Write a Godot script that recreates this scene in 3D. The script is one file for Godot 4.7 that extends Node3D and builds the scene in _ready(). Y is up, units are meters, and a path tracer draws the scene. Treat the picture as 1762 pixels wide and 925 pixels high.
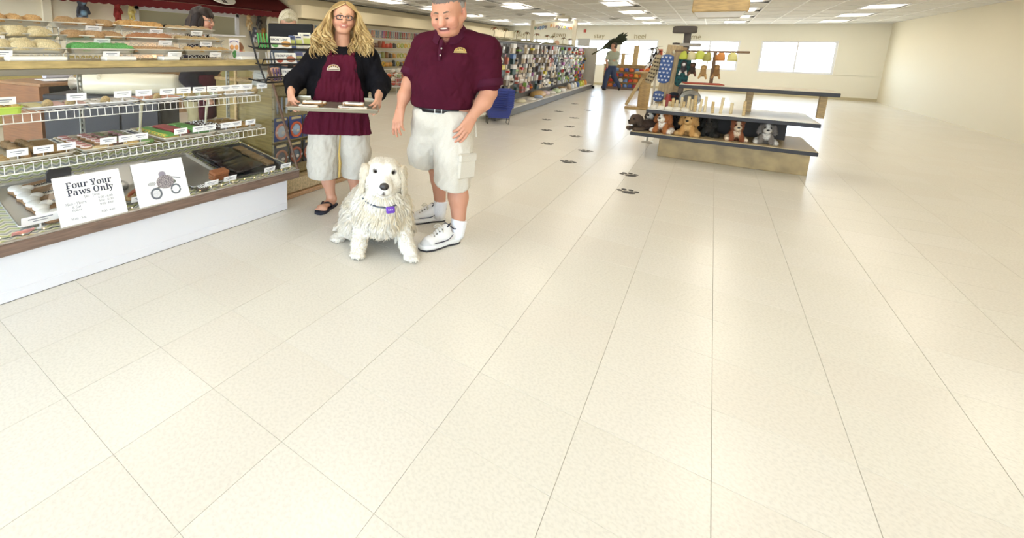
extends Node3D

# ---------- helpers: naming, metas, materials ----------
var taken := {}
var M := {}
var rng := RandomNumberGenerator.new()
var noise := FastNoiseLite.new()
const CASE_AT := Vector3(-2.678, 0, -2.607)
var CASE := Transform3D(Basis(Vector3.UP, deg_to_rad(-1.93)), CASE_AT)
var GOND := Transform3D(Basis(Vector3.UP, deg_to_rad(2.32)), Vector3(-3.70, 0, -20.4))
const FACE_YAW := 0.66843   # turns a local +X to the picture's right, +Z to the viewer's side

func numbered(called: String) -> String:
	var n: int = taken.get(called, 0)
	taken[called] = n + 1
	return called if n == 0 else "%s_%03d" % [called, n]

func tag(o: Node3D, label: String, category: String, group := "", kind := "") -> Node3D:
	o.set_meta("label", label)
	o.set_meta("category", category)
	if group != "": o.set_meta("group", group)
	if kind != "": o.set_meta("kind", kind)
	return o

func thing(called: String, label: String, category: String, xf := Transform3D(), group := "") -> Node3D:
	var o := Node3D.new()
	o.name = numbered(called)
	add_child(o)
	o.transform = xf
	return tag(o, label, category, group)

func struct_node(called: String) -> Node3D:
	var o := Node3D.new()
	o.name = called
	add_child(o)
	o.set_meta("kind", "structure")
	return o

func mesh_of(s: SurfaceTool) -> ArrayMesh:
	s.generate_normals()
	s.index()
	return s.commit()

func obj(called: String, what, m: Material, parent: Node = null, xf := Transform3D()) -> MeshInstance3D:
	var o := MeshInstance3D.new()
	o.mesh = mesh_of(what) if what is SurfaceTool else what
	o.material_override = m
	if parent == null:
		o.name = numbered(called)
		add_child(o)
	else:
		o.name = called
		parent.add_child(o, true)
	o.transform = xf
	return o

func dup(root: Node3D, xf: Transform3D, label := "", group := "") -> Node3D:
	var base := String(root.name)
	if base.length() > 4 and base[-4] == "_" and base.right(3).is_valid_int(): base = base.left(-4)
	var r: Node3D = root.duplicate()
	r.name = numbered(base)
	add_child(r)
	r.transform = xf
	if label != "": r.set_meta("label", label)
	if group != "": r.set_meta("group", group)
	return r

func T(p: Vector3, yaw := 0.0, pitch := 0.0, roll := 0.0) -> Transform3D:
	return Transform3D(Basis.from_euler(Vector3(pitch, yaw, roll)), p)

func mat(c: Color, rough := 0.6, metal := 0.0) -> StandardMaterial3D:
	var m := StandardMaterial3D.new()
	m.albedo_color = c
	m.roughness = rough
	m.metallic = metal
	return m

func H(hex: String) -> Color:
	return Color(hex)

func noise_tex(freq: float, stops: Array, size := 256, kind := FastNoiseLite.TYPE_SIMPLEX_SMOOTH, normal := false, seed_ := 3) -> NoiseTexture2D:
	var n := FastNoiseLite.new()
	n.seed = seed_
	n.frequency = freq
	n.noise_type = kind
	n.fractal_octaves = 4
	var t := NoiseTexture2D.new()
	t.width = size
	t.height = size
	t.seamless = true
	t.noise = n
	if normal:
		t.as_normal_map = true
		t.bump_strength = 3.0
	else:
		var g := Gradient.new()
		var offs := PackedFloat32Array()
		var cols := PackedColorArray()
		for s in stops:
			offs.append(s[0])
			cols.append(s[1])
		g.offsets = offs
		g.colors = cols
		t.color_ramp = g
	return t

func tri(m: StandardMaterial3D, scale: Vector3, world := false) -> StandardMaterial3D:
	m.uv1_triplanar = true
	m.uv1_world_triplanar = world
	m.uv1_scale = scale
	return m

var GREY := {}
func grey_tex(key: String, freq: float, lo: float, mid: float) -> NoiseTexture2D:   # one shared grain per kind of surface, tinted by albedo_color
	if not GREY.has(key): GREY[key] = noise_tex(freq, [[0.0, Color(lo, lo, lo)], [0.5, Color(mid, mid, mid)], [1.0, Color.WHITE]], 256)
	return GREY[key]

func wood(a: Color, b: Color, rough := 0.5, along := Vector3(1, 12, 12)) -> StandardMaterial3D:
	var m := mat(b, rough)
	m.albedo_texture = grey_tex("wood", 0.012, clampf(a.v / b.v, 0.5, 1.0) if not GREY.has("wood") else 0.8, 0.9)
	return tri(m, along)

func cloth(c: Color, rough := 0.9, _var := 0.06) -> StandardMaterial3D:
	var m := mat(c.lightened(0.03), rough)
	m.metallic_specular = 0.2
	m.albedo_texture = grey_tex("cloth", 0.05, 0.93, 0.97)
	return tri(m, Vector3(11, 11, 11))

# ---------- helpers: shapes into a SurfaceTool ----------
func S() -> SurfaceTool:
	var s := SurfaceTool.new()
	s.begin(Mesh.PRIMITIVE_TRIANGLES)
	s.set_smooth_group(-1)
	return s

func quad(s: SurfaceTool, a: Vector3, b: Vector3, c: Vector3, d: Vector3):   # counter-clockwise seen from outside
	for v in [a, c, b, a, d, c]: s.add_vertex(v)

func box(s: SurfaceTool, c: Vector3, size: Vector3, xf := Transform3D()):
	var h := size * 0.5
	var p := []
	for i in 8:
		p.append(xf * (c + Vector3(h.x if i & 1 else -h.x, h.y if i & 2 else -h.y, h.z if i & 4 else -h.z)))
	quad(s, p[4], p[5], p[7], p[6]); quad(s, p[1], p[0], p[2], p[3])
	quad(s, p[5], p[1], p[3], p[7]); quad(s, p[0], p[4], p[6], p[2])
	quad(s, p[6], p[7], p[3], p[2]); quad(s, p[0], p[1], p[5], p[4])

func bevel(s: SurfaceTool, c: Vector3, size: Vector3, r: float, xf := Transform3D()):   # box with chamfered edges
	var h := size * 0.5
	var q := Vector3(minf(r, h.x), minf(r, h.y), minf(r, h.z))
	var f := func(x: int, y: int, z: int, axis: int) -> Vector3:
		var v := Vector3(x * (h.x - q.x), y * (h.y - q.y), z * (h.z - q.z))
		v[axis] = [x, y, z][axis] * h[axis]
		return xf * (c + v)
	for a in 3:
		var b := (a + 1) % 3
		var d := (a + 2) % 3
		for sg in [-1, 1]:
			var pts := []
			for uv in [[-1, -1], [1, -1], [1, 1], [-1, 1]]:
				var w := [0, 0, 0]
				w[a] = sg; w[b] = uv[0]; w[d] = uv[1]
				pts.append(f.call(w[0], w[1], w[2], a))
			if sg > 0: quad(s, pts[0], pts[1], pts[2], pts[3])
			else: quad(s, pts[3], pts[2], pts[1], pts[0])
		for sb in [-1, 1]:
			for sd in [-1, 1]:   # edge along a, between faces b and d
				var w0 := [0, 0, 0]
				w0[a] = -1; w0[b] = sb; w0[d] = sd
				var w1 := w0.duplicate()
				w1[a] = 1
				var p0: Vector3 = f.call(w0[0], w0[1], w0[2], b)
				var p1: Vector3 = f.call(w1[0], w1[1], w1[2], b)
				var p2: Vector3 = f.call(w1[0], w1[1], w1[2], d)
				var p3: Vector3 = f.call(w0[0], w0[1], w0[2], d)
				if sb * sd > 0: quad(s, p0, p1, p2, p3)
				else: quad(s, p3, p2, p1, p0)
	for i in 8:
		var x := 1 if i & 1 else -1
		var y := 1 if i & 2 else -1
		var z := 1 if i & 4 else -1
		var t := [f.call(x, y, z, 0), f.call(x, y, z, 1), f.call(x, y, z, 2)]
		if x * y * z > 0: t = [t[0], t[2], t[1]]
		for v in t: s.add_vertex(v)

func frame_of(dir: Vector3) -> Basis:
	var y := dir.normalized()
	var x := y.cross(Vector3(0, 0, 1) if absf(y.z) < 0.9 else Vector3(1, 0, 0)).normalized()
	return Basis(x, y, x.cross(y))

func tube(s: SurfaceTool, pts: Array, radii, seg := 6, caps := true, flat := 1.0):
	var n := pts.size()
	var rings := []
	var bas := frame_of(pts[1] - pts[0])
	for i in n:
		var d: Vector3 = (pts[mini(i + 1, n - 1)] - pts[maxi(i - 1, 0)]).normalized()
		var ax := bas.y.cross(d)
		if ax.length() > 1e-6:
			bas = Basis(ax.normalized(), bas.y.angle_to(d)) * bas
		var r: float = radii[i] if radii is Array else radii
		var ring := []
		for j in seg:
			var a := TAU * j / seg
			ring.append(pts[i] + (bas.x * cos(a) + bas.z * sin(a) * flat) * r)
		rings.append(ring)
	s.set_smooth_group(0)
	for i in n - 1:
		for j in seg:
			var k := (j + 1) % seg
			quad(s, rings[i][k], rings[i][j], rings[i + 1][j], rings[i + 1][k])
	s.set_smooth_group(-1)
	if caps:
		for j in range(1, seg - 1):
			for v in [rings[0][0], rings[0][j + 1], rings[0][j]]: s.add_vertex(v)
			for v in [rings[n - 1][0], rings[n - 1][j], rings[n - 1][j + 1]]: s.add_vertex(v)

func rod(s: SurfaceTool, a: Vector3, b: Vector3, r: float, seg := 6):
	tube(s, [a, b], r, seg)

func lathe(s: SurfaceTool, prof: Array, seg := 20, xf := Transform3D(), squash := 1.0):   # Vector2(radius, height) from bottom to top
	for i in prof.size() - 1:
		s.set_smooth_group(i if absf(prof[i].y - prof[i + 1].y) < 1e-5 else 100)
		for j in seg:
			var a := TAU * j / seg
			var b := TAU * (j + 1) / seg
			var f := func(r: float, h: float, t: float) -> Vector3: return xf * Vector3(cos(t) * r, h, sin(t) * r * squash)
			quad(s, f.call(prof[i].x, prof[i].y, b), f.call(prof[i].x, prof[i].y, a), f.call(prof[i + 1].x, prof[i + 1].y, a), f.call(prof[i + 1].x, prof[i + 1].y, b))
	s.set_smooth_group(-1)

func prism(s: SurfaceTool, poly: Array, depth: float, xf := Transform3D(), smooth := false):   # poly in local xy, extruded from z = 0 to depth
	var pv := PackedVector2Array(poly)
	if Geometry2D.is_polygon_clockwise(pv): pv.reverse()
	var t := Geometry2D.triangulate_polygon(pv)
	for i in range(0, t.size(), 3):
		var a := pv[t[i]]
		var b := pv[t[i + 1]]
		var c := pv[t[i + 2]]
		if (b - a).cross(c - a) < 0:
			var e := b
			b = c
			c = e
		for v in [a, c, b]: s.add_vertex(xf * Vector3(v.x, v.y, depth))
		for v in [a, b, c]: s.add_vertex(xf * Vector3(v.x, v.y, 0))
	if smooth: s.set_smooth_group(7)
	for i in pv.size():
		var a := pv[i]
		var b := pv[(i + 1) % pv.size()]
		quad(s, xf * Vector3(a.x, a.y, 0), xf * Vector3(b.x, b.y, 0), xf * Vector3(b.x, b.y, depth), xf * Vector3(a.x, a.y, depth))
	s.set_smooth_group(-1)

func pillow(s: SurfaceTool, poly: Array, depth: float, inset: float, xf := Transform3D()):   # extrusion with a rounded top edge (biscuits, plush)
	var pv := PackedVector2Array(poly)
	if Geometry2D.is_polygon_clockwise(pv): pv.reverse()
	var top := []
	var c := Vector2.ZERO
	for p in pv: c += p / pv.size()
	var lv := []
	for k in [[0.0, 0.0], [0.0, 0.55], [0.4, 0.88], [1.0, 1.0]]:
		var ring := []
		for i in pv.size():
			var a := (pv[i] - pv[(i + pv.size() - 1) % pv.size()]).normalized()
			var b := (pv[(i + 1) % pv.size()] - pv[i]).normalized()
			var n := (a + b).normalized().orthogonal() * -1.0
			var q: Vector2 = pv[i] + n * inset * k[0]
			ring.append(Vector3(q.x, q.y, depth * k[1]))
		lv.append(ring)
	s.set_smooth_group(3)
	for k in 3:
		for i in pv.size():
			var j := (i + 1) % pv.size()
			quad(s, xf * lv[k][i], xf * lv[k][j], xf * lv[k + 1][j], xf * lv[k + 1][i])
	var t := Geometry2D.triangulate_polygon(pv)
	for i in range(0, t.size(), 3):
		var q := [t[i], t[i + 1], t[i + 2]]
		if (pv[q[1]] - pv[q[0]]).cross(pv[q[2]] - pv[q[0]]) < 0: q = [q[0], q[2], q[1]]
		for v in [q[0], q[2], q[1]]: s.add_vertex(xf * lv[3][v])
		for v in [q[0], q[1], q[2]]: s.add_vertex(xf * lv[0][v])
	s.set_smooth_group(-1)

func ngon(n: int, rx: float, ry := -1.0, c := Vector2.ZERO) -> Array:
	var o := []
	for i in n: o.append(c + Vector2(cos(TAU * i / n) * rx, sin(TAU * i / n) * (rx if ry < 0 else ry)))
	return o

func bone_poly(l: float, w: float, knob: float) -> Array:   # outline of a dog bone, length l
	var o := []
	for q in [[1, 1], [-1, 1], [-1, -1], [1, -1]]:
		var c := Vector2(q[0] * (l * 0.5 - knob), q[1] * knob * 0.75)
		var a0 := {[1, 1]: -0.15, [-1, 1]: 0.35, [-1, -1]: 0.85, [1, -1]: 1.35}
		var st: float = a0[q] * PI
		for i in 5: o.append(c + Vector2.from_angle(st + PI * 0.8 * i / 4.0) * knob)
	return o

func sphere(s: SurfaceTool, c: Vector3, r: Vector3, seg := 10, rings := 6, bas := Basis()):
	s.set_smooth_group(1)
	for i in rings:
		var a := PI * i / rings - PI / 2
		var b := PI * (i + 1) / rings - PI / 2
		for j in seg:
			var u := TAU * j / seg
			var v := TAU * (j + 1) / seg
			var f := func(t: float, w: float) -> Vector3: return c + bas * (Vector3(cos(t) * cos(w), sin(t), cos(t) * sin(w)) * r)
			quad(s, f.call(a, v), f.call(a, u), f.call(b, u), f.call(b, v))
	s.set_smooth_group(-1)

func text_mesh(words: String, height: float, font_name := "Droid Sans", bold := false, depth := 0.001) -> TextMesh:
	var f := SystemFont.new()
	f.font_names = PackedStringArray([font_name])
	if bold: f.font_weight = 700
	var t := TextMesh.new()
	t.font = f
	t.text = words
	t.font_size = 32
	t.pixel_size = height / 24.0
	t.depth = depth
	t.curve_step = 2.0
	return t

# ---------- bodies: tapered capsules joined with a smooth minimum, meshed as surface nets ----------
func cap(a: Vector3, b: Vector3, ra: float, rb: float, o := {}) -> Dictionary:
	var d := {"a": a, "b": b, "ra": ra, "rb": rb}
	d.merge(o)
	return d

func ball(a: Vector3, r: float, o := {}) -> Dictionary:
	return cap(a, a + Vector3(0, 0.0005, 0), r, r, o)

func blob(bones: Array, cell: float, k: float, planes: Array = [], wrinkle := 0.0, freq := 20.0, stretch := Vector3.ONE, flatten := 0.15) -> ArrayMesh:
	var lo := Vector3(1e9, 1e9, 1e9)
	var hi := -lo
	for b in bones:
		if b.has("sub"): continue
		var r: float = maxf(b.ra, b.rb) + 2.5 * cell + 0.01
		for p in [b.a, b.b]:
			lo = lo.min(p - Vector3.ONE * r)
			hi = hi.max(p + Vector3.ONE * r)
	var nx := int((hi.x - lo.x) / cell) + 2
	var ny := int((hi.y - lo.y) / cell) + 2
	var nz := int((hi.z - lo.z) / cell) + 2
	var sx := 1
	var sy := nx
	var sz := nx * ny
	var f := PackedFloat32Array()
	f.resize(nx * ny * nz)
	f.fill(1000.0)
	var near := PackedFloat32Array()
	near.resize(f.size())
	near.fill(1000.0)
	var ids := PackedByteArray()
	ids.resize(f.size())
	var cols := PackedColorArray()
	for bi in bones.size():
		var b: Dictionary = bones[bi]
		cols.append((b.get("col", Color.WHITE) as Color).srgb_to_linear())
		var a: Vector3 = b.a
		var ba: Vector3 = b.b - b.a
		var ra: float = b.ra
		var dr: float = b.rb - b.ra
		var kk: float = b.get("k", k)
		var sub: bool = b.has("sub")
		var n: Vector3 = b.get("n", Vector3.ZERO)
		var sq: float = b.get("s", 1.0) - 1.0
		var paint: bool = b.has("paint")   # tints what lies within it, adds nothing
		var inv := 1.0 / maxf(ba.length_squared(), 1e-9)
		var reach: float = maxf(b.ra, b.rb) * (1.0 if sq >= 0.0 else 1.0 / (1.0 + sq)) + kk + 2.0 * cell
		var l: Vector3 = ((a.min(b.b) - Vector3.ONE * reach - lo) / cell).floor()
		var h: Vector3 = ((a.max(b.b) + Vector3.ONE * reach - lo) / cell).ceil()
		for z in range(maxi(0, int(l.z)), mini(nz, int(h.z) + 1)):
			for y in range(maxi(0, int(l.y)), mini(ny, int(h.y) + 1)):
				var i := z * sz + y * sy + maxi(0, int(l.x))
				var pa := lo + Vector3(maxi(0, int(l.x)), y, z) * cell - a
				for x in range(maxi(0, int(l.x)), mini(nx, int(h.x) + 1)):
					var t := clampf(pa.dot(ba) * inv, 0.0, 1.0)
					var v := pa - ba * t
					if sq != 0.0: v += n * (v.dot(n) * sq)
					var d := v.length() - ra - dr * t
					pa.x += cell
					if paint:
						if d < 0.0:
							ids[i] = bi
							near[i] = -50.0
					elif sub:
						d = -d
						var o := f[i]
						var q := maxf(kk - absf(o - d), 0.0) / kk
						f[i] = maxf(o, d) + q * q * kk * 0.25
					else:
						if d < near[i]:
							near[i] = d
							ids[i] = bi
						var o := f[i]
						if o > 900.0: f[i] = d
						else:
							var q := maxf(kk - absf(o - d), 0.0) / kk
							f[i] = minf(o, d) - q * q * kk * 0.25
					i += 1
	if planes.size():
		for z in nz:
			for y in ny:
				for x in nx:
					var i := z * sz + y * sy + x
					if f[i] < 900.0:
						var p := lo + Vector3(x, y, z) * cell
						for pl in planes: f[i] = maxf(f[i], (pl as Plane).distance_to(p))
	var vert := PackedVector3Array()
	var vcol := PackedColorArray()
	var cellv := PackedInt32Array()
	cellv.resize(f.size())
	cellv.fill(-1)
	var offs := [0, sx, sy, sx + sy, sz, sz + sx, sz + sy, sz + sx + sy]
	var dv := [Vector3(0, 0, 0), Vector3(1, 0, 0), Vector3(0, 1, 0), Vector3(1, 1, 0), Vector3(0, 0, 1), Vector3(1, 0, 1), Vector3(0, 1, 1), Vector3(1, 1, 1)]
	var edges := [0, 1, 2, 3, 4, 5, 6, 7, 0, 2, 1, 3, 4, 6, 5, 7, 0, 4, 1, 5, 2, 6, 3, 7]
	for z in nz - 1:
		for y in ny - 1:
			var i := z * sz + y * sy
			for x in nx - 1:
				var f0 := f[i]
				if f0 < 900.0 and absf(f0) < cell * 4.0:
					var inside := 0
					for o in offs:
						if f[i + o] < 0.0: inside += 1
					if inside > 0 and inside < 8:
						var sum := Vector3.ZERO
						var cnt := 0
						for e in range(0, 24, 2):
							var u: float = f[i + offs[edges[e]]]
							var w: float = f[i + offs[edges[e + 1]]]
							if (u < 0.0) != (w < 0.0):
								sum += (dv[edges[e]] as Vector3).lerp(dv[edges[e + 1]], u / (u - w))
								cnt += 1
						cellv[i] = vert.size()
						vert.append(lo + (Vector3(x, y, z) + sum / cnt) * cell)
						var c := Color(0, 0, 0, 0)
						for o in offs:
							if near[i + o] < 900.0:
								c += cols[ids[i + o]]
						vcol.append(Color(c.r / c.a, c.g / c.a, c.b / c.a) if c.a > 0.0 else Color.WHITE)
				i += 1
	var idx := PackedInt32Array()
	var dirs := [[sx, sy, sz], [sy, sz, sx], [sz, sx, sy]]
	for z in range(1, nz - 1):
		for y in range(1, ny - 1):
			var i := z * sz + y * sy + 1
			for x in range(1, nx - 1):
				var u := f[i]
				if u < 900.0:
					for d in dirs:
						var w := f[i + d[0]]
						if (u < 0.0) != (w < 0.0):
							var p := cellv[i]
							var q := cellv[i - d[1]]
							var r := cellv[i - d[1] - d[2]]
							var t := cellv[i - d[2]]
							if p >= 0 and q >= 0 and r >= 0 and t >= 0:
								if u < 0.0: idx.append_array([p, r, q, p, t, r])
								else: idx.append_array([p, q, r, p, r, t])
				i += 1
	return finish(vert, idx, vcol, wrinkle, freq, stretch, flatten)

func vnormals(vert: PackedVector3Array, idx: PackedInt32Array) -> PackedVector3Array:
	var nor := PackedVector3Array()
	nor.resize(vert.size())
	for i in range(0, idx.size(), 3):
		var a := vert[idx[i]]
		var n := (vert[idx[i + 2]] - a).cross(vert[idx[i + 1]] - a)
		nor[idx[i]] += n
		nor[idx[i + 1]] += n
		nor[idx[i + 2]] += n
	for i in nor.size(): nor[i] = nor[i].normalized()
	return nor

func finish(vert: PackedVector3Array, idx: PackedInt32Array, vcol: PackedColorArray, wrinkle: float, freq: float, stretch: Vector3, flatten: float) -> ArrayMesh:
	var nor := vnormals(vert, idx)
	if wrinkle > 0.0:
		noise.seed = 11
		noise.frequency = 1.0
		for i in vert.size():
			var p := vert[i] * stretch * freq
			vert[i] += nor[i] * Vector3(1, flatten, 1) * wrinkle * (noise.get_noise_3dv(p) + 0.4 * noise.get_noise_3dv(p * 2.3))
		nor = vnormals(vert, idx)
	var arr := []
	arr.resize(Mesh.ARRAY_MAX)
	arr[Mesh.ARRAY_VERTEX] = vert
	arr[Mesh.ARRAY_NORMAL] = nor
	arr[Mesh.ARRAY_COLOR] = vcol
	arr[Mesh.ARRAY_INDEX] = idx
	var m := ArrayMesh.new()
	m.add_surface_from_arrays(Mesh.PRIMITIVE_TRIANGLES, arr)
	return m

func vmat(rough := 0.6, sub := 0.0) -> StandardMaterial3D:
	var m := mat(Color.WHITE, rough)
	m.vertex_color_use_as_albedo = true
	if sub > 0.0:
		m.subsurf_scatter_enabled = true
		m.subsurf_scatter_strength = sub
	return m

# ---------- the scene ----------
func _ready():
	rng.seed = 20240
	set_up_view()
	make_materials()
	build_shell()
	build_case()
	build_people()
	build_store()
	build_counter()
	build_goods()

func set_up_view():
	var cam := Camera3D.new()
	cam.name = "camera"
	add_child(cam)
	cam.transform = Transform3D(Basis(Vector3(0.784536, 0.025550, -0.619557), Vector3(-0.120657, 0.986343, -0.112110), Vector3(0.608231, 0.162708, 0.776905)), Vector3(0, 1.36, 0))
	cam.projection = Camera3D.PROJECTION_FRUSTUM
	cam.keep_aspect = Camera3D.KEEP_HEIGHT
	cam.near = 0.05
	cam.far = 80.0
	cam.size = 0.05 * 925.0 / 790.0
	cam.frustum_offset = Vector2(0.05 * (881.0 - 600.0) / 790.0, -0.05 * (462.5 - 212.0) / 790.0)   # the photograph's lens axis lies at 600, 212
	var we := WorldEnvironment.new()
	we.name = "environment"
	var e := Environment.new()
	e.background_mode = Environment.BG_SKY
	var sk := Sky.new()
	var ps := ProceduralSkyMaterial.new()
	ps.sky_top_color = Color(0.72, 0.85, 1.0)
	ps.sky_horizon_color = Color(0.89, 0.95, 1.0)
	ps.ground_horizon_color = Color(0.9, 0.9, 0.88)
	ps.ground_bottom_color = Color(0.72, 0.71, 0.68)
	ps.sun_angle_max = 1.0
	sk.sky_material = ps
	e.sky = sk
	e.background_energy_multiplier = 12.5
	e.tonemap_mode = Environment.TONE_MAPPER_LINEAR
	e.tonemap_exposure = 1.34
	e.sdfgi_enabled = true
	e.ssao_enabled = true
	e.ssil_enabled = true
	we.environment = e
	add_child(we)
	# the ceiling's fluorescent fittings light the shop; each has an area light just under its diffuser
	for x in LAMP_X:
		for z in LAMP_Z:
			var a := AreaLight3D.new()
			a.name = "troffer_light"
			a.area_size = Vector2(0.54, 1.14)
			a.light_color = Color(1.0, 0.97, 0.915)
			a.light_energy = 0.42
			a.area_range = 40.0
			a.shadow_enabled = true
			add_child(a, true)
			a.transform = Transform3D(Basis(Vector3.RIGHT, -PI / 2), Vector3(x, 2.575, z))

const LAMP_X := [-7.0, -4.5, -2.05, 0.4, 2.85]
const LAMP_Z := [-21.3, -18.6, -15.9, -13.2, -10.5, -7.8, -5.1, -2.4, 0.3]

func make_materials():
	M.white = mat(H("f0f0f2"), 0.45)
	M.wire = mat(H("f4f2ec"), 0.35)
	M.black = mat(H("121114"), 0.5)
	M.steel = mat(H("c9c9c6"), 0.32, 0.9)
	M.dull = mat(H("a9a79f"), 0.4, 0.75)
	M.cream = mat(H("efe7d0"), 0.85)
	M.paper = mat(H("fbfbfb"), 0.7)
	M.ink = mat(H("3b3f50"), 0.8)
	M.faint = mat(H("8f929c"), 0.8)
	M.walnut = wood(H("6d5548"), H("8d7465"), 0.4, Vector3(14, 14, 1.2))
	M.oak = wood(H("a9864f"), H("c9a870"), 0.5, Vector3(2, 9, 9))
	M.pine = wood(H("c8a568"), H("ddc08a"), 0.5, Vector3(2, 9, 9))
	M.birch = wood(H("cdb384"), H("e0ca9e"), 0.45, Vector3(2, 10, 10))
	M.glass = mat(Color(0.35, 0.42, 0.39, 0.03), 0.02)
	M.glass.transparency = BaseMaterial3D.TRANSPARENCY_ALPHA
	M.maroon = cloth(H("4f1023"), 0.85)

func build_shell():
	# floor of square vinyl tiles
	var fl := struct_node("floor")
	var s := S()
	box(s, Vector3(-1.9, -0.052, -9.4), Vector3(15.0, 0.1, 30.6))
	obj("subfloor", s, mat(H("b9b0a0"), 0.8), fl)
	var kinds := []
	for i in 4:
		var m := mat(Color.WHITE, 0.24)
		var c: Color = [H("e6e1d5"), H("e5dfd3"), H("e7e2d7"), H("e5e0d4")][i]
		m.albedo_texture = noise_tex(0.09, [[0.0, c.darkened(0.05)], [0.35, c.darkened(0.015)], [0.55, c], [1.0, c.lightened(0.12)]], 256, FastNoiseLite.TYPE_SIMPLEX, false, i + 5)
		m.metallic_specular = 0.4
		tri(m, Vector3(2.3, 2.3, 2.3), true)
		kinds.append(m)
	var g := 0.393
	var tile := S()
	bevel(tile, Vector3(0, -0.001, 0), Vector3(g - 0.0014, 0.004, g - 0.0014), 0.0008)
	var tile_mesh := mesh_of(tile)
	var rest := [S(), S(), S(), S()]
	var count := 0
	for j in range(-10, 60):
		for i in range(-20, 15):
			var c := Vector3(-0.629 + (i + 0.5) * g, 0, -1.366 - (j + 0.5) * g)
			if c.x < -9.2 or c.x > 5.0 or c.z > 4.0 or c.z < -23.6: continue
			var k := rng.randi() % 4
			var near: bool = c.x > -2.95 and c.x < 1.1 and c.z < -1.3 and c.z > -9.3 and count < 300
			if near:
				count += 1
				obj("tile", tile_mesh, kinds[k], fl, T(c))
			else:
				box(rest[k], c - Vector3(0, 0.001, 0), Vector3(g - 0.0014, 0.004, g - 0.0014))
	for k in 4:
		obj("tile_field", rest[k], kinds[k], fl).set_meta("kind", "stuff")
	# ceiling: lay-in panels on a white grid
	var ce := struct_node("ceiling")
	s = S()
	box(s, Vector3(-1.9, 2.69, -9.4), Vector3(15.0, 0.1, 30.6))
	obj("slab", s, M.white, ce)
	var panel_mats := []
	for c in ["e3e1da", "dddbd5", "e6e4de"]:
		var pm := mat(Color.WHITE, 0.95)
		pm.albedo_texture = noise_tex(0.12, [[0.0, H(c).darkened(0.1)], [0.4, H(c)], [1.0, H(c)]], 128)
		panel_mats.append(tri(pm, Vector3(3, 3, 3), true))
	s = S()
	box(s, Vector3.ZERO, Vector3(0.59, 0.014, 1.19))
	var pmesh := mesh_of(s)
	var bars := S()
	var far := S()
	var n := 0
	for i in 24:
		var x := -8.775 + i * 0.6125 + 0.1
		box(bars, Vector3(x - 0.306, 2.6, -9.4), Vector3(0.024, 0.012, 27.4))
		for j in 22:
			var z := -23.0 + j * 1.235 + 0.6
			if z > 3.9: continue
			var lamp := false
			for lx in LAMP_X:
				for lz in LAMP_Z:
					if absf(lx - x) < 0.45 and absf(lz - z) < 0.9: lamp = true
			if lamp: continue
			if z < -7.5 and x > -8.6 and x < 3.4 and n < 300:
				n += 1
				obj("panel", pmesh, panel_mats[rng.randi() % 3], ce, T(Vector3(x, 2.612, z)))
			else: box(far, Vector3(x, 2.612, z), Vector3(0.59, 0.014, 1.19))
	for j in 23: box(bars, Vector3(-1.9, 2.6, -23.0 + j * 1.235), Vector3(14.4, 0.012, 0.024))
	obj("grid", bars, mat(H("f3f2ee"), 0.5), ce)
	obj("panel_field", far, panel_mats[0], ce).set_meta("kind", "stuff")
	# fluorescent fittings
	var frame := S()
	for sx in [-1, 1]:
		bevel(frame, Vector3(sx * 0.285, 0, 0), Vector3(0.03, 0.03, 1.2), 0.004)
		bevel(frame, Vector3(0, 0, sx * 0.585), Vector3(0.54, 0.03, 0.03), 0.004)
	var fm := mesh_of(frame)
	s = S()
	bevel(s, Vector3(0, 0.004, 0), Vector3(0.545, 0.012, 1.145), 0.003)
	var dm := mesh_of(s)
	var glow := mat(H("fffdf6"), 0.5)
	glow.emission_enabled = true
	glow.emission = Color(1.0, 0.96, 0.88)
	glow.emission_energy_multiplier = 2.2
	var names := {}
	for x in LAMP_X:
		for z in LAMP_Z:
			var col: String = {-7.0: "over the left wall displays", -4.5: "left of the pet aisle", -2.05: "over the middle of the aisle", 0.4: "over the plush dog table", 2.85: "near the right wall"}[x]
			var t := thing("ceiling_light", "fluorescent ceiling light %s, row %s from the back wall" % [col, ["one", "two", "three", "four", "five", "six", "seven", "eight", "nine"][LAMP_Z.find(z)]], "ceiling light", T(Vector3(x, 2.595, z)), "fluorescent ceiling lights")
			obj("frame", fm, M.white, t)
			obj("diffuser", dm, glow, t)
	# walls
	var wl := struct_node("wall_left")
	s = S()
	box(s, Vector3(-8.95, 1.3, -9.4), Vector3(0.3, 2.7, 27.4))
	obj("plaster", s, M.cream, wl)
	s = S()
	box(s, Vector3(-8.35, 2.19, -15.62), Vector3(0.95, 0.3, 15.0))
	box(s, Vector3(-8.6, 2.44, -15.62), Vector3(0.5, 0.24, 15.0))
	obj("soffit", s, mat(H("e6d9b9"), 0.85), wl)
	var wr := struct_node("wall_right")
	s = S()
	box(s, Vector3(4.6, 1.3, -9.4), Vector3(0.3, 2.7, 27.4))
	obj("plaster", s, M.cream, wr)
	# rear wall with wide windows
	var wb := struct_node("wall_back")
	s = S()
	var openings := [[-7.6, -6.0], [-5.4, -3.6], [-3.3, -1.9], [-1.1, 0.7], [1.3, 3.3]]
	box(s, Vector3(-2.1, 2.33, -23.25), Vector3(14.4, 0.66, 0.3))
	box(s, Vector3(-2.1, 0.4, -23.25), Vector3(14.4, 0.9, 0.3))
	var edge := -9.1
	for o in openings:
		box(s, Vector3((edge + o[0]) / 2, 1.42, -23.25), Vector3(o[0] - edge, 1.16, 0.3))
		edge = o[1]
	box(s, Vector3((edge + 4.75) / 2, 1.42, -23.25), Vector3(4.75 - edge, 1.16, 0.3))
	obj("plaster", s, mat(H("f6f1e0"), 0.85), wb)
	var k := 0
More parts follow.
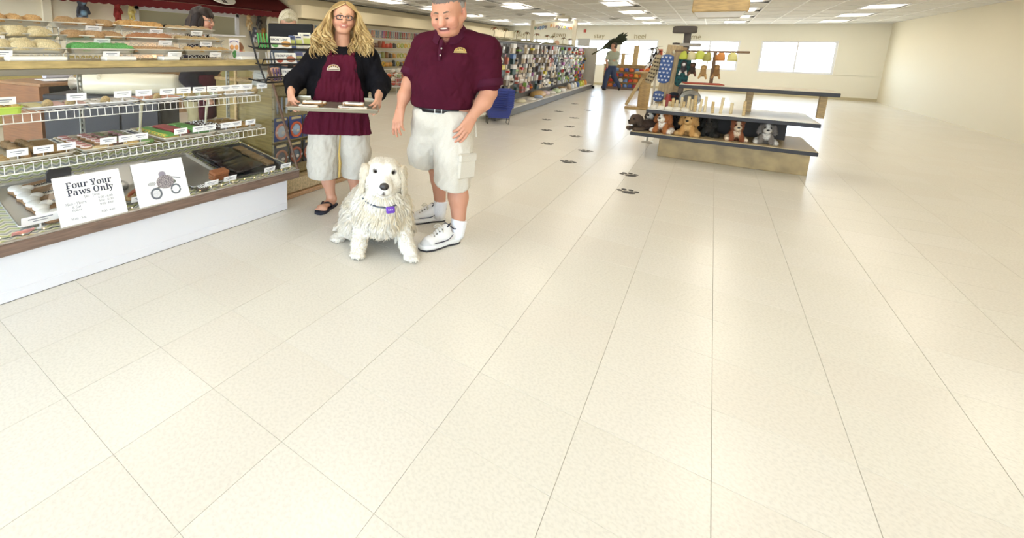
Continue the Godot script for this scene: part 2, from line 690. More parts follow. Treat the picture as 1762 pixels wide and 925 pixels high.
	for o in openings:
		k += 1
		window("window_%d" % k, Vector3((o[0] + o[1]) / 2, 1.425, -23.2), o[1] - o[0], 1.15, 2)
	# front wall behind the viewer: the shop window
	var wf := struct_node("wall_front")
	s = S()
	box(s, Vector3(-2.1, 2.5, 4.25), Vector3(14.4, 0.3, 0.3))
	box(s, Vector3(-2.1, 0.15, 4.25), Vector3(14.4, 0.4, 0.3))
	box(s, Vector3(-8.6, 1.3, 4.25), Vector3(1.2, 2.0, 0.3))
	box(s, Vector3(4.3, 1.3, 4.25), Vector3(1.0, 2.0, 0.3))
	obj("plaster", s, M.cream, wf)
	window("window_6", Vector3(-5.0, 1.35, 4.2), 5.9, 2.0, 4)
	window("window_7", Vector3(0.9, 1.35, 4.2), 5.7, 2.0, 4)
	s = S()
	box(s, Vector3(-2.0, 1.35, 4.25), Vector3(0.15, 2.0, 0.3))
	obj("mullion", s, M.white, wf)
	s = S()
	box(s, Vector3(-8.79, 0.05, -9.4), Vector3(0.02, 0.1, 27.2))
	var bb := obj("baseboard_left", s, mat(H("cbbf9d"), 0.6))
	bb.set_meta("kind", "structure")
	s = S()
	box(s, Vector3(-2.1, 0.05, -23.09), Vector3(13.2, 0.1, 0.02))
	obj("baseboard_back", s, mat(H("cbbf9d"), 0.6)).set_meta("kind", "structure")

func window(called: String, at: Vector3, w: float, h: float, lights: int):
	var o := struct_node(called)
	o.position = at
	var s := S()
	for sx in [-1, 1]:
		box(s, Vector3(sx * (w / 2 - 0.03), 0, 0), Vector3(0.06, h, 0.1))
		box(s, Vector3(0, sx * (h / 2 - 0.03), 0), Vector3(w - 0.12, 0.06, 0.1))
	for i in range(1, lights): box(s, Vector3(-w / 2 + w * i / lights, 0, 0), Vector3(0.05, h - 0.12, 0.08))
	obj("window_frame", s, M.white, o)
	for i in lights:
		s = S()
		box(s, Vector3(-w / 2 + w * (i + 0.5) / lights, 0, 0), Vector3(w / lights - 0.06, h - 0.12, 0.006))
		obj("pane", s, M.glass, o)

# ---------- people and the dog ----------
func xbones(bones: Array, xf: Transform3D) -> Array:
	var o := []
	var sc := xf.basis.get_scale().x
	for b in bones:
		var d: Dictionary = b.duplicate()
		d.a = xf * b.a
		d.b = xf * b.b
		d.ra = b.ra * sc
		d.rb = b.rb * sc
		if b.has("k"): d.k = b.k * sc
		if b.has("n"): d.n = (xf.basis * b.n).normalized()
		o.append(d)
	return o

func head_bones(skin: Color, lip: Color, o := {}) -> Array:   # centre of the head at the origin, facing +Z, 0.235 tall
	var w: float = o.get("w", 1.0)
	var cheek := skin.lerp(H("d98a78"), 0.22)
	var c := {"col": skin}
	var b := [
		cap(Vector3(-0.012, 0.040, -0.030), Vector3(0.012, 0.040, -0.030), 0.080, 0.080, c),
		cap(Vector3(-0.012, 0.045, 0.010), Vector3(0.012, 0.045, 0.010), 0.072, 0.072, c),
		cap(Vector3(0, 0.0, 0.032), Vector3(0, -0.06, 0.036), 0.064 * w, 0.046 * w, c),
		cap(Vector3(-0.056 * w, -0.03, 0.0), Vector3(-0.024 * w, -0.088, 0.052), 0.03, 0.024, c),
		cap(Vector3(0.056 * w, -0.03, 0.0), Vector3(0.024 * w, -0.088, 0.052), 0.03, 0.024, c),
		cap(Vector3(-0.010, -0.094, 0.064), Vector3(0.010, -0.094, 0.064), 0.022, 0.022, c),
		ball(Vector3(-0.038 * w, -0.026, 0.062), 0.031, {"col": cheek}), ball(Vector3(0.038 * w, -0.026, 0.062), 0.031, {"col": cheek}),
		cap(Vector3(-0.036, 0.032, 0.074), Vector3(0.036, 0.032, 0.074), 0.014, 0.014, c),
		cap(Vector3(-0.034, 0.008, 0.102), Vector3(-0.030, 0.006, 0.102), 0.012, 0.012, {"sub": true, "k": 0.012}),
		cap(Vector3(0.034, 0.008, 0.102), Vector3(0.030, 0.006, 0.102), 0.012, 0.012, {"sub": true, "k": 0.012}),
		cap(Vector3(0, 0.022, 0.088), Vector3(0, -0.023, 0.108), 0.0100, 0.0155, {"col": skin.lerp(cheek, 0.5), "k": 0.012}),
		ball(Vector3(-0.012, -0.029, 0.098), 0.0095, {"col": cheek, "k": 0.01}), ball(Vector3(0.012, -0.029, 0.098), 0.0095, {"col": cheek, "k": 0.01}),
		ball(Vector3(-0.081 * w, 0.0, -0.008), 0.027, {"col": cheek, "n": Vector3(1, 0, 0.3), "s": 2.6, "k": 0.012}), ball(Vector3(0.081 * w, 0.0, -0.008), 0.027, {"col": cheek, "n": Vector3(1, 0, -0.3), "s": 2.6, "k": 0.012}),
		cap(Vector3(-0.081 * w, -0.018, -0.004), Vector3(-0.079 * w, -0.030, 0.0), 0.011, 0.008, c), cap(Vector3(0.081 * w, -0.018, -0.004), Vector3(0.079 * w, -0.030, 0.0), 0.011, 0.008, c),
	]
	if o.has("open"):
		b.append_array([cap(Vector3(-0.026, -0.0465, 0.085), Vector3(0.026, -0.0465, 0.085), 0.0075, 0.0075, {"col": lip, "k": 0.012}), cap(Vector3(-0.019, -0.0765, 0.081), Vector3(0.019, -0.0765, 0.081), 0.0095, 0.0095, {"col": lip, "k": 0.012}),
			cap(Vector3(-0.025, -0.0605, 0.097), Vector3(0.025, -0.0605, 0.097), 0.0092, 0.0092, {"sub": true, "k": 0.004}), cap(Vector3(-0.024, -0.0615, 0.088), Vector3(0.024, -0.0615, 0.088), 0.0100, 0.0100, {"col": H("6a2c27"), "paint": true})])
	else: b.append_array([
		cap(Vector3(-0.020, -0.0505, 0.0895), Vector3(0.020, -0.0505, 0.0895), 0.0052, 0.0052, {"col": lip, "k": 0.012}),
		cap(Vector3(-0.017, -0.0645, 0.0865), Vector3(0.017, -0.0645, 0.0865), 0.0068, 0.0068, {"col": lip, "k": 0.012}),
		cap(Vector3(-0.034, -0.050, 0.078), Vector3(-0.020, -0.057, 0.0865), 0.004, 0.0055, {"col": lip, "k": 0.012}), cap(Vector3(0.034, -0.050, 0.078), Vector3(0.020, -0.057, 0.0865), 0.004, 0.0055, {"col": lip, "k": 0.012}),
	])
	if not o.has("no_neck"): b.append(cap(Vector3(0, -0.055, -0.022), Vector3(0, -0.17, -0.035), 0.054 * w, 0.058 * w, c))
	return b

func face_parts(parent: Node, xf: Transform3D, iris: Color, brow: Color, down := 0.0, open := 0.0, lid := Color(0, 0, 0, 0)):
	var wm := mat(H("f3efe9"), 0.25)
	for sx in [-1, 1]:
		var s := S()
		sphere(s, Vector3(sx * 0.032, 0.008, 0.080), Vector3(0.0138, 0.0105, 0.0132), 10, 8)
		var e := obj("eye", s, wm, parent, xf)
		s = S()
		sphere(s, Vector3(sx * 0.032, 0.008 - down, 0.0898), Vector3(0.0066, 0.0066, 0.0044), 8, 6)
		obj("iris", s, mat(iris, 0.15), e)
		s = S()
		tube(s, [Vector3(sx * 0.014, 0.031, 0.0955), Vector3(sx * 0.032, 0.037, 0.0935), Vector3(sx * 0.052, 0.030, 0.080)], [0.0036, 0.0044, 0.0022], 5)
		obj("eyebrow", s, mat(brow, 0.9), parent, xf)
		s = S()
		tube(s, [Vector3(sx * 0.018, 0.009, 0.0905), Vector3(sx * 0.032, 0.0165, 0.0925), Vector3(sx * 0.047, 0.009, 0.084)], [0.0012, 0.0024, 0.0012], 5)
		if lid.a > 0.0: sphere(s, Vector3(sx * 0.032, 0.0100, 0.0798), Vector3(0.0160, 0.0112, 0.0155), 12, 8)
		obj("eyelid", s, mat(lid if lid.a > 0.0 else brow.lerp(H("7b4a3c"), 0.4), 0.8), parent, xf)
		if lid.a > 0.0:
			s = S()
			tube(s, [Vector3(sx * 0.014, 0.004, 0.0945), Vector3(sx * 0.032, -0.0010, 0.0970), Vector3(sx * 0.051, 0.003, 0.0850)], [0.0016, 0.0030, 0.0016], 5)
			obj("eyelashes", s, mat(H("4a3830"), 0.8), parent, xf)
	var s := S()
	if open > 0.0:
		sphere(s, Vector3(0, -0.0570, 0.0870), Vector3(0.023, 0.0052, 0.0075), 12, 6)
	else:
		tube(s, [Vector3(-0.026, -0.0540, 0.0885), Vector3(-0.012, -0.0572, 0.0945), Vector3(0.012, -0.0572, 0.0945), Vector3(0.026, -0.0540, 0.0885)], [0.0014, 0.0028, 0.0028, 0.0014], 6)
	obj("teeth", s, mat(H("f2ebe0"), 0.3), parent, xf)

func hand_bones(xf: Transform3D, side: float, curl: Array, skin: Color, spread := 0.05, thumb := Vector3(0.7, 0.7, 0.35)) -> Array:   # wrist at the origin, fingers +Y, palm +Z, thumb on side * X
	var c := {"col": skin, "k": 0.006}
	var pc := {"col": skin.lerp(H("d98a78"), 0.12), "k": 0.006}
	var b := [cap(Vector3(0, -0.03, 0), Vector3(0, 0.01, 0), 0.027, 0.026, {"col": skin, "n": Vector3(0, 0, 1), "s": 1.35, "k": 0.012})]
	var kx := [0.031, 0.0105, -0.010, -0.029]
	var ky := [0.088, 0.093, 0.087, 0.077]
	var ln := [[0.044, 0.026, 0.020], [0.048, 0.030, 0.022], [0.044, 0.028, 0.021], [0.034, 0.021, 0.018]]
	for i in 4:
		var kn := Vector3(side * kx[i], ky[i], 0)
		b.append(cap(Vector3(side * kx[i] * 0.55, 0.008, 0), kn, 0.0175, 0.0125, {"col": skin, "k": 0.014}))
		var ang: float = curl[i] * 0.8
		var p := kn
		for j in 3:
			var d := Vector3(side * spread * (1.5 - i) * 0.6, cos(ang), sin(ang)).normalized()
			var q: Vector3 = p + d * ln[i][j]
			b.append(cap(p, q, 0.0102 - 0.0011 * j, 0.0094 - 0.0013 * j, pc if j else c))
			p = q
			ang += curl[i]
	var tb := Vector3(side * 0.020, 0.018, 0.006)
	var td := Vector3(side * thumb.x, thumb.y, thumb.z).normalized()
	b.append(cap(tb, tb + td * 0.046, 0.0165, 0.0122, {"col": skin, "k": 0.012}))
	var td2 := (td + Vector3(-side * 0.35, 0.45, 0.15)).normalized()
	b.append(cap(tb + td * 0.046, tb + td * 0.046 + td2 * 0.032, 0.0115, 0.0102, c))
	b.append(cap(tb + td * 0.046 + td2 * 0.032, tb + td * 0.046 + td2 * 0.058, 0.0102, 0.0078, pc))
	return xbones(b, xf)

func aim(at: Vector3, fingers: Vector3, palm: Vector3, sc := 1.0) -> Transform3D:   # +Y along the fingers, +Z out of the palm
	var y := fingers.normalized()
	var z := (palm - y * palm.dot(y)).normalized()
	return Transform3D(Basis(y.cross(z), y, z).scaled_local(Vector3.ONE * sc), at)

func join(meshes: Array) -> ArrayMesh:
	var s := SurfaceTool.new()
	for m in meshes: s.append_from(m, 0, Transform3D())
	return s.commit()

func catmull(pts: Array, n: int) -> Array:
	var o := []
	for i in n:
		var t := float(i) / (n - 1) * (pts.size() - 1)
		var k := mini(int(t), pts.size() - 2)
		o.append((pts[k] as Vector3).cubic_interpolate(pts[k + 1], pts[maxi(k - 1, 0)], pts[mini(k + 2, pts.size() - 1)], t - k))
	return o

func build_people():
	woman()
	man()
	dog()

const SKIN_W := Color("d6a184")
const SKIN_M := Color("c68f74")

func woman():
	var W := thing("person", "smiling blond woman in glasses and a maroon apron holding a baking tray", "person", T(Vector3(-2.353, 0, -2.953), FACE_YAW))
	var sk := {"col": SKIN_W}
	var hx := T(Vector3(-0.030, 1.585, 0.0), 0.06, 0.02, -0.05)
	var limbs := [
		cap(Vector3(-0.035, 1.44, -0.03), Vector3(-0.035, 1.31, -0.02), 0.056, 0.075, sk),
		cap(Vector3(-0.12, 1.20, -0.02), Vector3(0.05, 1.20, -0.02), 0.11, 0.11, sk), cap(Vector3(-0.14, 0.95, 0), Vector3(0.03, 0.95, 0), 0.13, 0.13, sk),
		cap(Vector3(-0.25, 1.27, -0.02), Vector3(-0.43, 1.06, 0.02), 0.055, 0.048, sk), cap(Vector3(-0.43, 1.06, 0.02), Vector3(-0.418, 1.005, 0.26), 0.048, 0.031, sk),
		cap(Vector3(0.18, 1.27, -0.02), Vector3(0.295, 1.05, 0.02), 0.055, 0.048, sk), cap(Vector3(0.295, 1.05, 0.02), Vector3(0.255, 0.995, 0.25), 0.048, 0.031, sk),
		cap(Vector3(-0.15, 0.86, -0.01), Vector3(-0.165, 0.47, 0.01), 0.10, 0.062, sk), cap(Vector3(-0.160, 0.47, 0.0), Vector3(-0.130, 0.24, -0.015), 0.060, 0.056, sk), cap(Vector3(-0.130, 0.24, -0.015), Vector3(-0.100, 0.075, -0.02), 0.056, 0.036, sk),
		cap(Vector3(0.06, 0.86, -0.01), Vector3(0.09, 0.47, -0.04), 0.10, 0.062, sk), cap(Vector3(0.09, 0.47, -0.04), Vector3(0.095, 0.24, -0.08), 0.060, 0.054, sk), cap(Vector3(0.095, 0.24, -0.08), Vector3(0.105, 0.075, -0.09), 0.054, 0.036, sk),
	]
	for f in [[Vector3(-0.095, 0, -0.03), Vector3(-0.13, 0, 0.25)], [Vector3(0.105, 0, -0.10), Vector3(0.11, 0, 0.25)]]:
		var d: Vector3 = f[1].normalized()
		var r := Vector3(d.z, 0, -d.x)
		limbs.append(cap(f[0] + Vector3(0, 0.058, 0), f[0] + d * 0.17 + Vector3(0, 0.040, 0), 0.034, 0.028, {"col": SKIN_W, "k": 0.03}))
		limbs.append(cap(f[0] + Vector3(0, 0.048, -0.012), f[0] + Vector3(0, 0.075, 0.0), 0.030, 0.034, sk))
		limbs.append(cap(f[0] + d * 0.165 - r * 0.030 + Vector3(0, 0.034, 0), f[0] + d * 0.165 + r * 0.030 + Vector3(0, 0.034, 0), 0.018, 0.018, sk))
		for i in 5:
			var t: Vector3 = f[0] + d * (0.180 - 0.006 * absf(i - 1.0)) + r * (i - 2) * 0.0175 + Vector3(0, 0.031, 0)
			limbs.append(cap(t, t + d * (0.040 - 0.005 * i), 0.0105, 0.0085, {"col": SKIN_W, "k": 0.006}))
	var parts := [blob(limbs, 0.010, 0.03), blob(xbones(head_bones(SKIN_W, H("c17a6c"), {"w": 1.14}), hx), 0.005, 0.018)]
	# hands close on the ends of the tray: thumbs on the rim, fingers below
	parts.append(blob(hand_bones(aim(Vector3(-0.420, 1.012, 0.262), Vector3(0.16, -0.62, 0.72), Vector3(0.8, -0.35, -0.35)), -1.0, [0.45, 0.5, 0.55, 0.6], SKIN_W, 0.05, Vector3(0.35, 0.75, 0.75)), 0.004, 0.006))
	parts.append(blob(hand_bones(aim(Vector3(0.256, 1.002, 0.252), Vector3(-0.10, -0.62, 0.75), Vector3(-0.8, -0.35, -0.35)), 1.0, [0.45, 0.5, 0.55, 0.6], SKIN_W, 0.05, Vector3(0.35, 0.75, 0.75)), 0.004, 0.006))
	obj("body", join(parts), vmat(0.55, 0.06), W)
	face_parts(W, hx, H("51646b"), H("8d6a42"))
	# glasses
	var s := S()
	for sx in [-1, 1]:
		var ring := []
		for i in 17:
			var a := TAU * i / 16.0
			var q := Vector2(signf(cos(a)) * pow(absf(cos(a)), 0.6) * 0.0275, signf(sin(a)) * pow(absf(sin(a)), 0.6) * 0.0165)
			ring.append(hx * Vector3(sx * 0.0345 + q.x, 0.006 + q.y, 0.106 - absf(sx * 0.0345 + q.x) * 0.12))
		tube(s, ring, 0.0037, 6, false)
		tube(s, [hx * Vector3(sx * 0.062, 0.012, 0.099), hx * Vector3(sx * 0.078, 0.010, 0.05), hx * Vector3(sx * 0.084, 0.008, -0.01)], 0.0024, 5)
	tube(s, [hx * Vector3(-0.008, 0.010, 0.106), hx * Vector3(0, 0.013, 0.109), hx * Vector3(0.008, 0.010, 0.106)], 0.0024, 5)
	obj("eyeglasses", s, mat(H("2a1d22"), 0.3), W)
	# hair: a soft mass under many wavy locks
	var hb := {"col": H("7d6540")}
	var mass := [ball(Vector3(0, 0.048, -0.035), 0.093, hb), cap(Vector3(0, 0.03, -0.075), Vector3(0, -0.22, -0.085), 0.085, 0.09, hb)]
	for sx in [-1, 1]:
		mass.append(cap(Vector3(sx * 0.072, 0.06, -0.03), Vector3(sx * 0.120, -0.06, -0.035), 0.034, 0.040, hb))
		mass.append(cap(Vector3(sx * 0.120, -0.06, -0.035), Vector3(sx * 0.160, -0.16, -0.015), 0.040, 0.045, hb))
		mass.append(cap(Vector3(sx * 0.160, -0.16, -0.015), Vector3(sx * 0.140, -0.235, 0.035), 0.045, 0.040, hb))
	var hm := S()
	var tones := [H("b39660"), H("9c7f4e"), H("cdb37e"), H("8d6f42"), H("bea36e")]
	for i in 300:
		var sx := -1.0 if i % 2 == 0 else 1.0
		var z0 := rng.randf_range(-0.085, 0.060)
		var q := rng.randf()
		var r := rng.randf_range(0.0, 1.0)
		var inn := 0.016 * (1.0 - q)
		var len_ := rng.randf_range(0.72, 1.08)
		var ctrl := [
			Vector3(0.004 + sx * 0.006, 0.138 - absf(z0 + 0.02) * 0.28, z0),
			Vector3(sx * 0.062, 0.118 - absf(z0 + 0.02) * 0.25 - maxf(0.0, z0) * 0.30, z0 * 1.05 + 0.004),
			Vector3(sx * (0.106 + 0.014 * q), 0.045, z0 * 0.75 + 0.002),
			Vector3(sx * (0.116 + 0.050 * q - inn), -0.045, z0 * 0.6 + 0.030 - 0.02 * q),
			Vector3(sx * (0.120 + 0.105 * q - inn), -0.120 - 0.03 * r, z0 * 0.5 + 0.038 * (1.0 - q) + 0.018),
			Vector3(sx * (0.088 + 0.150 * q - inn), -0.205 * len_ - 0.02, z0 * 0.35 + 0.075 + 0.02 * r),
			Vector3(sx * (0.050 + 0.185 * q), -0.290 * len_ - 0.02 * q, z0 * 0.25 + 0.105 + 0.03 * r - 0.05 * q),
		]
		var pts := catmull(ctrl, 22)
		var ph := rng.randf() * TAU
		var rad := []
		for j in 22:
			var t := j / 21.0
			var w := 0.018 * smoothstep(0.25, 0.75, t)
			pts[j] = hx * (pts[j] + Vector3(sin(ph + t * 19.0), 0.5 * cos(ph + t * 17.0), cos(ph + t * 19.0)) * w)
			rad.append(lerpf(0.0052, 0.0085, smoothstep(0.0, 0.6, t)) * (1.0 - 0.8 * smoothstep(0.8, 1.0, t)))
		hm.set_color((tones[rng.randi() % 5] as Color).srgb_to_linear())
		tube(hm, pts, rad, 5)
	var hmat := vmat(0.42)
	obj("hair", join([blob(xbones(mass, hx), 0.010, 0.05, [], 0.008, 35.0), mesh_of(hm)]), hmat, W)
	# black top with three-quarter sleeves
	var tb := [
		cap(Vector3(-0.125, 1.235, -0.01), Vector3(0.06, 1.235, -0.01), 0.135, 0.135), cap(Vector3(-0.16, 1.0, 0.0), Vector3(0.03, 1.0, 0.0), 0.158, 0.158),
		cap(Vector3(-0.165, 0.86, -0.01), Vector3(0.03, 0.86, -0.01), 0.165, 0.165), ball(Vector3(-0.115, 1.16, 0.075), 0.095), ball(Vector3(0.045, 1.16, 0.075), 0.095),
		cap(Vector3(-0.10, 1.33, -0.03), Vector3(-0.235, 1.285, -0.02), 0.06, 0.085), cap(Vector3(0.03, 1.33, -0.03), Vector3(0.165, 1.285, -0.02), 0.06, 0.085),
		cap(Vector3(-0.240, 1.275, -0.02), Vector3(-0.418, 1.075, 0.015), 0.088, 0.080), cap(Vector3(-0.418, 1.075, 0.015), Vector3(-0.418, 1.012, 0.185), 0.076, 0.058),
		cap(Vector3(0.172, 1.275, -0.02), Vector3(0.285, 1.065, 0.015), 0.088, 0.080), cap(Vector3(0.285, 1.065, 0.015), Vector3(0.265, 1.005, 0.175), 0.076, 0.058),
		cap(Vector3(-0.035, 1.38, -0.025), Vector3(-0.035, 1.30, 0.0), 0.068, 0.10),
	]
	obj("black_top", blob(tb, 0.012, 0.05, [Plane(Vector3(0, 0.97, 0.25), 1.335), Plane(Vector3.DOWN, -0.93)], 0.010, 9.0, Vector3(1.6, 0.7, 1.6)), cloth(H("131216"), 0.95), W)
	# apron
	var ab := [
		cap(Vector3(-0.125, 1.235, -0.005), Vector3(0.06, 1.235, -0.005), 0.145, 0.145), cap(Vector3(-0.165, 1.0, 0.012), Vector3(0.035, 1.0, 0.012), 0.170, 0.170),
		cap(Vector3(-0.195, 0.84, 0.02), Vector3(0.055, 0.84, 0.02), 0.170, 0.170), ball(Vector3(-0.115, 1.16, 0.080), 0.102), ball(Vector3(0.045, 1.16, 0.080), 0.102),
		cap(Vector3(-0.235, 0.66, 0.045), Vector3(0.09, 0.66, 0.045), 0.150, 0.150),
	]
	var nl := Vector3(-0.63, 0.20, 0).normalized()
	var nr := Vector3(0.622, 0.161, 0).normalized()
	var planes := [Plane(Vector3(0, 0, -1), 0.0), Plane(Vector3.DOWN, -0.668), Plane(Vector3.UP, 1.305), Plane(nl, nl.dot(Vector3(-0.150, 1.305, 0))), Plane(nr, nr.dot(Vector3(0.060, 1.305, 0)))]
	var ap := obj("apron", blob(ab, 0.010, 0.05, planes, 0.022, 9.0, Vector3(2.2, 0.35, 0.6)), cloth(H("4f1225"), 0.8), W)
	for sx in [-1, 1]:
		s = S()
		var ex: float = -0.035 + sx * 0.09
		tube(s, [Vector3(ex, 1.30, 0.135), Vector3(ex - sx * 0.01, 1.36, 0.08), Vector3(-0.035 + sx * 0.065, 1.40, 0.0)], 0.012, 6, true, 0.4)
		obj("neck_strap", s, M.maroon, ap)
	badge(ap, T(Vector3(-0.098, 1.192, 0.190), 0.0, -0.12), 0.105)
	# cropped trousers
	var cb := [
		cap(Vector3(-0.155, 0.88, -0.01), Vector3(0.04, 0.88, -0.01), 0.160, 0.160),
		cap(Vector3(-0.155, 0.84, -0.01), Vector3(-0.178, 0.50, 0.010), 0.150, 0.136), cap(Vector3(-0.178, 0.50, 0.010), Vector3(-0.178, 0.24, 0.0), 0.136, 0.124),
		cap(Vector3(0.045, 0.84, -0.01), Vector3(0.095, 0.50, -0.02), 0.150, 0.130), cap(Vector3(0.095, 0.50, -0.02), Vector3(0.102, 0.22, -0.05), 0.130, 0.114),
	]
	obj("cropped_trousers", blob(cb, 0.011, 0.02, [Plane(Vector3.DOWN, -0.272)], 0.013, 8.0, Vector3(1.5, 0.9, 1.5)), cloth(H("d6cfc0"), 0.9), W)
	s = S()
	tube(s, [Vector3(-0.034, 0.68, 0.10), Vector3(-0.040, 0.50, 0.11), Vector3(-0.030, 0.42, 0.115), Vector3(-0.036, 0.30, 0.11)], [0.006, 0.008, 0.012, 0.007], 6, true, 0.5)
	obj("apron_tie", s, mat(H("c9a85e"), 0.8), W)
	# flip-flops
	for f in [[Vector3(-0.095, 0, -0.03), Vector3(-0.13, 0, 0.25)], [Vector3(0.105, 0, -0.10), Vector3(0.11, 0, 0.25)]]:
		var d: Vector3 = f[1].normalized()
		var xf := Transform3D(Basis(Vector3(d.z, 0, -d.x), Vector3.UP, d), f[0])
		s = S()
		var outline := []
		for q in [[-0.028, -0.055], [0.0, -0.066], [0.028, -0.055], [0.036, 0.0], [0.036, 0.08], [0.050, 0.15], [0.050, 0.20], [0.030, 0.236], [0.0, 0.245], [-0.032, 0.232], [-0.050, 0.20], [-0.050, 0.15], [-0.036, 0.08], [-0.036, 0.0]]: outline.append(Vector2(q[0], -q[1]))
		pillow(s, outline, 0.022, 0.004, xf * Transform3D(Basis(Vector3.RIGHT, -PI / 2), Vector3.ZERO))
		var sole := obj("flip_flop", s, mat(H("252633"), 0.7), W)
		s = S()
		for sx in [-1, 1]:
			tube(s, catmull([xf * Vector3(-0.010, 0.022, 0.185), xf * Vector3(-0.008, 0.066, 0.165), xf * Vector3(sx * 0.026, 0.070, 0.10), xf * Vector3(sx * 0.040, 0.020, 0.045)], 10), 0.008, 6, true, 0.6)
		obj("thong_strap", s, mat(H("20212c"), 0.6), sole)

func badge(parent: Node, xf: Transform3D, w: float):   # the shop's arched emblem, as embroidered
	var s := S()
	var poly := []
	for i in 13: poly.append(Vector2(cos(PI * i / 12.0) * w * 0.46, sin(PI * i / 12.0) * w * 0.34))
	poly.append(Vector2(-w * 0.5, -w * 0.10))
	poly.append(Vector2(w * 0.5, -w * 0.10))
	prism(s, poly, 0.003, xf)
	var o := obj("emblem", s, mat(H("b79f63") if w < 0.1 else H("cdc2b2"), 0.8), parent)
	s = S()
	for i in 5:
		box(s, Vector3((i - 2) * w * 0.15, w * (0.13 + 0.05 * (2 - absi(i - 2))), 0.004), Vector3(w * 0.10, w * 0.10, 0.002), xf)
	box(s, Vector3(0, -w * 0.03, 0.004), Vector3(w * 0.86, w * 0.045, 0.002), xf)
	obj("emblem_stitching", s, mat(H("5b4a36"), 0.8), o)
	s = S()
	var arc := []
	for i in 9: arc.append(xf * Vector3(cos(PI * i / 8.0) * w * 0.36, 0.03 * w + sin(PI * i / 8.0) * w * 0.25, 0.004))
	tube(s, arc, w * 0.025, 5)
	obj("emblem_arch", s, mat(H("b0822e"), 0.8), o)

func sneaker(parent: Node, xf: Transform3D):   # heel behind, toe towards +Z, sole on y = 0
	var wt := {"col": H("e9e8e6")}
	var gy := {"col": H("cfcfce")}
	var up := [
		cap(Vector3(0, 0.068, -0.095), Vector3(0, 0.075, 0.0), 0.043, 0.046, wt), cap(Vector3(0, 0.070, 0.0), Vector3(0.004, 0.046, 0.125), 0.048, 0.040, wt),
		cap(Vector3(0.004, 0.042, 0.115), Vector3(0.006, 0.036, 0.160), 0.042, 0.034, gy), cap(Vector3(0, 0.090, -0.108), Vector3(0, 0.128, -0.112), 0.036, 0.020, wt),
		cap(Vector3(0, 0.118, -0.03), Vector3(0, 0.090, 0.03), 0.034, 0.036, wt), cap(Vector3(0, 0.14, -0.065), Vector3(0, 0.10, -0.065), 0.036, 0.034, {"sub": true, "k": 0.01}),
	]
	var sh := obj("sneaker", blob(up, 0.006, 0.02, [Plane(Vector3.DOWN, -0.022)], 0.002, 60.0), vmat(0.5), parent, xf)
	var out := []
	for q in [[-0.030, -0.135], [0.0, -0.146], [0.030, -0.135], [0.042, -0.10], [0.038, -0.02], [0.050, 0.06], [0.056, 0.12], [0.045, 0.175], [0.012, 0.200], [-0.024, 0.192], [-0.046, 0.160], [-0.052, 0.11], [-0.042, 0.03], [-0.040, -0.10]]: out.append(Vector2(q[0], -q[1]))
	var lay := Transform3D(Basis(Vector3.RIGHT, -PI / 2), Vector3.ZERO)
	var s := S()
	pillow(s, out, 0.016, 0.002, lay)
	obj("outsole", s, mat(H("2c2d36"), 0.6), sh)
	s = S()
	pillow(s, out, 0.026, 0.007, Transform3D(Basis(Vector3.RIGHT, -PI / 2).scaled_local(Vector3(1.02, 1.01, 1)), Vector3(0, 0.014, 0)))
	obj("midsole", s, mat(H("f0f0ef"), 0.45), sh)
	for sx in [-1, 1]:
		s = S()
		tube(s, catmull([Vector3(sx * 0.040, 0.052, 0.145), Vector3(sx * 0.052, 0.052, 0.07), Vector3(sx * 0.052, 0.058, 0.0), Vector3(sx * 0.046, 0.085, -0.05)], 14), [0.002, 0.0032, 0.0034, 0.0036, 0.0036, 0.0036, 0.0036, 0.0034, 0.0034, 0.0032, 0.003, 0.0028, 0.0024, 0.002], 5)
		obj("navy_stripe", s, mat(H("2b3047"), 0.6), sh)
		s = S()
		tube(s, catmull([Vector3(sx * 0.030, 0.140, -0.035), Vector3(sx * 0.040, 0.118, -0.070), Vector3(sx * 0.030, 0.138, -0.115)], 8), 0.0045, 5)
		obj("collar_trim", s, mat(H("2b3047"), 0.6), sh)
	s = S()
	bevel(s, Vector3.ZERO, Vector3(0.052, 0.008, 0.055), 0.003, T(Vector3(0, 0.135, -0.012), 0, 0.55))
	bevel(s, Vector3(0, 0.115, -0.146), Vector3(0.03, 0.045, 0.008), 0.003)
	obj("collar_lining", s, mat(H("252a40"), 0.8), sh)
	s = S()
	for i in 5:
		var z := 0.020 + i * 0.021
		var y := 0.128 - i * 0.0105
		tube(s, [Vector3(-0.030, y - 0.008, z), Vector3(-0.012, y + 0.004, z + 0.006), Vector3(0.012, y + 0.004, z + 0.010), Vector3(0.030, y - 0.008, z + 0.016)], 0.0034, 5, true, 0.6)
	for sx in [-1, 1]:
		tube(s, catmull([Vector3(0, 0.138, 0.015), Vector3(sx * 0.030, 0.150, 0.030), Vector3(sx * 0.050, 0.118, 0.045), Vector3(sx * 0.024, 0.128, 0.020)], 9), 0.0030, 5)
	obj("laces", s, mat(H("d8d2c2"), 0.8), sh)
	s = S()
	for i in 4: sphere(s, Vector3(0.022, 0.126 - i * 0.012, 0.03 + i * 0.022), Vector3(0.006, 0.006, 0.006), 6, 4)
	obj("lace_eyelet", s, mat(H("42464f"), 0.5), sh)

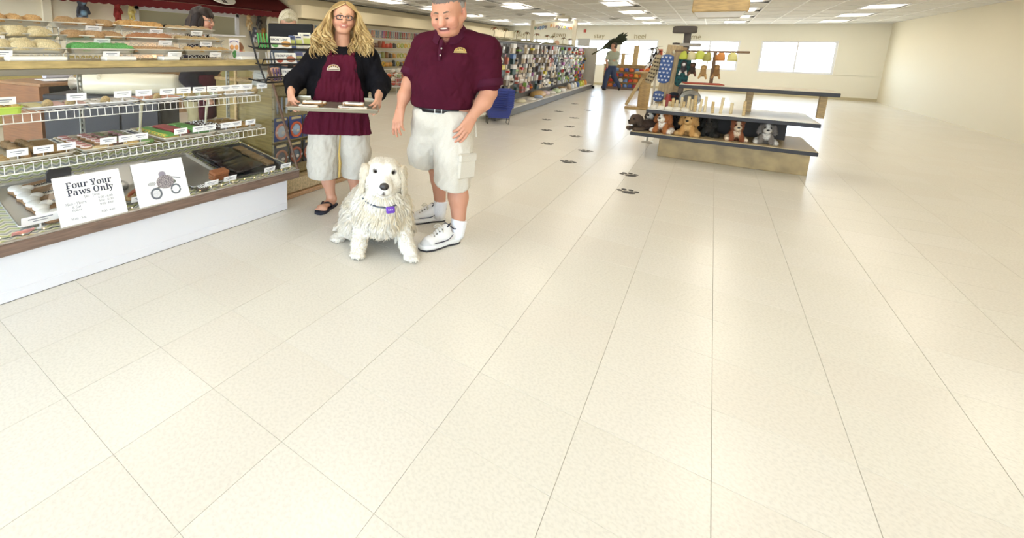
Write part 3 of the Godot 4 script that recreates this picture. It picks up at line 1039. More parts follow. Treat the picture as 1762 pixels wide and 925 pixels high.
func man():
	var P := thing("person", "grey haired man in a maroon polo shirt laughing down at the dog", "person", T(Vector3(-1.433, 0, -2.986), FACE_YAW))
	var sk := {"col": SKIN_M}
	var hx := T(Vector3(-0.060, 1.600, 0.060), -0.60, 0.36, 0.06).scaled_local(Vector3.ONE * 1.19)
	var limbs := [
		cap(Vector3(-0.03, 1.55, -0.02), Vector3(0.0, 1.42, -0.02), 0.062, 0.078, sk),
		cap(Vector3(-0.12, 1.30, -0.06), Vector3(0.11, 1.29, 0.05), 0.12, 0.12, sk), cap(Vector3(-0.10, 1.0, -0.03), Vector3(0.03, 1.0, 0.02), 0.14, 0.14, sk),
		cap(Vector3(-0.205, 1.385, -0.10), Vector3(-0.283, 1.115, -0.09), 0.062, 0.050, sk), cap(Vector3(-0.283, 1.115, -0.09), Vector3(-0.318, 1.03, -0.05), 0.049, 0.046, sk), cap(Vector3(-0.318, 1.03, -0.05), Vector3(-0.347, 0.945, 0.0), 0.046, 0.031, sk),
		cap(Vector3(0.215, 1.365, 0.10), Vector3(0.228, 1.08, 0.13), 0.064, 0.052, sk), cap(Vector3(0.228, 1.08, 0.13), Vector3(0.190, 1.02, 0.165), 0.054, 0.052, sk), cap(Vector3(0.190, 1.02, 0.165), Vector3(0.108, 0.935, 0.215), 0.052, 0.034, sk),
		cap(Vector3(-0.10, 0.90, -0.07), Vector3(-0.08, 0.52, -0.20), 0.10, 0.07, sk), cap(Vector3(-0.05, 0.52, -0.20), Vector3(0.005, 0.36, -0.245), 0.062, 0.060, sk), cap(Vector3(0.005, 0.36, -0.245), Vector3(0.036, 0.12, -0.265), 0.059, 0.040, sk),
		cap(Vector3(0.07, 0.90, 0.05), Vector3(0.075, 0.50, 0.07), 0.10, 0.07, sk), cap(Vector3(0.075, 0.50, 0.07), Vector3(0.080, 0.33, 0.09), 0.066, 0.068, sk), cap(Vector3(0.080, 0.33, 0.09), Vector3(0.092, 0.11, 0.12), 0.067, 0.041, sk),
		cap(Vector3(0.036, 0.12, -0.265), Vector3(0.02, 0.06, -0.265), 0.034, 0.03, sk), cap(Vector3(0.092, 0.11, 0.12), Vector3(0.075, 0.06, 0.125), 0.034, 0.03, sk),
	]
	var parts := [blob(limbs, 0.011, 0.03)]
	var hbones := head_bones(SKIN_M, H("cf8f7c"), {"w": 1.14, "open": true})
	hbones.append(cap(Vector3(0, 0.012, 0.094), Vector3(0, -0.026, 0.112), 0.011, 0.0165, {"col": H("d99a82"), "k": 0.012}))
	for sx in [-1, 1]: hbones.append(cap(Vector3(sx * 0.044, -0.018, 0.070), Vector3(sx * 0.046, -0.045, 0.062), 0.024, 0.022, {"col": H("d69880"), "k": 0.02}))
	hbones.append(cap(Vector3(-0.03, -0.092, 0.03), Vector3(0.03, -0.092, 0.03), 0.032, 0.032, {"col": SKIN_M}))
	parts.append(blob(xbones(hbones, hx), 0.005, 0.018))
	parts.append(blob(hand_bones(aim(Vector3(-0.347, 0.943, 0.002), Vector3(-0.20, -0.95, 0.26), Vector3(0.75, -0.1, -0.65), 1.08), -1.0, [0.22, 0.28, 0.33, 0.38], SKIN_M, 0.10, Vector3(0.30, 0.80, 0.62)), 0.004, 0.006))
	parts.append(blob(hand_bones(aim(Vector3(0.106, 0.933, 0.217), Vector3(-0.46, -0.83, 0.16), Vector3(-0.35, -0.1, -0.93), 1.12), 1.0, [0.30, 0.32, 0.36, 0.40], SKIN_M, 0.10, Vector3(0.35, 0.80, 0.50)), 0.004, 0.006))
	obj("body", join(parts), vmat(0.55, 0.06), P)
	face_parts(P, hx, H("3c3a38"), H("6b5d50"), 0.006, 1.0, SKIN_M)
	var hc := {"col": H("6e665f")}
	var hair := [
		cap(Vector3(-0.010, 0.058, -0.030), Vector3(0.010, 0.058, -0.030), 0.082, 0.082, hc), cap(Vector3(-0.012, 0.070, 0.010), Vector3(0.012, 0.070, 0.010), 0.064, 0.064, hc),
		cap(Vector3(-0.070, 0.045, -0.005), Vector3(-0.078, 0.005, -0.006), 0.024, 0.012, {"col": H("9a948d")}), cap(Vector3(0.070, 0.045, -0.005), Vector3(0.078, 0.005, -0.006), 0.024, 0.012, {"col": H("9a948d")}),
		cap(Vector3(0, 0.0, -0.070), Vector3(0, -0.055, -0.060), 0.060, 0.045, {"col": H("8b857e")}),
	]
	obj("hair", blob(xbones(hair, hx), 0.006, 0.02, [], 0.006, 90.0), vmat(0.75), P)
	# polo shirt
	var fr := Vector3(-0.50, 0, 0.866)
	var sb := [
		cap(Vector3(-0.115, 1.315, -0.06), Vector3(0.085, 1.305, 0.04), 0.148, 0.148), cap(Vector3(-0.105, 1.16, -0.03), Vector3(0.010, 1.15, 0.03), 0.172, 0.172), cap(Vector3(-0.105, 1.04, -0.02), Vector3(-0.015, 1.03, 0.03), 0.164, 0.164),
		ball(Vector3(-0.055, 1.12, 0.0) + fr * 0.075, 0.150), cap(Vector3(-0.105, 0.97, -0.03), Vector3(-0.01, 0.97, 0.03), 0.150, 0.150),
		ball(Vector3(-0.12, 1.29, -0.02) + fr * 0.07, 0.10), ball(Vector3(0.045, 1.28, 0.06) + fr * 0.07, 0.10),
		cap(Vector3(-0.03, 1.49, -0.025), Vector3(0.0, 1.40, -0.02), 0.07, 0.11), cap(Vector3(-0.07, 1.44, -0.05), Vector3(-0.185, 1.395, -0.095), 0.07, 0.078), cap(Vector3(0.08, 1.43, 0.03), Vector3(0.195, 1.375, 0.095), 0.075, 0.085),
		cap(Vector3(-0.190, 1.385, -0.10), Vector3(-0.258, 1.205, -0.095), 0.082, 0.078), cap(Vector3(0.198, 1.365, 0.10), Vector3(0.222, 1.165, 0.125), 0.090, 0.088),
	]
	var shirt_planes := [Plane(Vector3(0.28, 0.92, 0.27).normalized(), 1.395), Plane(Vector3.DOWN, -0.962), Plane(Vector3(-0.80, -0.6, 0).normalized(), 0.0)]
	shirt_planes = [Plane(Vector3(-0.10, 0.97, 0.20).normalized(), 1.492), Plane(Vector3.DOWN, -0.962)]
	var pol := cloth(H("47172a"), 0.9, 0.06)
	for b in sb: b.col = H("47172a")
	sb.append(cap(Vector3(-0.022, 1.48, -0.01) + fr * 0.10, Vector3(-0.022, 1.40, -0.01) + fr * 0.165, 0.040, 0.008, {"col": SKIN_M, "paint": true, "n": fr, "s": 0.4}))
	var knit := vmat(0.9)
	knit.metallic_specular = 0.2
	var shirt := obj("polo_shirt", blob(sb, 0.011, 0.045, shirt_planes, 0.012, 8.0, Vector3(1.3, 1.0, 1.3)), knit, P)
	# collar folded round the neck, with a placket down the chest
	var s := S()
	var nk := Vector3(-0.022, 1.480, -0.010)
	var sd := Vector3(0.866, 0, 0.5)
	var prev := []
	for i in 25:
		var th := deg_to_rad(16.0 + 328.0 * i / 24.0)
		var dr := fr * cos(th) + sd * sin(th)
		var f := smoothstep(0.1, 0.95, cos(th))
		var inner := nk + dr * (0.078 + 0.012 * f) + Vector3(0, 0.050 - 0.060 * f, 0)
		var outer := nk + dr * (0.118 + 0.030 * f) + Vector3(0, -0.002 - 0.082 * f, 0)
		var ring := [inner, inner + Vector3(0, 0.010, 0), outer + Vector3(0, 0.012, 0), outer]
		if prev.size():
			for k in 4:
				var k2 := (k + 1) % 4
				quad(s, prev[k], ring[k], ring[k2], prev[k2])
		else: quad(s, ring[0], ring[1], ring[2], ring[3])
		prev = ring
	quad(s, prev[3], prev[2], prev[1], prev[0])
	obj("collar", s, pol, shirt)
	s = S()
	tube(s, [nk + fr * 0.145 + Vector3(-0.01, -0.055, 0), nk + fr * 0.180 + Vector3(-0.005, -0.115, 0), nk + fr * 0.205 + Vector3(0, -0.19, 0)], [0.014, 0.014, 0.013], 6, true, 0.4)
	obj("placket", s, pol, shirt)
	s = S()
	for i in 2: sphere(s, nk + fr * (0.183 + 0.016 * i) + Vector3(0, -0.11 - 0.045 * i, 0.012), Vector3(0.006, 0.006, 0.006), 6, 4)
	obj("shirt_button", s, mat(H("cfc4bd"), 0.4), shirt)
	badge(shirt, T(Vector3(0.000, 1.352, 0.205), -0.16, -0.22), 0.084)
	for q in [[Vector3(-0.262, 1.196, -0.095), 0.082, Vector3(-0.068, -0.18, 0.005)], [Vector3(0.223, 1.155, 0.126), 0.091, Vector3(0.024, -0.2, 0.025)]]:
		s = S()
		lathe(s, [Vector2(q[1] - 0.004, -0.030), Vector2(q[1] + 0.002, -0.028), Vector2(q[1] + 0.004, 0.016), Vector2(q[1] - 0.004, 0.020)], 20, Transform3D(frame_of(-q[2]), q[0]))
		obj("sleeve_band", s, pol, shirt)
	# belt
	s = S()
	var belt := Transform3D(Basis(Vector3.UP, -0.5236), Vector3(-0.057, 0.955, 0.0))
	lathe(s, [Vector2(0.180, -0.020), Vector2(0.187, -0.019), Vector2(0.187, 0.019), Vector2(0.180, 0.020)], 28, belt, 0.84)
	var bl := obj("belt", s, mat(H("1c1a1d"), 0.4), P)
	s = S()
	for e in [[Vector3(-0.024, 0, 0), Vector3(0.006, 0.046, 0.006)], [Vector3(0.024, 0, 0), Vector3(0.006, 0.046, 0.006)], [Vector3(0, 0.020, 0), Vector3(0.048, 0.006, 0.006)], [Vector3(0, -0.020, 0), Vector3(0.048, 0.006, 0.006)]]:
		bevel(s, e[0], e[1], 0.002, belt * T(Vector3(0.03, 0, 0.157)))
	obj("buckle", s, M.steel, bl)
	# cargo shorts
	var cb := [
		cap(Vector3(-0.105, 0.90, -0.03), Vector3(-0.005, 0.90, 0.03), 0.152, 0.152),
		cap(Vector3(-0.115, 0.86, -0.06), Vector3(-0.135, 0.60, -0.15), 0.135, 0.122), cap(Vector3(-0.135, 0.60, -0.15), Vector3(-0.140, 0.46, -0.165), 0.122, 0.116),
		cap(Vector3(0.02, 0.86, 0.04), Vector3(0.030, 0.62, 0.07), 0.142, 0.132), cap(Vector3(0.030, 0.62, 0.07), Vector3(0.030, 0.40, 0.085), 0.132, 0.124),
	]
	var khaki := cloth(H("d4cdbe"), 0.9)
	var sh := obj("cargo_shorts", blob(cb, 0.011, 0.025, [Plane(Vector3.UP, 0.955), Plane(Vector3(0, -0.94, -0.34).normalized(), -0.4345)], 0.014, 8.0, Vector3(1.4, 0.9, 1.4)), khaki, P)
	s = S()
	bevel(s, Vector3.ZERO, Vector3(0.150, 0.165, 0.03), 0.012, T(Vector3(0.100, 0.575, 0.178), 0.50))
	obj("cargo_pocket", s, khaki, sh)
	s = S()
	bevel(s, Vector3.ZERO, Vector3(0.158, 0.062, 0.038), 0.012, T(Vector3(0.101, 0.640, 0.180), 0.50))
	obj("pocket_flap", s, khaki, sh)
	s = S()
	tube(s, [Vector3(0.135, 0.94, 0.11), Vector3(0.150, 0.86, 0.15), Vector3(0.165, 0.78, 0.14)], 0.006, 5, true, 0.5)
	obj("pocket_welt", s, khaki, sh)
	# socks and sneakers
	var sockm := cloth(H("f4f4f5"), 0.95, 0.03)
	for q in [[Vector3(0.036, 0.185, -0.265), Vector3(0.030, 0.08, -0.266)], [Vector3(0.094, 0.175, 0.115), Vector3(0.082, 0.08, 0.122)]]:
		obj("sock", blob([cap(q[0] + Vector3(0, 0.02, 0), q[1] + Vector3(0, -0.01, 0), 0.056, 0.050)], 0.006, 0.01, [Plane((q[0] - q[1]).normalized(), (q[0] - q[1]).normalized().dot(q[0]))], 0.003, 40.0), sockm, P)
	sneaker(P, T(Vector3(-0.028, 0, 0.168), -1.06).scaled_local(Vector3.ONE * 1.03))
	sneaker(P, T(Vector3(-0.048, 0, -0.280), -1.30).scaled_local(Vector3.ONE * 0.98))

func tufts(m: ArrayMesh, count: int, length: Callable, flow: Callable, tint: Callable, base: float) -> ArrayMesh:
	var arr := m.surface_get_arrays(0)
	var v: PackedVector3Array = arr[Mesh.ARRAY_VERTEX]
	var nn: PackedVector3Array = arr[Mesh.ARRAY_NORMAL]
	var ix: PackedInt32Array = arr[Mesh.ARRAY_INDEX]
	var cum := PackedFloat32Array()
	var total := 0.0
	for i in range(0, ix.size(), 3):
		total += (v[ix[i + 1]] - v[ix[i]]).cross(v[ix[i + 2]] - v[ix[i]]).length()
		cum.append(total)
	var ov := PackedVector3Array()
	var on := PackedVector3Array()
	var oc := PackedColorArray()
	var oi := PackedInt32Array()
	for c in count:
		var t := cum.bsearch(rng.randf() * total) * 3
		if t >= ix.size(): continue
		var a := rng.randf()
		var b := rng.randf()
		if a + b > 1.0:
			a = 1.0 - a
			b = 1.0 - b
		var p := v[ix[t]] * (1.0 - a - b) + v[ix[t + 1]] * a + v[ix[t + 2]] * b
		var n := nn[ix[t]]
		var l: float = length.call(p, n)
		if l < 0.003: continue
		l *= rng.randf_range(0.7, 1.25)
		var f: Vector3 = flow.call(p, n)
		f = (f + Vector3(rng.randf_range(-1, 1), rng.randf_range(-1, 1), rng.randf_range(-1, 1)) * 0.35).normalized()
		var side := f.cross(n).normalized()
		var up := side.cross(f)
		var mid := p + (f * 0.8 + n * 0.45).normalized() * l * 0.5
		var tip := p + (f * 0.95 + n * 0.22).normalized() * l + Vector3(0, -0.12 * l, 0)
		var w := base * rng.randf_range(0.7, 1.3)
		var col: Color = tint.call(p)
		col = col.lerp(Color.WHITE, rng.randf_range(0.0, 0.12)).darkened(rng.randf_range(0.0, 0.06)).srgb_to_linear()
		var k := ov.size()
		p -= n * 0.004
		for q in [[p, 1.0], [mid, 0.85]]:
			ov.append(q[0] - side * w * q[1]); ov.append(q[0] + side * w * q[1]); ov.append(q[0] + up * w * q[1] * 0.8)
		ov.append(tip)
		for j in 7:
			on.append((n + (side * [-0.5, 0.5, 0.0, -0.5, 0.5, 0.0, 0.0][j])).normalized())
			oc.append(col)
		for j in 3:
			var j2 := (j + 1) % 3
			oi.append_array([k + j, k + j2, k + 3 + j, k + j2, k + 3 + j2, k + 3 + j, k + 3 + j, k + 3 + j2, k + 6])
	var o := []
	o.resize(Mesh.ARRAY_MAX)
	o[Mesh.ARRAY_VERTEX] = ov
	o[Mesh.ARRAY_NORMAL] = on
	o[Mesh.ARRAY_COLOR] = oc
	o[Mesh.ARRAY_INDEX] = oi
	var r := ArrayMesh.new()
	r.add_surface_from_arrays(Mesh.PRIMITIVE_TRIANGLES, o)
	return r

func dog():
	var D := thing("dog", "cream golden retriever sitting on the floor with a purple tag on its collar", "dog", T(Vector3(-1.565, 0, -2.397), FACE_YAW))
	var c := {"col": H("f1e9da")}
	var w := {"col": H("f5f0e6")}
	var hx := T(Vector3(-0.012, 0.560, 0.0), -0.05, 0.10, -0.03).scaled_local(Vector3.ONE * 1.10)
	var bones := [
		cap(Vector3(-0.02, 0.30, -0.10), Vector3(-0.01, 0.36, -0.09), 0.165, 0.158, c), cap(Vector3(-0.02, 0.27, -0.13), Vector3(-0.06, 0.19, -0.43), 0.160, 0.172, c),
		cap(Vector3(-0.01, 0.38, -0.08), Vector3(-0.01, 0.52, -0.055), 0.145, 0.100, c), ball(Vector3(-0.01, 0.25, -0.04), 0.115, w),
		cap(Vector3(-0.155, 0.17, -0.36), Vector3(-0.195, 0.11, -0.22), 0.115, 0.080, c), cap(Vector3(-0.195, 0.10, -0.22), Vector3(-0.235, 0.045, -0.30), 0.060, 0.040, c), cap(Vector3(-0.235, 0.035, -0.33), Vector3(-0.300, 0.032, -0.245), 0.036, 0.030, c),
		cap(Vector3(0.10, 0.17, -0.36), Vector3(0.150, 0.12, -0.22), 0.115, 0.075, c), cap(Vector3(0.150, 0.10, -0.22), Vector3(0.17, 0.04, -0.30), 0.055, 0.036, c), cap(Vector3(0.17, 0.032, -0.32), Vector3(0.20, 0.03, -0.21), 0.034, 0.030, c),
		# left foreleg in the picture, then the right one
		cap(Vector3(-0.110, 0.32, -0.09), Vector3(-0.130, 0.19, -0.075), 0.088, 0.062, c), cap(Vector3(-0.130, 0.19, -0.075), Vector3(-0.158, 0.075, -0.020), 0.056, 0.043, w), cap(Vector3(-0.158, 0.075, -0.020), Vector3(-0.166, 0.032, 0.005), 0.043, 0.040, w),
		cap(Vector3(0.095, 0.32, -0.09), Vector3(0.120, 0.19, -0.075), 0.088, 0.060, c), cap(Vector3(0.120, 0.19, -0.075), Vector3(0.162, 0.070, -0.015), 0.054, 0.042, w), cap(Vector3(0.162, 0.070, -0.015), Vector3(0.182, 0.032, 0.025), 0.043, 0.040, w),
		cap(Vector3(-0.08, 0.12, -0.52), Vector3(-0.24, 0.05, -0.50), 0.05, 0.045, c), cap(Vector3(-0.24, 0.05, -0.50), Vector3(-0.32, 0.04, -0.36), 0.045, 0.02, c),
	]
	for p in [[Vector3(-0.168, 0.024, 0.030), Vector3(-0.08, 0, 1).normalized()], [Vector3(0.190, 0.024, 0.052), Vector3(0.42, 0, 0.9).normalized()], [Vector3(-0.305, 0.020, -0.235), Vector3(-0.6, 0, 0.8).normalized()]]:
		var r := Vector3(p[1].z, 0, -p[1].x)
		for i in 4:
			var k: Vector3 = p[0] + r * (i - 1.5) * 0.021 + p[1] * (0.004 if i == 1 or i == 2 else -0.010)
			bones.append(cap(k, k + p[1] * 0.022, 0.0195, 0.0165, {"col": H("f4eee2"), "k": 0.008}))
			bones.append(ball(k + p[1] * 0.036 + Vector3(0, -0.010, 0), 0.0055, {"col": H("5b5148"), "k": 0.003}))
	var hc := {"col": H("f4eee1")}
	var hd := [
		cap(Vector3(-0.024, 0.010, -0.045), Vector3(0.024, 0.010, -0.045), 0.074, 0.074, hc), cap(Vector3(-0.028, 0.026, 0.0), Vector3(0.028, 0.026, 0.0), 0.054, 0.054, hc),
		cap(Vector3(0, -0.015, 0.03), Vector3(0, -0.026, 0.112), 0.056, 0.040, {"col": H("f7f2e8")}), cap(Vector3(0, -0.050, 0.03), Vector3(0, -0.056, 0.095), 0.044, 0.028, {"col": H("f1e8da")}),
		ball(Vector3(-0.052, -0.030, 0.0), 0.055, hc), ball(Vector3(0.052, -0.030, 0.0), 0.055, hc),
		cap(Vector3(-0.020, -0.042, 0.105), Vector3(-0.032, -0.052, 0.06), 0.026, 0.026, hc), cap(Vector3(0.020, -0.042, 0.105), Vector3(0.032, -0.052, 0.06), 0.026, 0.026, hc),
		ball(Vector3(-0.046, 0.040, 0.034), 0.017, {"sub": true, "k": 0.012}), ball(Vector3(0.046, 0.040, 0.034), 0.017, {"sub": true, "k": 0.012}),
		cap(Vector3(-0.028, 0.060, 0.030), Vector3(-0.050, 0.056, 0.022), 0.020, 0.016, hc), cap(Vector3(0.028, 0.060, 0.030), Vector3(0.050, 0.056, 0.022), 0.020, 0.016, hc),
		cap(Vector3(-0.030, -0.066, 0.100), Vector3(0.030, -0.066, 0.100), 0.0085, 0.0085, {"col": H("4b403b"), "k": 0.006}),
		cap(Vector3(0, -0.044, 0.148), Vector3(0, -0.062, 0.132), 0.005, 0.005, {"col": H("4b403b"), "k": 0.006}),
		cap(Vector3(0, -0.08, 0.0), Vector3(0, -0.15, -0.06), 0.085, 0.10, hc),
		ball(Vector3(-0.046, 0.038, 0.032), 0.023, {"col": H("54463c"), "paint": true}), ball(Vector3(0.046, 0.038, 0.032), 0.023, {"col": H("54463c"), "paint": true}),
	]
	var hm := blob(xbones(hd, hx), 0.006, 0.03)
	var bm := blob(bones, 0.010, 0.035, [Plane(Vector3.DOWN, -0.002)], 0.010, 22.0)
	obj("body", join([bm, hm]), vmat(0.8), D)
	# drop ears
	for sx in [-1, 1]:
		var e := [cap(Vector3(sx * 0.072, 0.044, -0.030), Vector3(sx * 0.108, 0.015, -0.020), 0.030, 0.038, {"n": Vector3(0.8 * sx, 0.5, 0.2), "s": 2.4}), cap(Vector3(sx * 0.108, 0.015, -0.020), Vector3(sx * 0.122, -0.090, 0.002), 0.040, 0.026, {"n": Vector3(sx, 0.1, 0.25), "s": 2.4})]
		for q in e:
			q.col = H("eedfc6")
			q.n = q.n.normalized()
		var em := blob(xbones(e, hx), 0.006, 0.02, [], 0.008, 45.0)
		var eo := obj("ear", em, vmat(0.85), D)
		obj("ear_fur", tufts(em, 1100, func(_p, _n): return 0.022, func(p, n): return (Vector3(sx * 0.2, -1, 0.05) - n * n.dot(Vector3(sx * 0.2, -1, 0.05))).normalized(), func(_p): return H("efe0c4"), 0.0030), vmat(0.85), eo).set_meta("kind", "stuff")
	var s := S()
	sphere(s, hx * Vector3(0, -0.010, 0.150), Vector3(0.030, 0.024, 0.018), 12, 8)
	var no := obj("nose", s, mat(H("3a3432"), 0.35), D)
	s = S()
	for sx in [-1, 1]: sphere(s, hx * Vector3(sx * 0.013, -0.016, 0.163), Vector3(0.006, 0.005, 0.005), 6, 5)
	obj("nostril", s, mat(H("151212"), 0.6), no)
	for sx in [-1, 1]:
		s = S()
		sphere(s, hx * Vector3(sx * 0.045, 0.039, 0.031), Vector3(0.0195, 0.0155, 0.0150), 10, 8)
		obj("eye", s, mat(H("1d1512"), 0.08), D)
	# coat
	var len_ := func(p: Vector3, n: Vector3) -> float:
		if p.y < 0.10: return 0.010
		if p.y < 0.22 and absf(p.x) > 0.10 and p.z > -0.13: return 0.016 if n.z > -0.2 else 0.035
		if p.z < -0.2: return 0.050
		if p.y > 0.30: return 0.040
		return 0.042
	var flow := func(p: Vector3, n: Vector3) -> Vector3:
		var d := Vector3(signf(p.x) * 0.25, -1.0, -0.15)
		d += Vector3(noise.get_noise_3dv(p * 9.0), noise.get_noise_3dv(p * 9.0 + Vector3(7, 0, 0)) * 0.4, noise.get_noise_3dv(p * 9.0 + Vector3(0, 9, 0))) * 1.6
		return (d - n * d.dot(n)).normalized()
	var tint := func(p: Vector3) -> Color:
		var t := clampf(0.5 + noise.get_noise_3dv(p * 6.0) * 1.2, 0, 1)
		return H("f4ecdc").lerp(H("e3cfa8"), t * (0.75 if p.y > 0.22 and p.y < 0.47 else 0.45))
	noise.frequency = 1.0
	obj("coat", tufts(bm, 14000, len_, flow, tint, 0.0045), vmat(0.85), D).set_meta("kind", "stuff")
	var hlen := func(p: Vector3, n: Vector3) -> float:
		var q := hx.affine_inverse() * p
		if Vector3(absf(q.x), q.y, q.z).distance_to(Vector3(0.046, 0.038, 0.034)) < 0.026: return 0.0
		if q.y < -0.048 and q.y > -0.078 and q.z > 0.085 and absf(q.x) < 0.036: return 0.0
		if q.z > 0.045 or (q.y > -0.03 and q.z > 0.0): return 0.006 if q.y > -0.05 else 0.012
		return 0.022 if q.y > -0.05 else 0.036
	var hflow := func(p: Vector3, n: Vector3) -> Vector3:
		var q := hx.affine_inverse() * p
		var d := Vector3(q.x * 4.0, -0.6 if q.y < 0.05 else 0.1, -0.8)
		return (d - n * d.dot(n)).normalized()
	var htint := func(p: Vector3) -> Color: return H("f5efe3").lerp(H("ead9b8"), clampf(absf((hx.affine_inverse() * p).x) * 7.0 - 0.25, 0, 0.7))
	obj("face_fur", tufts(hm, 5200, hlen, hflow, htint, 0.0032), vmat(0.85), D).set_meta("kind", "stuff")
	# collar and bone-shaped tag
	s = S()
	var ring := []
	for i in 25:
		var a := TAU * i / 24.0
		ring.append(Vector3(-0.012 + cos(a) * 0.143, 0.424 + sin(a) * -0.052, -0.060 + sin(a) * 0.146))
	tube(s, ring, 0.0055, 6, false)
	var co := obj("collar", s, mat(H("4f5560"), 0.5), D)
	s = S()
	var bp := []
	for p in bone_poly(0.058, 0.03, 0.013): bp.append(p)
	pillow(s, bp, 0.005, 0.0015, T(Vector3(0.030, 0.362, 0.095), 0.15, -0.25, 0.08))
	var tg := obj("purple_tag", s, mat(H("6a3fae"), 0.3, 0.3), co)
	tg.set_meta("label", "purple bone-shaped name tag")
	s = S()
	for i in 3: box(s, Vector3(-0.011 + i * 0.011, 0, 0.0058), Vector3(0.006, 0.010, 0.001), T(Vector3(0.030, 0.362, 0.095), 0.15, -0.25, 0.08))
	obj("engraving", s, mat(H("cdbfe8"), 0.4), tg)

# ---------- the glass bakery case and what lies in and on it (its own frame: x towards the aisle, z to the left) ----------
func C(x: float, y: float, z: float, yaw := 0.0, pitch := 0.0, roll := 0.0) -> Transform3D:
	return CASE * T(Vector3(x, y, z), yaw, pitch, roll)

func deck_y(x: float) -> float:
	return 0.347 + (0.03 - x) * 0.152

func chevron_tex() -> ImageTexture:
	var im := Image.create(256, 256, false, Image.FORMAT_RGB8)
	var cols := [H("b9c07e"), H("e3dfc6"), H("a9a9a8"), H("e0dcc8")]
	for y in 256:
		for x in 256:
			var zz := absi((x % 64) - 32)
			im.set_pixel(x, y, cols[posmod(int((y + zz * 0.7) / 16.0), 4)])
	im.generate_mipmaps()
	return ImageTexture.create_from_image(im)

func uvquad(s: SurfaceTool, p: Array, uv: Array):   # p counter-clockwise
	for i in [0, 2, 1, 0, 3, 2]:
		s.set_uv(uv[i])
		s.add_vertex(p[i])

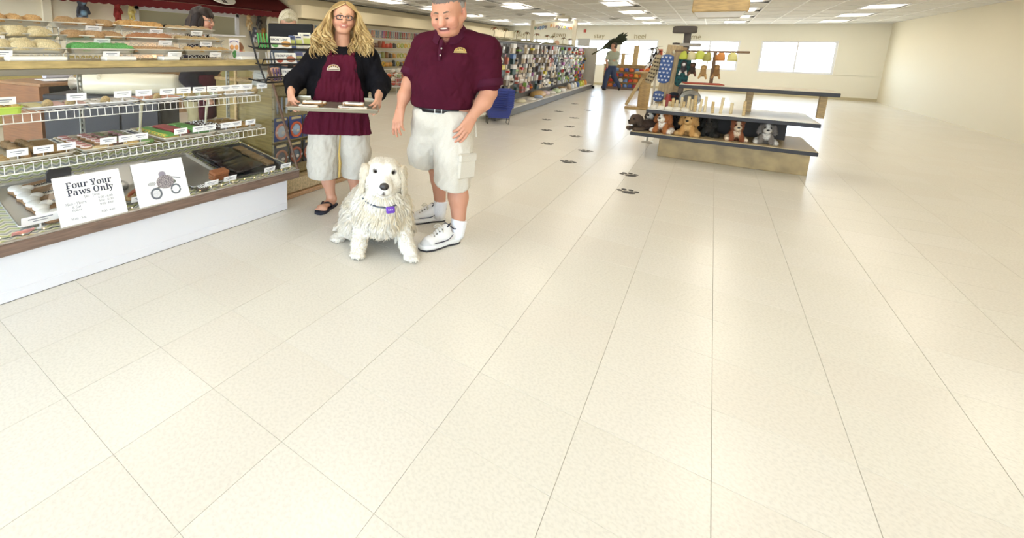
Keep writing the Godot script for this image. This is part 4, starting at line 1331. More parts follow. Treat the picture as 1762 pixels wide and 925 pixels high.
func build_case():
	var K := thing("display_case", "long glass bakery case with walnut sill and white plinth, at the left", "display case", CASE)
	var z0 := -0.09
	var z1 := 2.75
	var zc := (z0 + z1) / 2
	var L := z1 - z0
	var s := S()
	box(s, Vector3(-0.375, 0.135, 1.35), Vector3(0.75, 0.262, 2.70))
	obj("plinth", s, mat(H("f0f0f4"), 0.4), K)
	s = S()
	bevel(s, Vector3(0.001, 0.034, 1.35), Vector3(0.008, 0.060, 2.702), 0.003)
	obj("kick_board", s, mat(H("eeeef2"), 0.45), K)
	s = S()
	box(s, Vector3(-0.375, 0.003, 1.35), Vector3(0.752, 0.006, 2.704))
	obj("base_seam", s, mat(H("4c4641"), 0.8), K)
	s = S()
	bevel(s, Vector3(0.028, 0.306, zc), Vector3(0.060, 0.066, L), 0.006)
	bevel(s, Vector3(-0.375, 0.306, z0 + 0.012), Vector3(0.75, 0.066, 0.024), 0.006)
	obj("sill", s, M.walnut, K)
	s = S()
	bevel(s, Vector3(0.046, 0.343, zc), Vector3(0.020, 0.010, L), 0.003)
	obj("glass_channel", s, mat(H("b4ada4"), 0.4, 0.5), K)
	# sloping deck under zigzag paper
	s = S()
	var yb := deck_y(-0.76)
	uvquad(s, [Vector3(0.03, deck_y(0.03) - 0.004, z1), Vector3(0.03, deck_y(0.03) - 0.004, z0), Vector3(-0.76, yb - 0.004, z0), Vector3(-0.76, yb - 0.004, z1)], [Vector2(0, 0), Vector2(12, 0), Vector2(12, 3.4), Vector2(0, 3.4)])
	uvquad(s, [Vector3(-0.76, yb - 0.004, z1), Vector3(-0.76, yb - 0.004, z0), Vector3(-0.77, 0.54, z0), Vector3(-0.77, 0.54, z1)], [Vector2(0, 3.4), Vector2(12, 3.4), Vector2(12, 3.8), Vector2(0, 3.8)])
	var cm := mat(Color.WHITE, 0.8)
	cm.albedo_texture = chevron_tex()
	obj("zigzag_paper", s, cm, K)
	s = S()
	box(s, Vector3(-0.375, 0.325, zc), Vector3(0.80, 0.012, L - 0.06))
	box(s, Vector3(-0.79, 0.43, zc), Vector3(0.02, 0.22, L))
	obj("deck", s, M.oak, K)
	s = S()
	box(s, Vector3(-0.80, 0.585, zc), Vector3(0.018, 0.09, L))
	obj("back_rail", s, wood(H("8d7a45"), H("a8935a"), 0.6), K)
	# top board over a steel channel
	s = S()
	bevel(s, Vector3(-0.600, 1.214, zc), Vector3(0.54, 0.044, L + 0.02), 0.004)
	obj("top_board", s, wood(H("b79d62"), H("cdb57c"), 0.4, Vector3(9, 9, 1.5)), K)
	s = S()
	bevel(s, Vector3(-0.343, 1.172, zc), Vector3(0.024, 0.038, L), 0.003)
	box(s, Vector3(-0.84, 1.172, zc), Vector3(0.03, 0.036, L))
	obj("top_channel", s, mat(H("8f8b82"), 0.35, 0.6), K)
	# slanted end frame, panes
	for z in [z0 + 0.010, z1 - 0.010]:
		s = S()
		var a := Vector3(0.046, 0.335, z)
		var b := Vector3(-0.340, 1.185, z)
		var d := (b - a).normalized()
		var n := Vector3(d.y, -d.x, 0)
		bevel(s, Vector3.ZERO, Vector3(0.020, (b - a).length(), 0.020), 0.004, Transform3D(Basis(n, d, Vector3(0, 0, 1)), (a + b) / 2))
		obj("slanted_frame", s, wood(H("5e4433"), H("7a5b45"), 0.4), K)
		s = S()
		bevel(s, Vector3(-0.80, 0.77, z), Vector3(0.03, 0.83, 0.02), 0.004)
		obj("rear_frame", s, M.pine, K)
	s = S()
	quad(s, Vector3(0.044, 0.346, z1 - 0.02), Vector3(0.044, 0.346, z0 + 0.02), Vector3(-0.338, 1.180, z0 + 0.02), Vector3(-0.338, 1.180, z1 - 0.02))
	obj("front_pane", s, M.glass, K)
	s = S()
	for v in [Vector3(0.044, 0.346, z0 + 0.012), Vector3(-0.338, 1.18, z0 + 0.012), Vector3(-0.79, 1.18, z0 + 0.012), Vector3(0.044, 0.346, z0 + 0.012), Vector3(-0.79, 1.18, z0 + 0.012), Vector3(-0.79, 0.346, z0 + 0.012)]: s.add_vertex(v)
	obj("end_pane", s, M.glass, K)
	# slotted standards and wire shelves
	for z in [0.034, 1.265, 2.5]:
		s = S()
		for e in [-0.011, 0.011]: box(s, Vector3(-0.765, 0.86, z + e), Vector3(0.014, 0.64, 0.008))
		for i in 17: box(s, Vector3(-0.763, 0.56 + i * 0.037, z), Vector3(0.010, 0.015, 0.020))
		obj("standard", s, mat(H("aeb3b1"), 0.4, 0.6), K)
	for q in [[0.955, -0.22, 0.106, -0.66], [0.703, -0.10, 0.150, -0.72]]:
		s = S()
		var n := int((z1 - 0.05 - q[2]) / 0.0435)
		rod(s, Vector3(q[1], q[0], q[2]), Vector3(q[1], q[0], q[2] + n * 0.0435), 0.0032)
		rod(s, Vector3(q[1] + 0.004, q[0] - 0.05, q[2]), Vector3(q[1] + 0.004, q[0] - 0.05, q[2] + n * 0.0435), 0.0032)
		for x in [q[3], (q[1] + q[3]) / 2]: rod(s, Vector3(x, q[0] - 0.004, q[2]), Vector3(x, q[0] - 0.004, q[2] + n * 0.0435), 0.003, 5)
		for i in n + 1:
			var z: float = q[2] + i * 0.0435
			tube(s, [Vector3(q[3], q[0], z), Vector3(q[1], q[0], z), Vector3(q[1] + 0.004, q[0] - 0.05, z)], 0.0023, 4, false)
		obj("wire_shelf", s, M.wire, K)
	for z in [1.0, 0.47, 1.9]:
		s = S()
		tube(s, [Vector3(-0.40, 0.955, z), Vector3(-0.43, 0.86, z), Vector3(-0.45, 0.745, z)], [0.010, 0.012, 0.008], 8)
		sphere(s, Vector3(-0.45, 0.735, z), Vector3(0.014, 0.020, 0.014), 8, 6)
		obj("shelf_bracket", s, mat(H("d9d2b6"), 0.5), K)
	case_top()
	case_shelves()
	case_deck()

var tag_proto: Node3D
func price_card(xf: Transform3D, label: String, stand := 0.022, group := "price cards in the bakery case"):
	if tag_proto == null:
		var t := thing("price_card", label, "price card", xf, group)
		var s := S()
		lathe(s, [Vector2(0.011, 0), Vector2(0.010, 0.003), Vector2(0.003, 0.006), Vector2(0.0025, 0.022)], 8)
		obj("card_clip", s, mat(H("dcdcda"), 0.25), t)
		s = S()
		box(s, Vector3(0.001, 0.038, 0), Vector3(0.0016, 0.034, 0.088), T(Vector3(0, 0, 0), 0, 0, -0.10))
		obj("card", s, M.paper, t)
		s = S()
		box(s, Vector3(0.0022, 0.043, 0), Vector3(0.0006, 0.004, 0.058), T(Vector3(0, 0, 0), 0, 0, -0.10))
		box(s, Vector3(0.0022, 0.034, 0), Vector3(0.0006, 0.003, 0.036), T(Vector3(0, 0, 0), 0, 0, -0.10))
		obj("print", s, M.faint, t)
		tag_proto = t
	else: dup(tag_proto, xf, label, group)

func tray_mesh(w: float, d: float, h: float, flare := 0.012) -> ArrayMesh:   # w along z, d along x, rolled rim, base at y = 0
	var s := S()
	var ring := func(y: float, g: float) -> Array:
		var o := []
		for q in [[1, 1], [-1, 1], [-1, -1], [1, -1]]:
			var st: float = {[1, 1]: 0.0, [-1, 1]: 0.5, [-1, -1]: 1.0, [1, -1]: 1.5}[q] * PI
			for i in 4:
				var r := 0.022
				o.append(Vector3(q[0] * (d / 2 + g - r) + cos(st + i * PI / 6) * r, y, q[1] * (w / 2 + g - r) + sin(st + i * PI / 6) * r))
		return o
	var rings := [ring.call(0.0, -flare), ring.call(h, 0.0), ring.call(h + 0.003, 0.005), ring.call(h - 0.003, 0.007), ring.call(h - 0.004, 0.0), ring.call(0.003, -flare - 0.002)]
	for k in 5:
		for i in 16:
			var j := (i + 1) % 16
			if k < 3: quad(s, rings[k][j], rings[k][i], rings[k + 1][i], rings[k + 1][j])
			elif k == 4: quad(s, rings[4][j], rings[4][i], rings[5][i], rings[5][j])
	for q in [[0, 1], [5, -1]]:
		for i in range(1, 15):
			var t := [rings[q[0]][0], rings[q[0]][i], rings[q[0]][i + 1]]
			if q[1] > 0: t = [t[0], t[2], t[1]]
			for v in t: s.add_vertex(v)
	return mesh_of(s)

func lump(l: float, w: float, h: float, sd: int, rough := 0.25) -> ArrayMesh:   # an uneven baked loaf, long along z, base at y = 0
	var r := RandomNumberGenerator.new()
	r.seed = sd
	noise.seed = sd
	noise.frequency = 1.0
	var s := S()
	s.set_smooth_group(1)
	var f := func(i: int, j: int) -> Vector3:
		var a := PI * i / 8.0 - PI / 2
		var u := TAU * (j % 12) / 12.0
		var p := Vector3(cos(a) * cos(u), sin(a), cos(a) * sin(u))
		p = Vector3(signf(p.x) * pow(absf(p.x), 0.75), signf(p.y) * pow(absf(p.y), 0.8), signf(p.z) * pow(absf(p.z), 0.7))
		p *= 1.0 + rough * noise.get_noise_3dv(p * 2.2 + Vector3(sd, 0, 0))
		return Vector3(p.x * w / 2, maxf(p.y, -0.35) * h * 0.74 + h * 0.26, p.z * l / 2)
	for i in 8:
		for j in 12: quad(s, f.call(i, j + 1), f.call(i, j), f.call(i + 1, j), f.call(i + 1, j + 1))
	return mesh_of(s)

func baked(c: Color, rough := 0.85) -> StandardMaterial3D:
	var m := mat(c.lightened(0.14), rough)
	m.albedo_texture = grey_tex("baked", 0.06, 0.66, 0.88)
	return tri(m, Vector3(7, 7, 7))

var BAKED := {}
func bk(hex: String) -> StandardMaterial3D:
	if not BAKED.has(hex): BAKED[hex] = baked(H(hex))
	return BAKED[hex]

func case_top():
	# three stepped wire racks of shallow pans per column, four columns
	var cols := [[1.43, 2.02, "far left"], [1.005, 1.435, "left-centre"], [0.64, 1.025, "right-centre"], [0.20, 0.655, "right end"]]
	var tiers := [[1.280, -0.475, "bottom"], [1.362, -0.605, "middle"], [1.446, -0.735, "top"]]
	var fills := [["ecd7a0", "e8d29c", "d7a35f"], ["58b04f", "b98a56", "b58a55"], ["c99a68", "bd7a4a", "d9a052"], ["cfa35e", "cdaa6c", "c9a671"]]
	var what := [["pale yellow loaf biscuit", "cream lumpy biscuit", "golden crumbly biscuit"], ["bright green bone biscuit", "tan plank biscuit", "brown slab biscuit"], ["thin tan stick biscuit", "reddish brown jerky biscuit", "orange crusty biscuit"], ["small round tan biscuit", "small square tan biscuit", "flat golden biscuit"]]
	var wire := mat(H("c9c6bd"), 0.35, 0.5)
	var pan_m := mat(H("c3c0b6"), 0.35, 0.6)
	for ci in 4:
		var a: float = cols[ci][0]
		var b: float = cols[ci][1]
		var zc := (a + b) / 2
		var w := b - a - 0.03
		var rk := thing("tiered_rack", "three-tier scrolled wire rack, the %s one on top of the bakery case" % cols[ci][2], "rack", C(0, 1.236, zc))
		var s := S()
		for t in tiers:
			for sx in [-1, 1]:
				for sz in [-1, 1]: rod(s, Vector3(t[1] + sx * 0.055, 0, sz * (w / 2 - 0.02)), Vector3(t[1] + sx * 0.055, t[0] - 1.238, sz * (w / 2 - 0.02)), 0.0028, 5)
			for sx in [-1, 1]: rod(s, Vector3(t[1] + sx * 0.055, t[0] - 1.240, -w / 2), Vector3(t[1] + sx * 0.055, t[0] - 1.240, w / 2), 0.0028, 5)
			for k in 4: rod(s, Vector3(t[1] - 0.055, t[0] - 1.240, w * (k - 1.5) / 4), Vector3(t[1] + 0.055, t[0] - 1.240, w * (k - 1.5) / 4), 0.0022, 4)
		obj("frame", s, wire, rk)
		s = S()
		for t in tiers:
			for k in 5:   # paired curls between the tiers
				for sg in [-1, 1]:
					var pts := []
					for i in 12:
						var an := i * 0.62
						var r := 0.019 - i * 0.0013
						pts.append(Vector3(t[1] + 0.056, t[0] - 1.262, w * (k - 2) / 5.2) + Vector3(0, sin(an) * r, sg * (0.020 - cos(an) * r)))
					tube(s, pts, 0.0020, 4, false)
		obj("scrollwork", s, wire, rk).set_meta("kind", "stuff")
		for ti in 3:
			var y: float = tiers[ti][0]
			var x: float = tiers[ti][1]
			var where := "%s tier, %s rack" % [tiers[ti][2], cols[ci][2]]
			tag(obj("biscuit_pan", tray_mesh(w, 0.125, 0.030), pan_m, null, C(x, y, zc)), "shallow metal biscuit pan on the %s, on the case top" % where, "pan", "pans on the tiered racks")
			var hx: String = fills[ci][ti]
			var nm: String = what[ci][ti]
			var grp := "%ss on the %s" % [nm, where]
			var ms: Array
			var n := 0
			match [ci, ti]:
				[0, 0], [0, 1]: ms = [lump(0.15, 0.085, 0.045, 3), lump(0.13, 0.08, 0.050, 8), lump(0.14, 0.09, 0.042, 12)]; n = 8
				[1, 0]: ms = [lump(0.14, 0.05, 0.034, 5, 0.12), lump(0.13, 0.05, 0.036, 6, 0.12)]; n = 8
				[1, 1], [1, 2]: ms = [lump(0.15, 0.075, 0.034, 7, 0.06), lump(0.13, 0.08, 0.038, 9, 0.06)]; n = 6
				[2, 0]: ms = [lump(0.16, 0.030, 0.022, 15, 0.05)]; n = 8
				[2, 1]: ms = [lump(0.13, 0.05, 0.030, 16, 0.3), lump(0.11, 0.055, 0.034, 17, 0.3)]; n = 9
				[2, 2], [0, 2]: ms = [lump(0.10, 0.07, 0.040, 21, 0.35), lump(0.09, 0.065, 0.036, 22, 0.35)]; n = 10
				_: ms = [lump(0.075, 0.06, 0.026, 23, 0.12)]; n = 10
			var o0 := 0
			for i in n:
				var rowz := (n + 1) / 2
				var z := zc + w * 0.86 * ((i % rowz) + 0.5 - rowz / 2.0) / rowz
				var xx := x + (0.030 if i < rowz else -0.030) + rng.randf_range(-0.006, 0.006)
				var bo := obj(nm.replace(" ", "_"), ms[rng.randi() % ms.size()], bk(hx), null, C(xx, y + 0.012 + (0.0 if i < rowz else 0.010), z, rng.randf_range(-0.25, 0.25), 0, 0.12).scaled_local(Vector3(1.0, 1.35, 1.0)))
				tag(bo, nm + ", %s row, %s from right, %s tier, %s rack" % ["front" if i < rowz else "rear", ORD[i % rowz], tiers[ti][2], cols[ci][2]], "biscuit", grp)
			var tz: float = zc + [0.06, -0.03, -0.09, -0.03][ci]
			var cdt := thing("price_card", "white price card clipped to the pan on the %s" % where, "price card", C(x + 0.070, y - 0.014, tz), "price cards on the tiered racks")
			var s2 := S()
			box(s2, Vector3(0, 0.012, 0), Vector3(0.002, 0.038, 0.105), T(Vector3.ZERO, 0, 0, -0.35))
			obj("card", s2, M.paper, cdt)
			s2 = S()
			box(s2, Vector3(0.0013, 0.018, 0), Vector3(0.0006, 0.004, 0.07), T(Vector3.ZERO, 0, 0, -0.35))
			box(s2, Vector3(0.0013, 0.008, 0), Vector3(0.0006, 0.003, 0.04), T(Vector3.ZERO, 0, 0, -0.35))
			obj("print", s2, M.faint, cdt)
	# paper liners and boxes behind and beneath the racks
	var s := S()
	for q in [["white folded bag under the far left rack", 1.62, 0.30, "f3f1ea"], ["white flat bag under the left-centre rack", 1.15, 0.20, "efece6"], ["clear lidded tub under the right-centre rack", 0.80, 0.13, "e9e9e4"], ["white carton beside the rack at the right end", 0.10, 0.16, "eceae2"]]:
		s = S()
		bevel(s, Vector3(0, 0.013, 0), Vector3(0.09, 0.026, q[2]), 0.006)
		tag(obj("bag" if "bag" in q[0] else "carton", s, mat(H(q[3]), 0.6), null, C(-0.40 if "carton" in q[0] else -0.385, 1.2365, q[1])), q[0] + ", on the case top", "bag" if "bag" in q[0] else "box")

func cookie_proto(called: String, label: String, grp: String, base: ArrayMesh, bm: Material, top = null, tm: Material = null, part := "icing") -> Node3D:
	var t := thing(called, label, "cookie", Transform3D(), grp)
	obj("base", base, bm, t)
	if top != null: obj(part, top, tm, t)
	return t

func spread(proto: Node3D, zs: Vector2, xs: Vector2, nz: int, nx: int, y: float, slope := 0.0, yaw := 0.0, jit := 0.004, skip := []):
	var first := true
	var own: String = proto.get_meta("label")
	for i in nz:
		for j in nx:
			if [i, j] in skip: continue
			var z := lerpf(zs.x, zs.y, 0.5 if nz == 1 else float(i) / (nz - 1)) + rng.randf_range(-jit, jit)
			var x := lerpf(xs.x, xs.y, 0.5 if nx == 1 else float(j) / (nx - 1)) + rng.randf_range(-jit, jit)
			var yy: float = y if slope == 0.0 else deck_y(x) + y
			var xf := C(x, yy, z, yaw + rng.randf_range(-0.08, 0.08), 0, -0.151 if slope != 0.0 else 0.0)
			var lb: String = own + ", %s row from the right, %s from the back" % [ordinal(i), ordinal(j)]
			if nz == 1: lb = own + ", %s from the back" % ordinal(j)
			if first:
				proto.transform = xf
				proto.set_meta("label", lb)
			else: dup(proto, xf, lb)
			first = false

func slab(poly: Array, h: float, inset := 0.004) -> ArrayMesh:   # flat cookie lying on y = 0, poly in (z, x)
	var s := S()
	pillow(s, poly, h, inset, Transform3D(Basis(Vector3(0, 0, 1), Vector3(1, 0, 0), Vector3(0, 1, 0)), Vector3.ZERO))
	return mesh_of(s)

func raised(poly: Array, h: float, lift: float, inset := 0.003) -> ArrayMesh:
	var s := S()
	pillow(s, poly, h, inset, Transform3D(Basis(Vector3(0, 0, 1), Vector3(1, 0, 0), Vector3(0, 1, 0)), Vector3(0, lift, 0)))
	return mesh_of(s)

func scaled(p: Array, k: float) -> Array:
	var o := []
	for v in p: o.append(v * k)
	return o

func case_shelves():
	var porcelain := mat(H("e4e6ea"), 0.25)
	var sheet := mat(H("cfcbbf"), 0.35, 0.6)
	var y1 := 0.958
	var y2 := 0.707
	# upper shelf: green tubs, then white platters
	var lime := mat(H("b7cf55"), 0.5)
	for q in [[1.86, -0.275, 0.20, "front green tub of yellow cookies at the left of the upper shelf"], [2.02, -0.44, 0.22, "rear green tub of yellow cookies at the left of the upper shelf"]]:
		tag(obj("green_tub", tray_mesh(q[2], 0.17, 0.038, 0.004), lime, null, C(q[1], y1 + 0.001, q[0])), q[3], "tub", "green tubs on the upper shelf")
		var mm := [lump(0.05, 0.045, 0.026, 31, 0.4), lump(0.045, 0.05, 0.024, 32, 0.4)]
		for i in 14:
			tag(obj("crumble_cookie", mm[i % 2], bk("d9b455"), null, C(q[1] + (i / 5 - 1) * 0.045, y1 + 0.020 + rng.randf() * 0.006, q[0] + ((i % 5) - 2) * 0.038, rng.randf() * 3.0)), "yellow crumbly cookie in the %s green tub, %s row, %s from the right" % ["front" if q[1] > -0.3 else "rear", ORD[i / 5], ORD[i % 5]], "cookie", "yellow crumbly cookies")
	var plats := [[1.405, 1.725, "first white platter from the green tubs, with pink and yellow bars"], [1.095, 1.395, "second white platter from the green tubs, with white flower cookies"], [0.775, 1.065, "third white platter from the green tubs, with pink and orange cookies"], [0.452, 0.745, "fourth white platter from the green tubs, with pale green cookies"], [0.140, 0.420, "white platter at the right end of the upper shelf"]]
	for p in plats:
		tag(obj("platter", tray_mesh(p[1] - p[0], 0.26, 0.020, 0.022), porcelain, null, C(-0.375, y1 + 0.002, (p[0] + p[1]) / 2)), p[2], "platter", "white platters on the upper shelf")
	var bar := [Vector2(-0.045, -0.016), Vector2(0.045, -0.016), Vector2(0.045, 0.016), Vector2(-0.045, 0.016)]
	var rnd := ngon(14, 0.034)
	var star := []
	for i in 20: star.append(Vector2.from_angle(TAU * i / 20.0) * (0.034 + 0.008 * sin(i * TAU / 4.0)))
	for q in [
		["pink_bar", "pink bar cookie, first platter", bar, "e7b6a4", "f2c9c4", [1.44, 1.55], 2, 4], ["yellow_bar", "yellow bar cookie, first platter", bar, "dcc07a", "f1e7b4", [1.63, 1.69], 1, 4],
		["flower_cookie", "white flower cookie, second platter", star, "e8d9b6", "f7f1ea", [1.13, 1.36], 4, 3],
		["peach_cookie", "peach round cookie, third platter", rnd, "d9b183", "efb49a", [0.81, 1.03], 4, 3], ["mint_cookie", "pale green round cookie, fourth platter", rnd, "d7c48e", "dfeccb", [0.49, 0.60], 2, 3],
		["butter_cookie", "yellow square cookie, fourth platter", bar, "d5a955", "ecd27e", [0.67, 0.71], 1, 4], ["cream_cookie", "cream topped cookie, right end platter", rnd, "cf9a5e", "f3ead8", [0.18, 0.38], 4, 3]]:
		var pr := cookie_proto(q[0], q[1], q[1] + "s", slab(q[2], 0.014), bk(q[3]), raised(scaled(q[2], 0.88), 0.007, 0.013), mat(H(q[4]), 0.5))
		spread(pr, Vector2(q[5][0], q[5][1]), Vector2(-0.45, -0.30), q[6], q[7], y1 + 0.007)
	# upright cookies leaning behind the cards
	for q in [[1.62, "f0e6bb", "pale yellow"], [1.50, "efb9b0", "pink"], [1.30, "f6f0e6", "white"], [0.96, "ef9d78", "orange"], [0.70, "bfe0a4", "green"], [0.585, "e2b64e", "mustard"], [0.44, "e98f63", "coral"], [0.115, "f0b46c", "apricot"]]:
		var t := thing("upright_cookie", "%s iced cookie standing upright between the cards on the upper shelf" % q[2], "cookie", C(-0.265, y1 + 0.030, q[0], 0, 0, 1.25))
		obj("base", slab(ngon(14, 0.030, 0.032), 0.012), bk("d9b97c"), t)
		obj("icing", raised(ngon(14, 0.027, 0.029), 0.006, 0.011), mat(H(q[1]), 0.5), t)
	var n := 0
	for z in [1.83, 1.47, 1.20, 1.06, 0.895, 0.77, 0.645, 0.525, 0.42, 0.325, 0.22, 0.06]:
		n += 1
		price_card(C(-0.250, y1 + 0.022, z, 0.0, 0, -0.05 if n % 2 else 0.05).scaled_local(Vector3(1.0, 1.25, 1.25)), "white price card on the upper case shelf, %s from the green tubs" % ordinal(n - 1))
	# lower shelf: four sheet pans
	var pans := [[1.545, 2.00, "sheet pan of brown nut cookies at the left of the lower shelf"], [1.10, 1.50, "sheet pan of pink iced round cookies on the lower shelf"], [0.60, 1.00, "sheet pan of green and red iced bones on the lower shelf"], [0.175, 0.585, "sheet pan of dark cookies at the right of the lower shelf"]]
	for p in pans:
		tag(obj("sheet_pan", tray_mesh(p[1] - p[0], 0.50, 0.018, 0.008), sheet, null, C(-0.36, y2 + 0.002, (p[0] + p[1]) / 2)), p[2], "baking pan", "sheet pans on the lower shelf")
	var yy := y2 + 0.007
	var boneb := bone_poly(0.115, 0.05, 0.017)
	for q in [
		["wafer_cookie", "long tan wafer cookie", [Vector2(-0.055, -0.018), Vector2(0.055, -0.018), Vector2(0.055, 0.018), Vector2(-0.055, 0.018)], "d2a866", "", [1.86, 1.96], [-0.54, -0.16], 1, 9],
		["rolled_cookie", "golden rolled cookie", [Vector2(-0.050, -0.018), Vector2(0.050, -0.018), Vector2(0.055, 0.010), Vector2(-0.05, 0.018)], "b68641", "", [1.60, 1.60], [-0.56, -0.20], 1, 10],
		["pink_ring_cookie", "white round cookie with pink stripes", ngon(14, 0.036), "c68d52", "f2e4dc", [1.345, 1.46], [-0.56, -0.18], 2, 6],
		["plum_ring_cookie", "plum and green striped round cookie", ngon(14, 0.034), "7f5a48", "a46a77", [1.14, 1.26], [-0.56, -0.22], 2, 6],
		["green_bone_cookie", "bone cookie with green and yellow icing", boneb, "cdb24c", "5fae4a", [0.925, 0.925], [-0.55, -0.17], 1, 10],
		["red_bone_cookie", "red iced bone cookie beside green ones", boneb, "a33b3b", "c04a4c", [0.775, 0.80], [-0.57, -0.26], 1, 9],
		["leaf_bone_cookie", "leaf green bone cookie, right of the red ones", boneb, "5d9a4c", "74b95a", [0.655, 0.66], [-0.57, -0.20], 1, 8],
		["dotted_cookie", "dark carob cookie dotted with white", ngon(12, 0.028), "3d2a22", "4b342a", [0.44, 0.55], [-0.56, -0.24], 3, 6],
		["golden_biscuit", "golden round biscuit", ngon(12, 0.030), "b98a42", "", [0.21, 0.36], [-0.54, -0.20], 3, 6]]:
		var stripe = null
		var pr := cookie_proto(q[0], q[1], q[1] + "s", slab(q[2], 0.018, 0.006), bk(q[3]), null if q[4] == "" else raised(scaled(q[2], 0.9), 0.008, 0.015, 0.004), null if q[4] == "" else mat(H(q[4]), 0.55))
		if "striped" in q[1] or "stripes" in q[1]:
			for k in 3:
				var s := S()
				box(s, Vector3((k - 1) * 0.018, 0.0235, 0), Vector3(0.007, 0.002, 0.056 - absi(k - 1) * 0.018))
				obj("stripe", s, mat(H("b05a5a") if "pink" in q[1] and "plum" not in q[1] else H("6d8a55"), 0.6), pr)
		elif "green and yellow" in q[1]:
			var s := S()
			sphere(s, Vector3(0, 0.021, 0.036), Vector3(0.018, 0.006, 0.018), 10, 6)
			obj("yellow_end", s, mat(H("e0cf5a"), 0.55), pr)
		elif "dotted" in q[1]:
			for k in 3:
				var s := S()
				sphere(s, Vector3(cos(k * 2.1) * 0.013, 0.023, sin(k * 2.1) * 0.013), Vector3(0.008, 0.005, 0.008), 8, 5)
				obj("white_dot", s, M.paper, pr)
		spread(pr, Vector2(q[5][0], q[5][1]), Vector2(q[6][0], q[6][1]), q[7], q[8], yy, 0.0, 0.15 if "bone" in q[0] else 0.0, 0.005)
	for i in 26:
		tag(obj("nut_cookie", lump(0.056, 0.044, 0.038, 40 + i % 3, 0.45), bk("a0733a"), null, C(-0.565 + (i / 2) * 0.0345, yy + rng.randf() * 0.006, 1.70 + (i % 2) * 0.07, rng.randf() * 3)), "knobbly nut cookie, %s column of the left sheet pan, %s from the back" % ["right" if i % 2 == 0 else "left", ordinal(i / 2)], "cookie", "nut cookies on the left sheet pan")
	for q in [[1.395, 0.05], [1.21, 0.0], [1.11, 0.02]]:
		var t := thing("sample_cookie", "single %s cookie leaning at the front of the pink sheet pan" % {1.395: "cream", 1.21: "yellow", 1.11: "green"}[q[0]], "cookie", C(-0.135, yy, q[0]))
		obj("base", slab(ngon(12, 0.05, 0.026), 0.022, 0.008), bk({1.395: "d9bb80", 1.21: "d8b162", 1.11: "6f9a4c"}[q[0]]), t)
	n = 0
	for q in [[1.82, 0.03], [1.70, 0.03], [1.585, 0.03], [1.355, 0.03], [1.245, 0.02], [1.155, 0.03], [0.875, 0.03], [0.735, 0.0], [0.645, 0.0], [0.505, 0.0], [0.415, 0.0], [0.28, 0.0]]:
		n += 1
		price_card(C(-0.125, y2 + 0.010, q[0]).scaled_local(Vector3(1.0, 1.2, 1.1)), "white price card on the lower case shelf, %s from the left" % ordinal(n - 1))

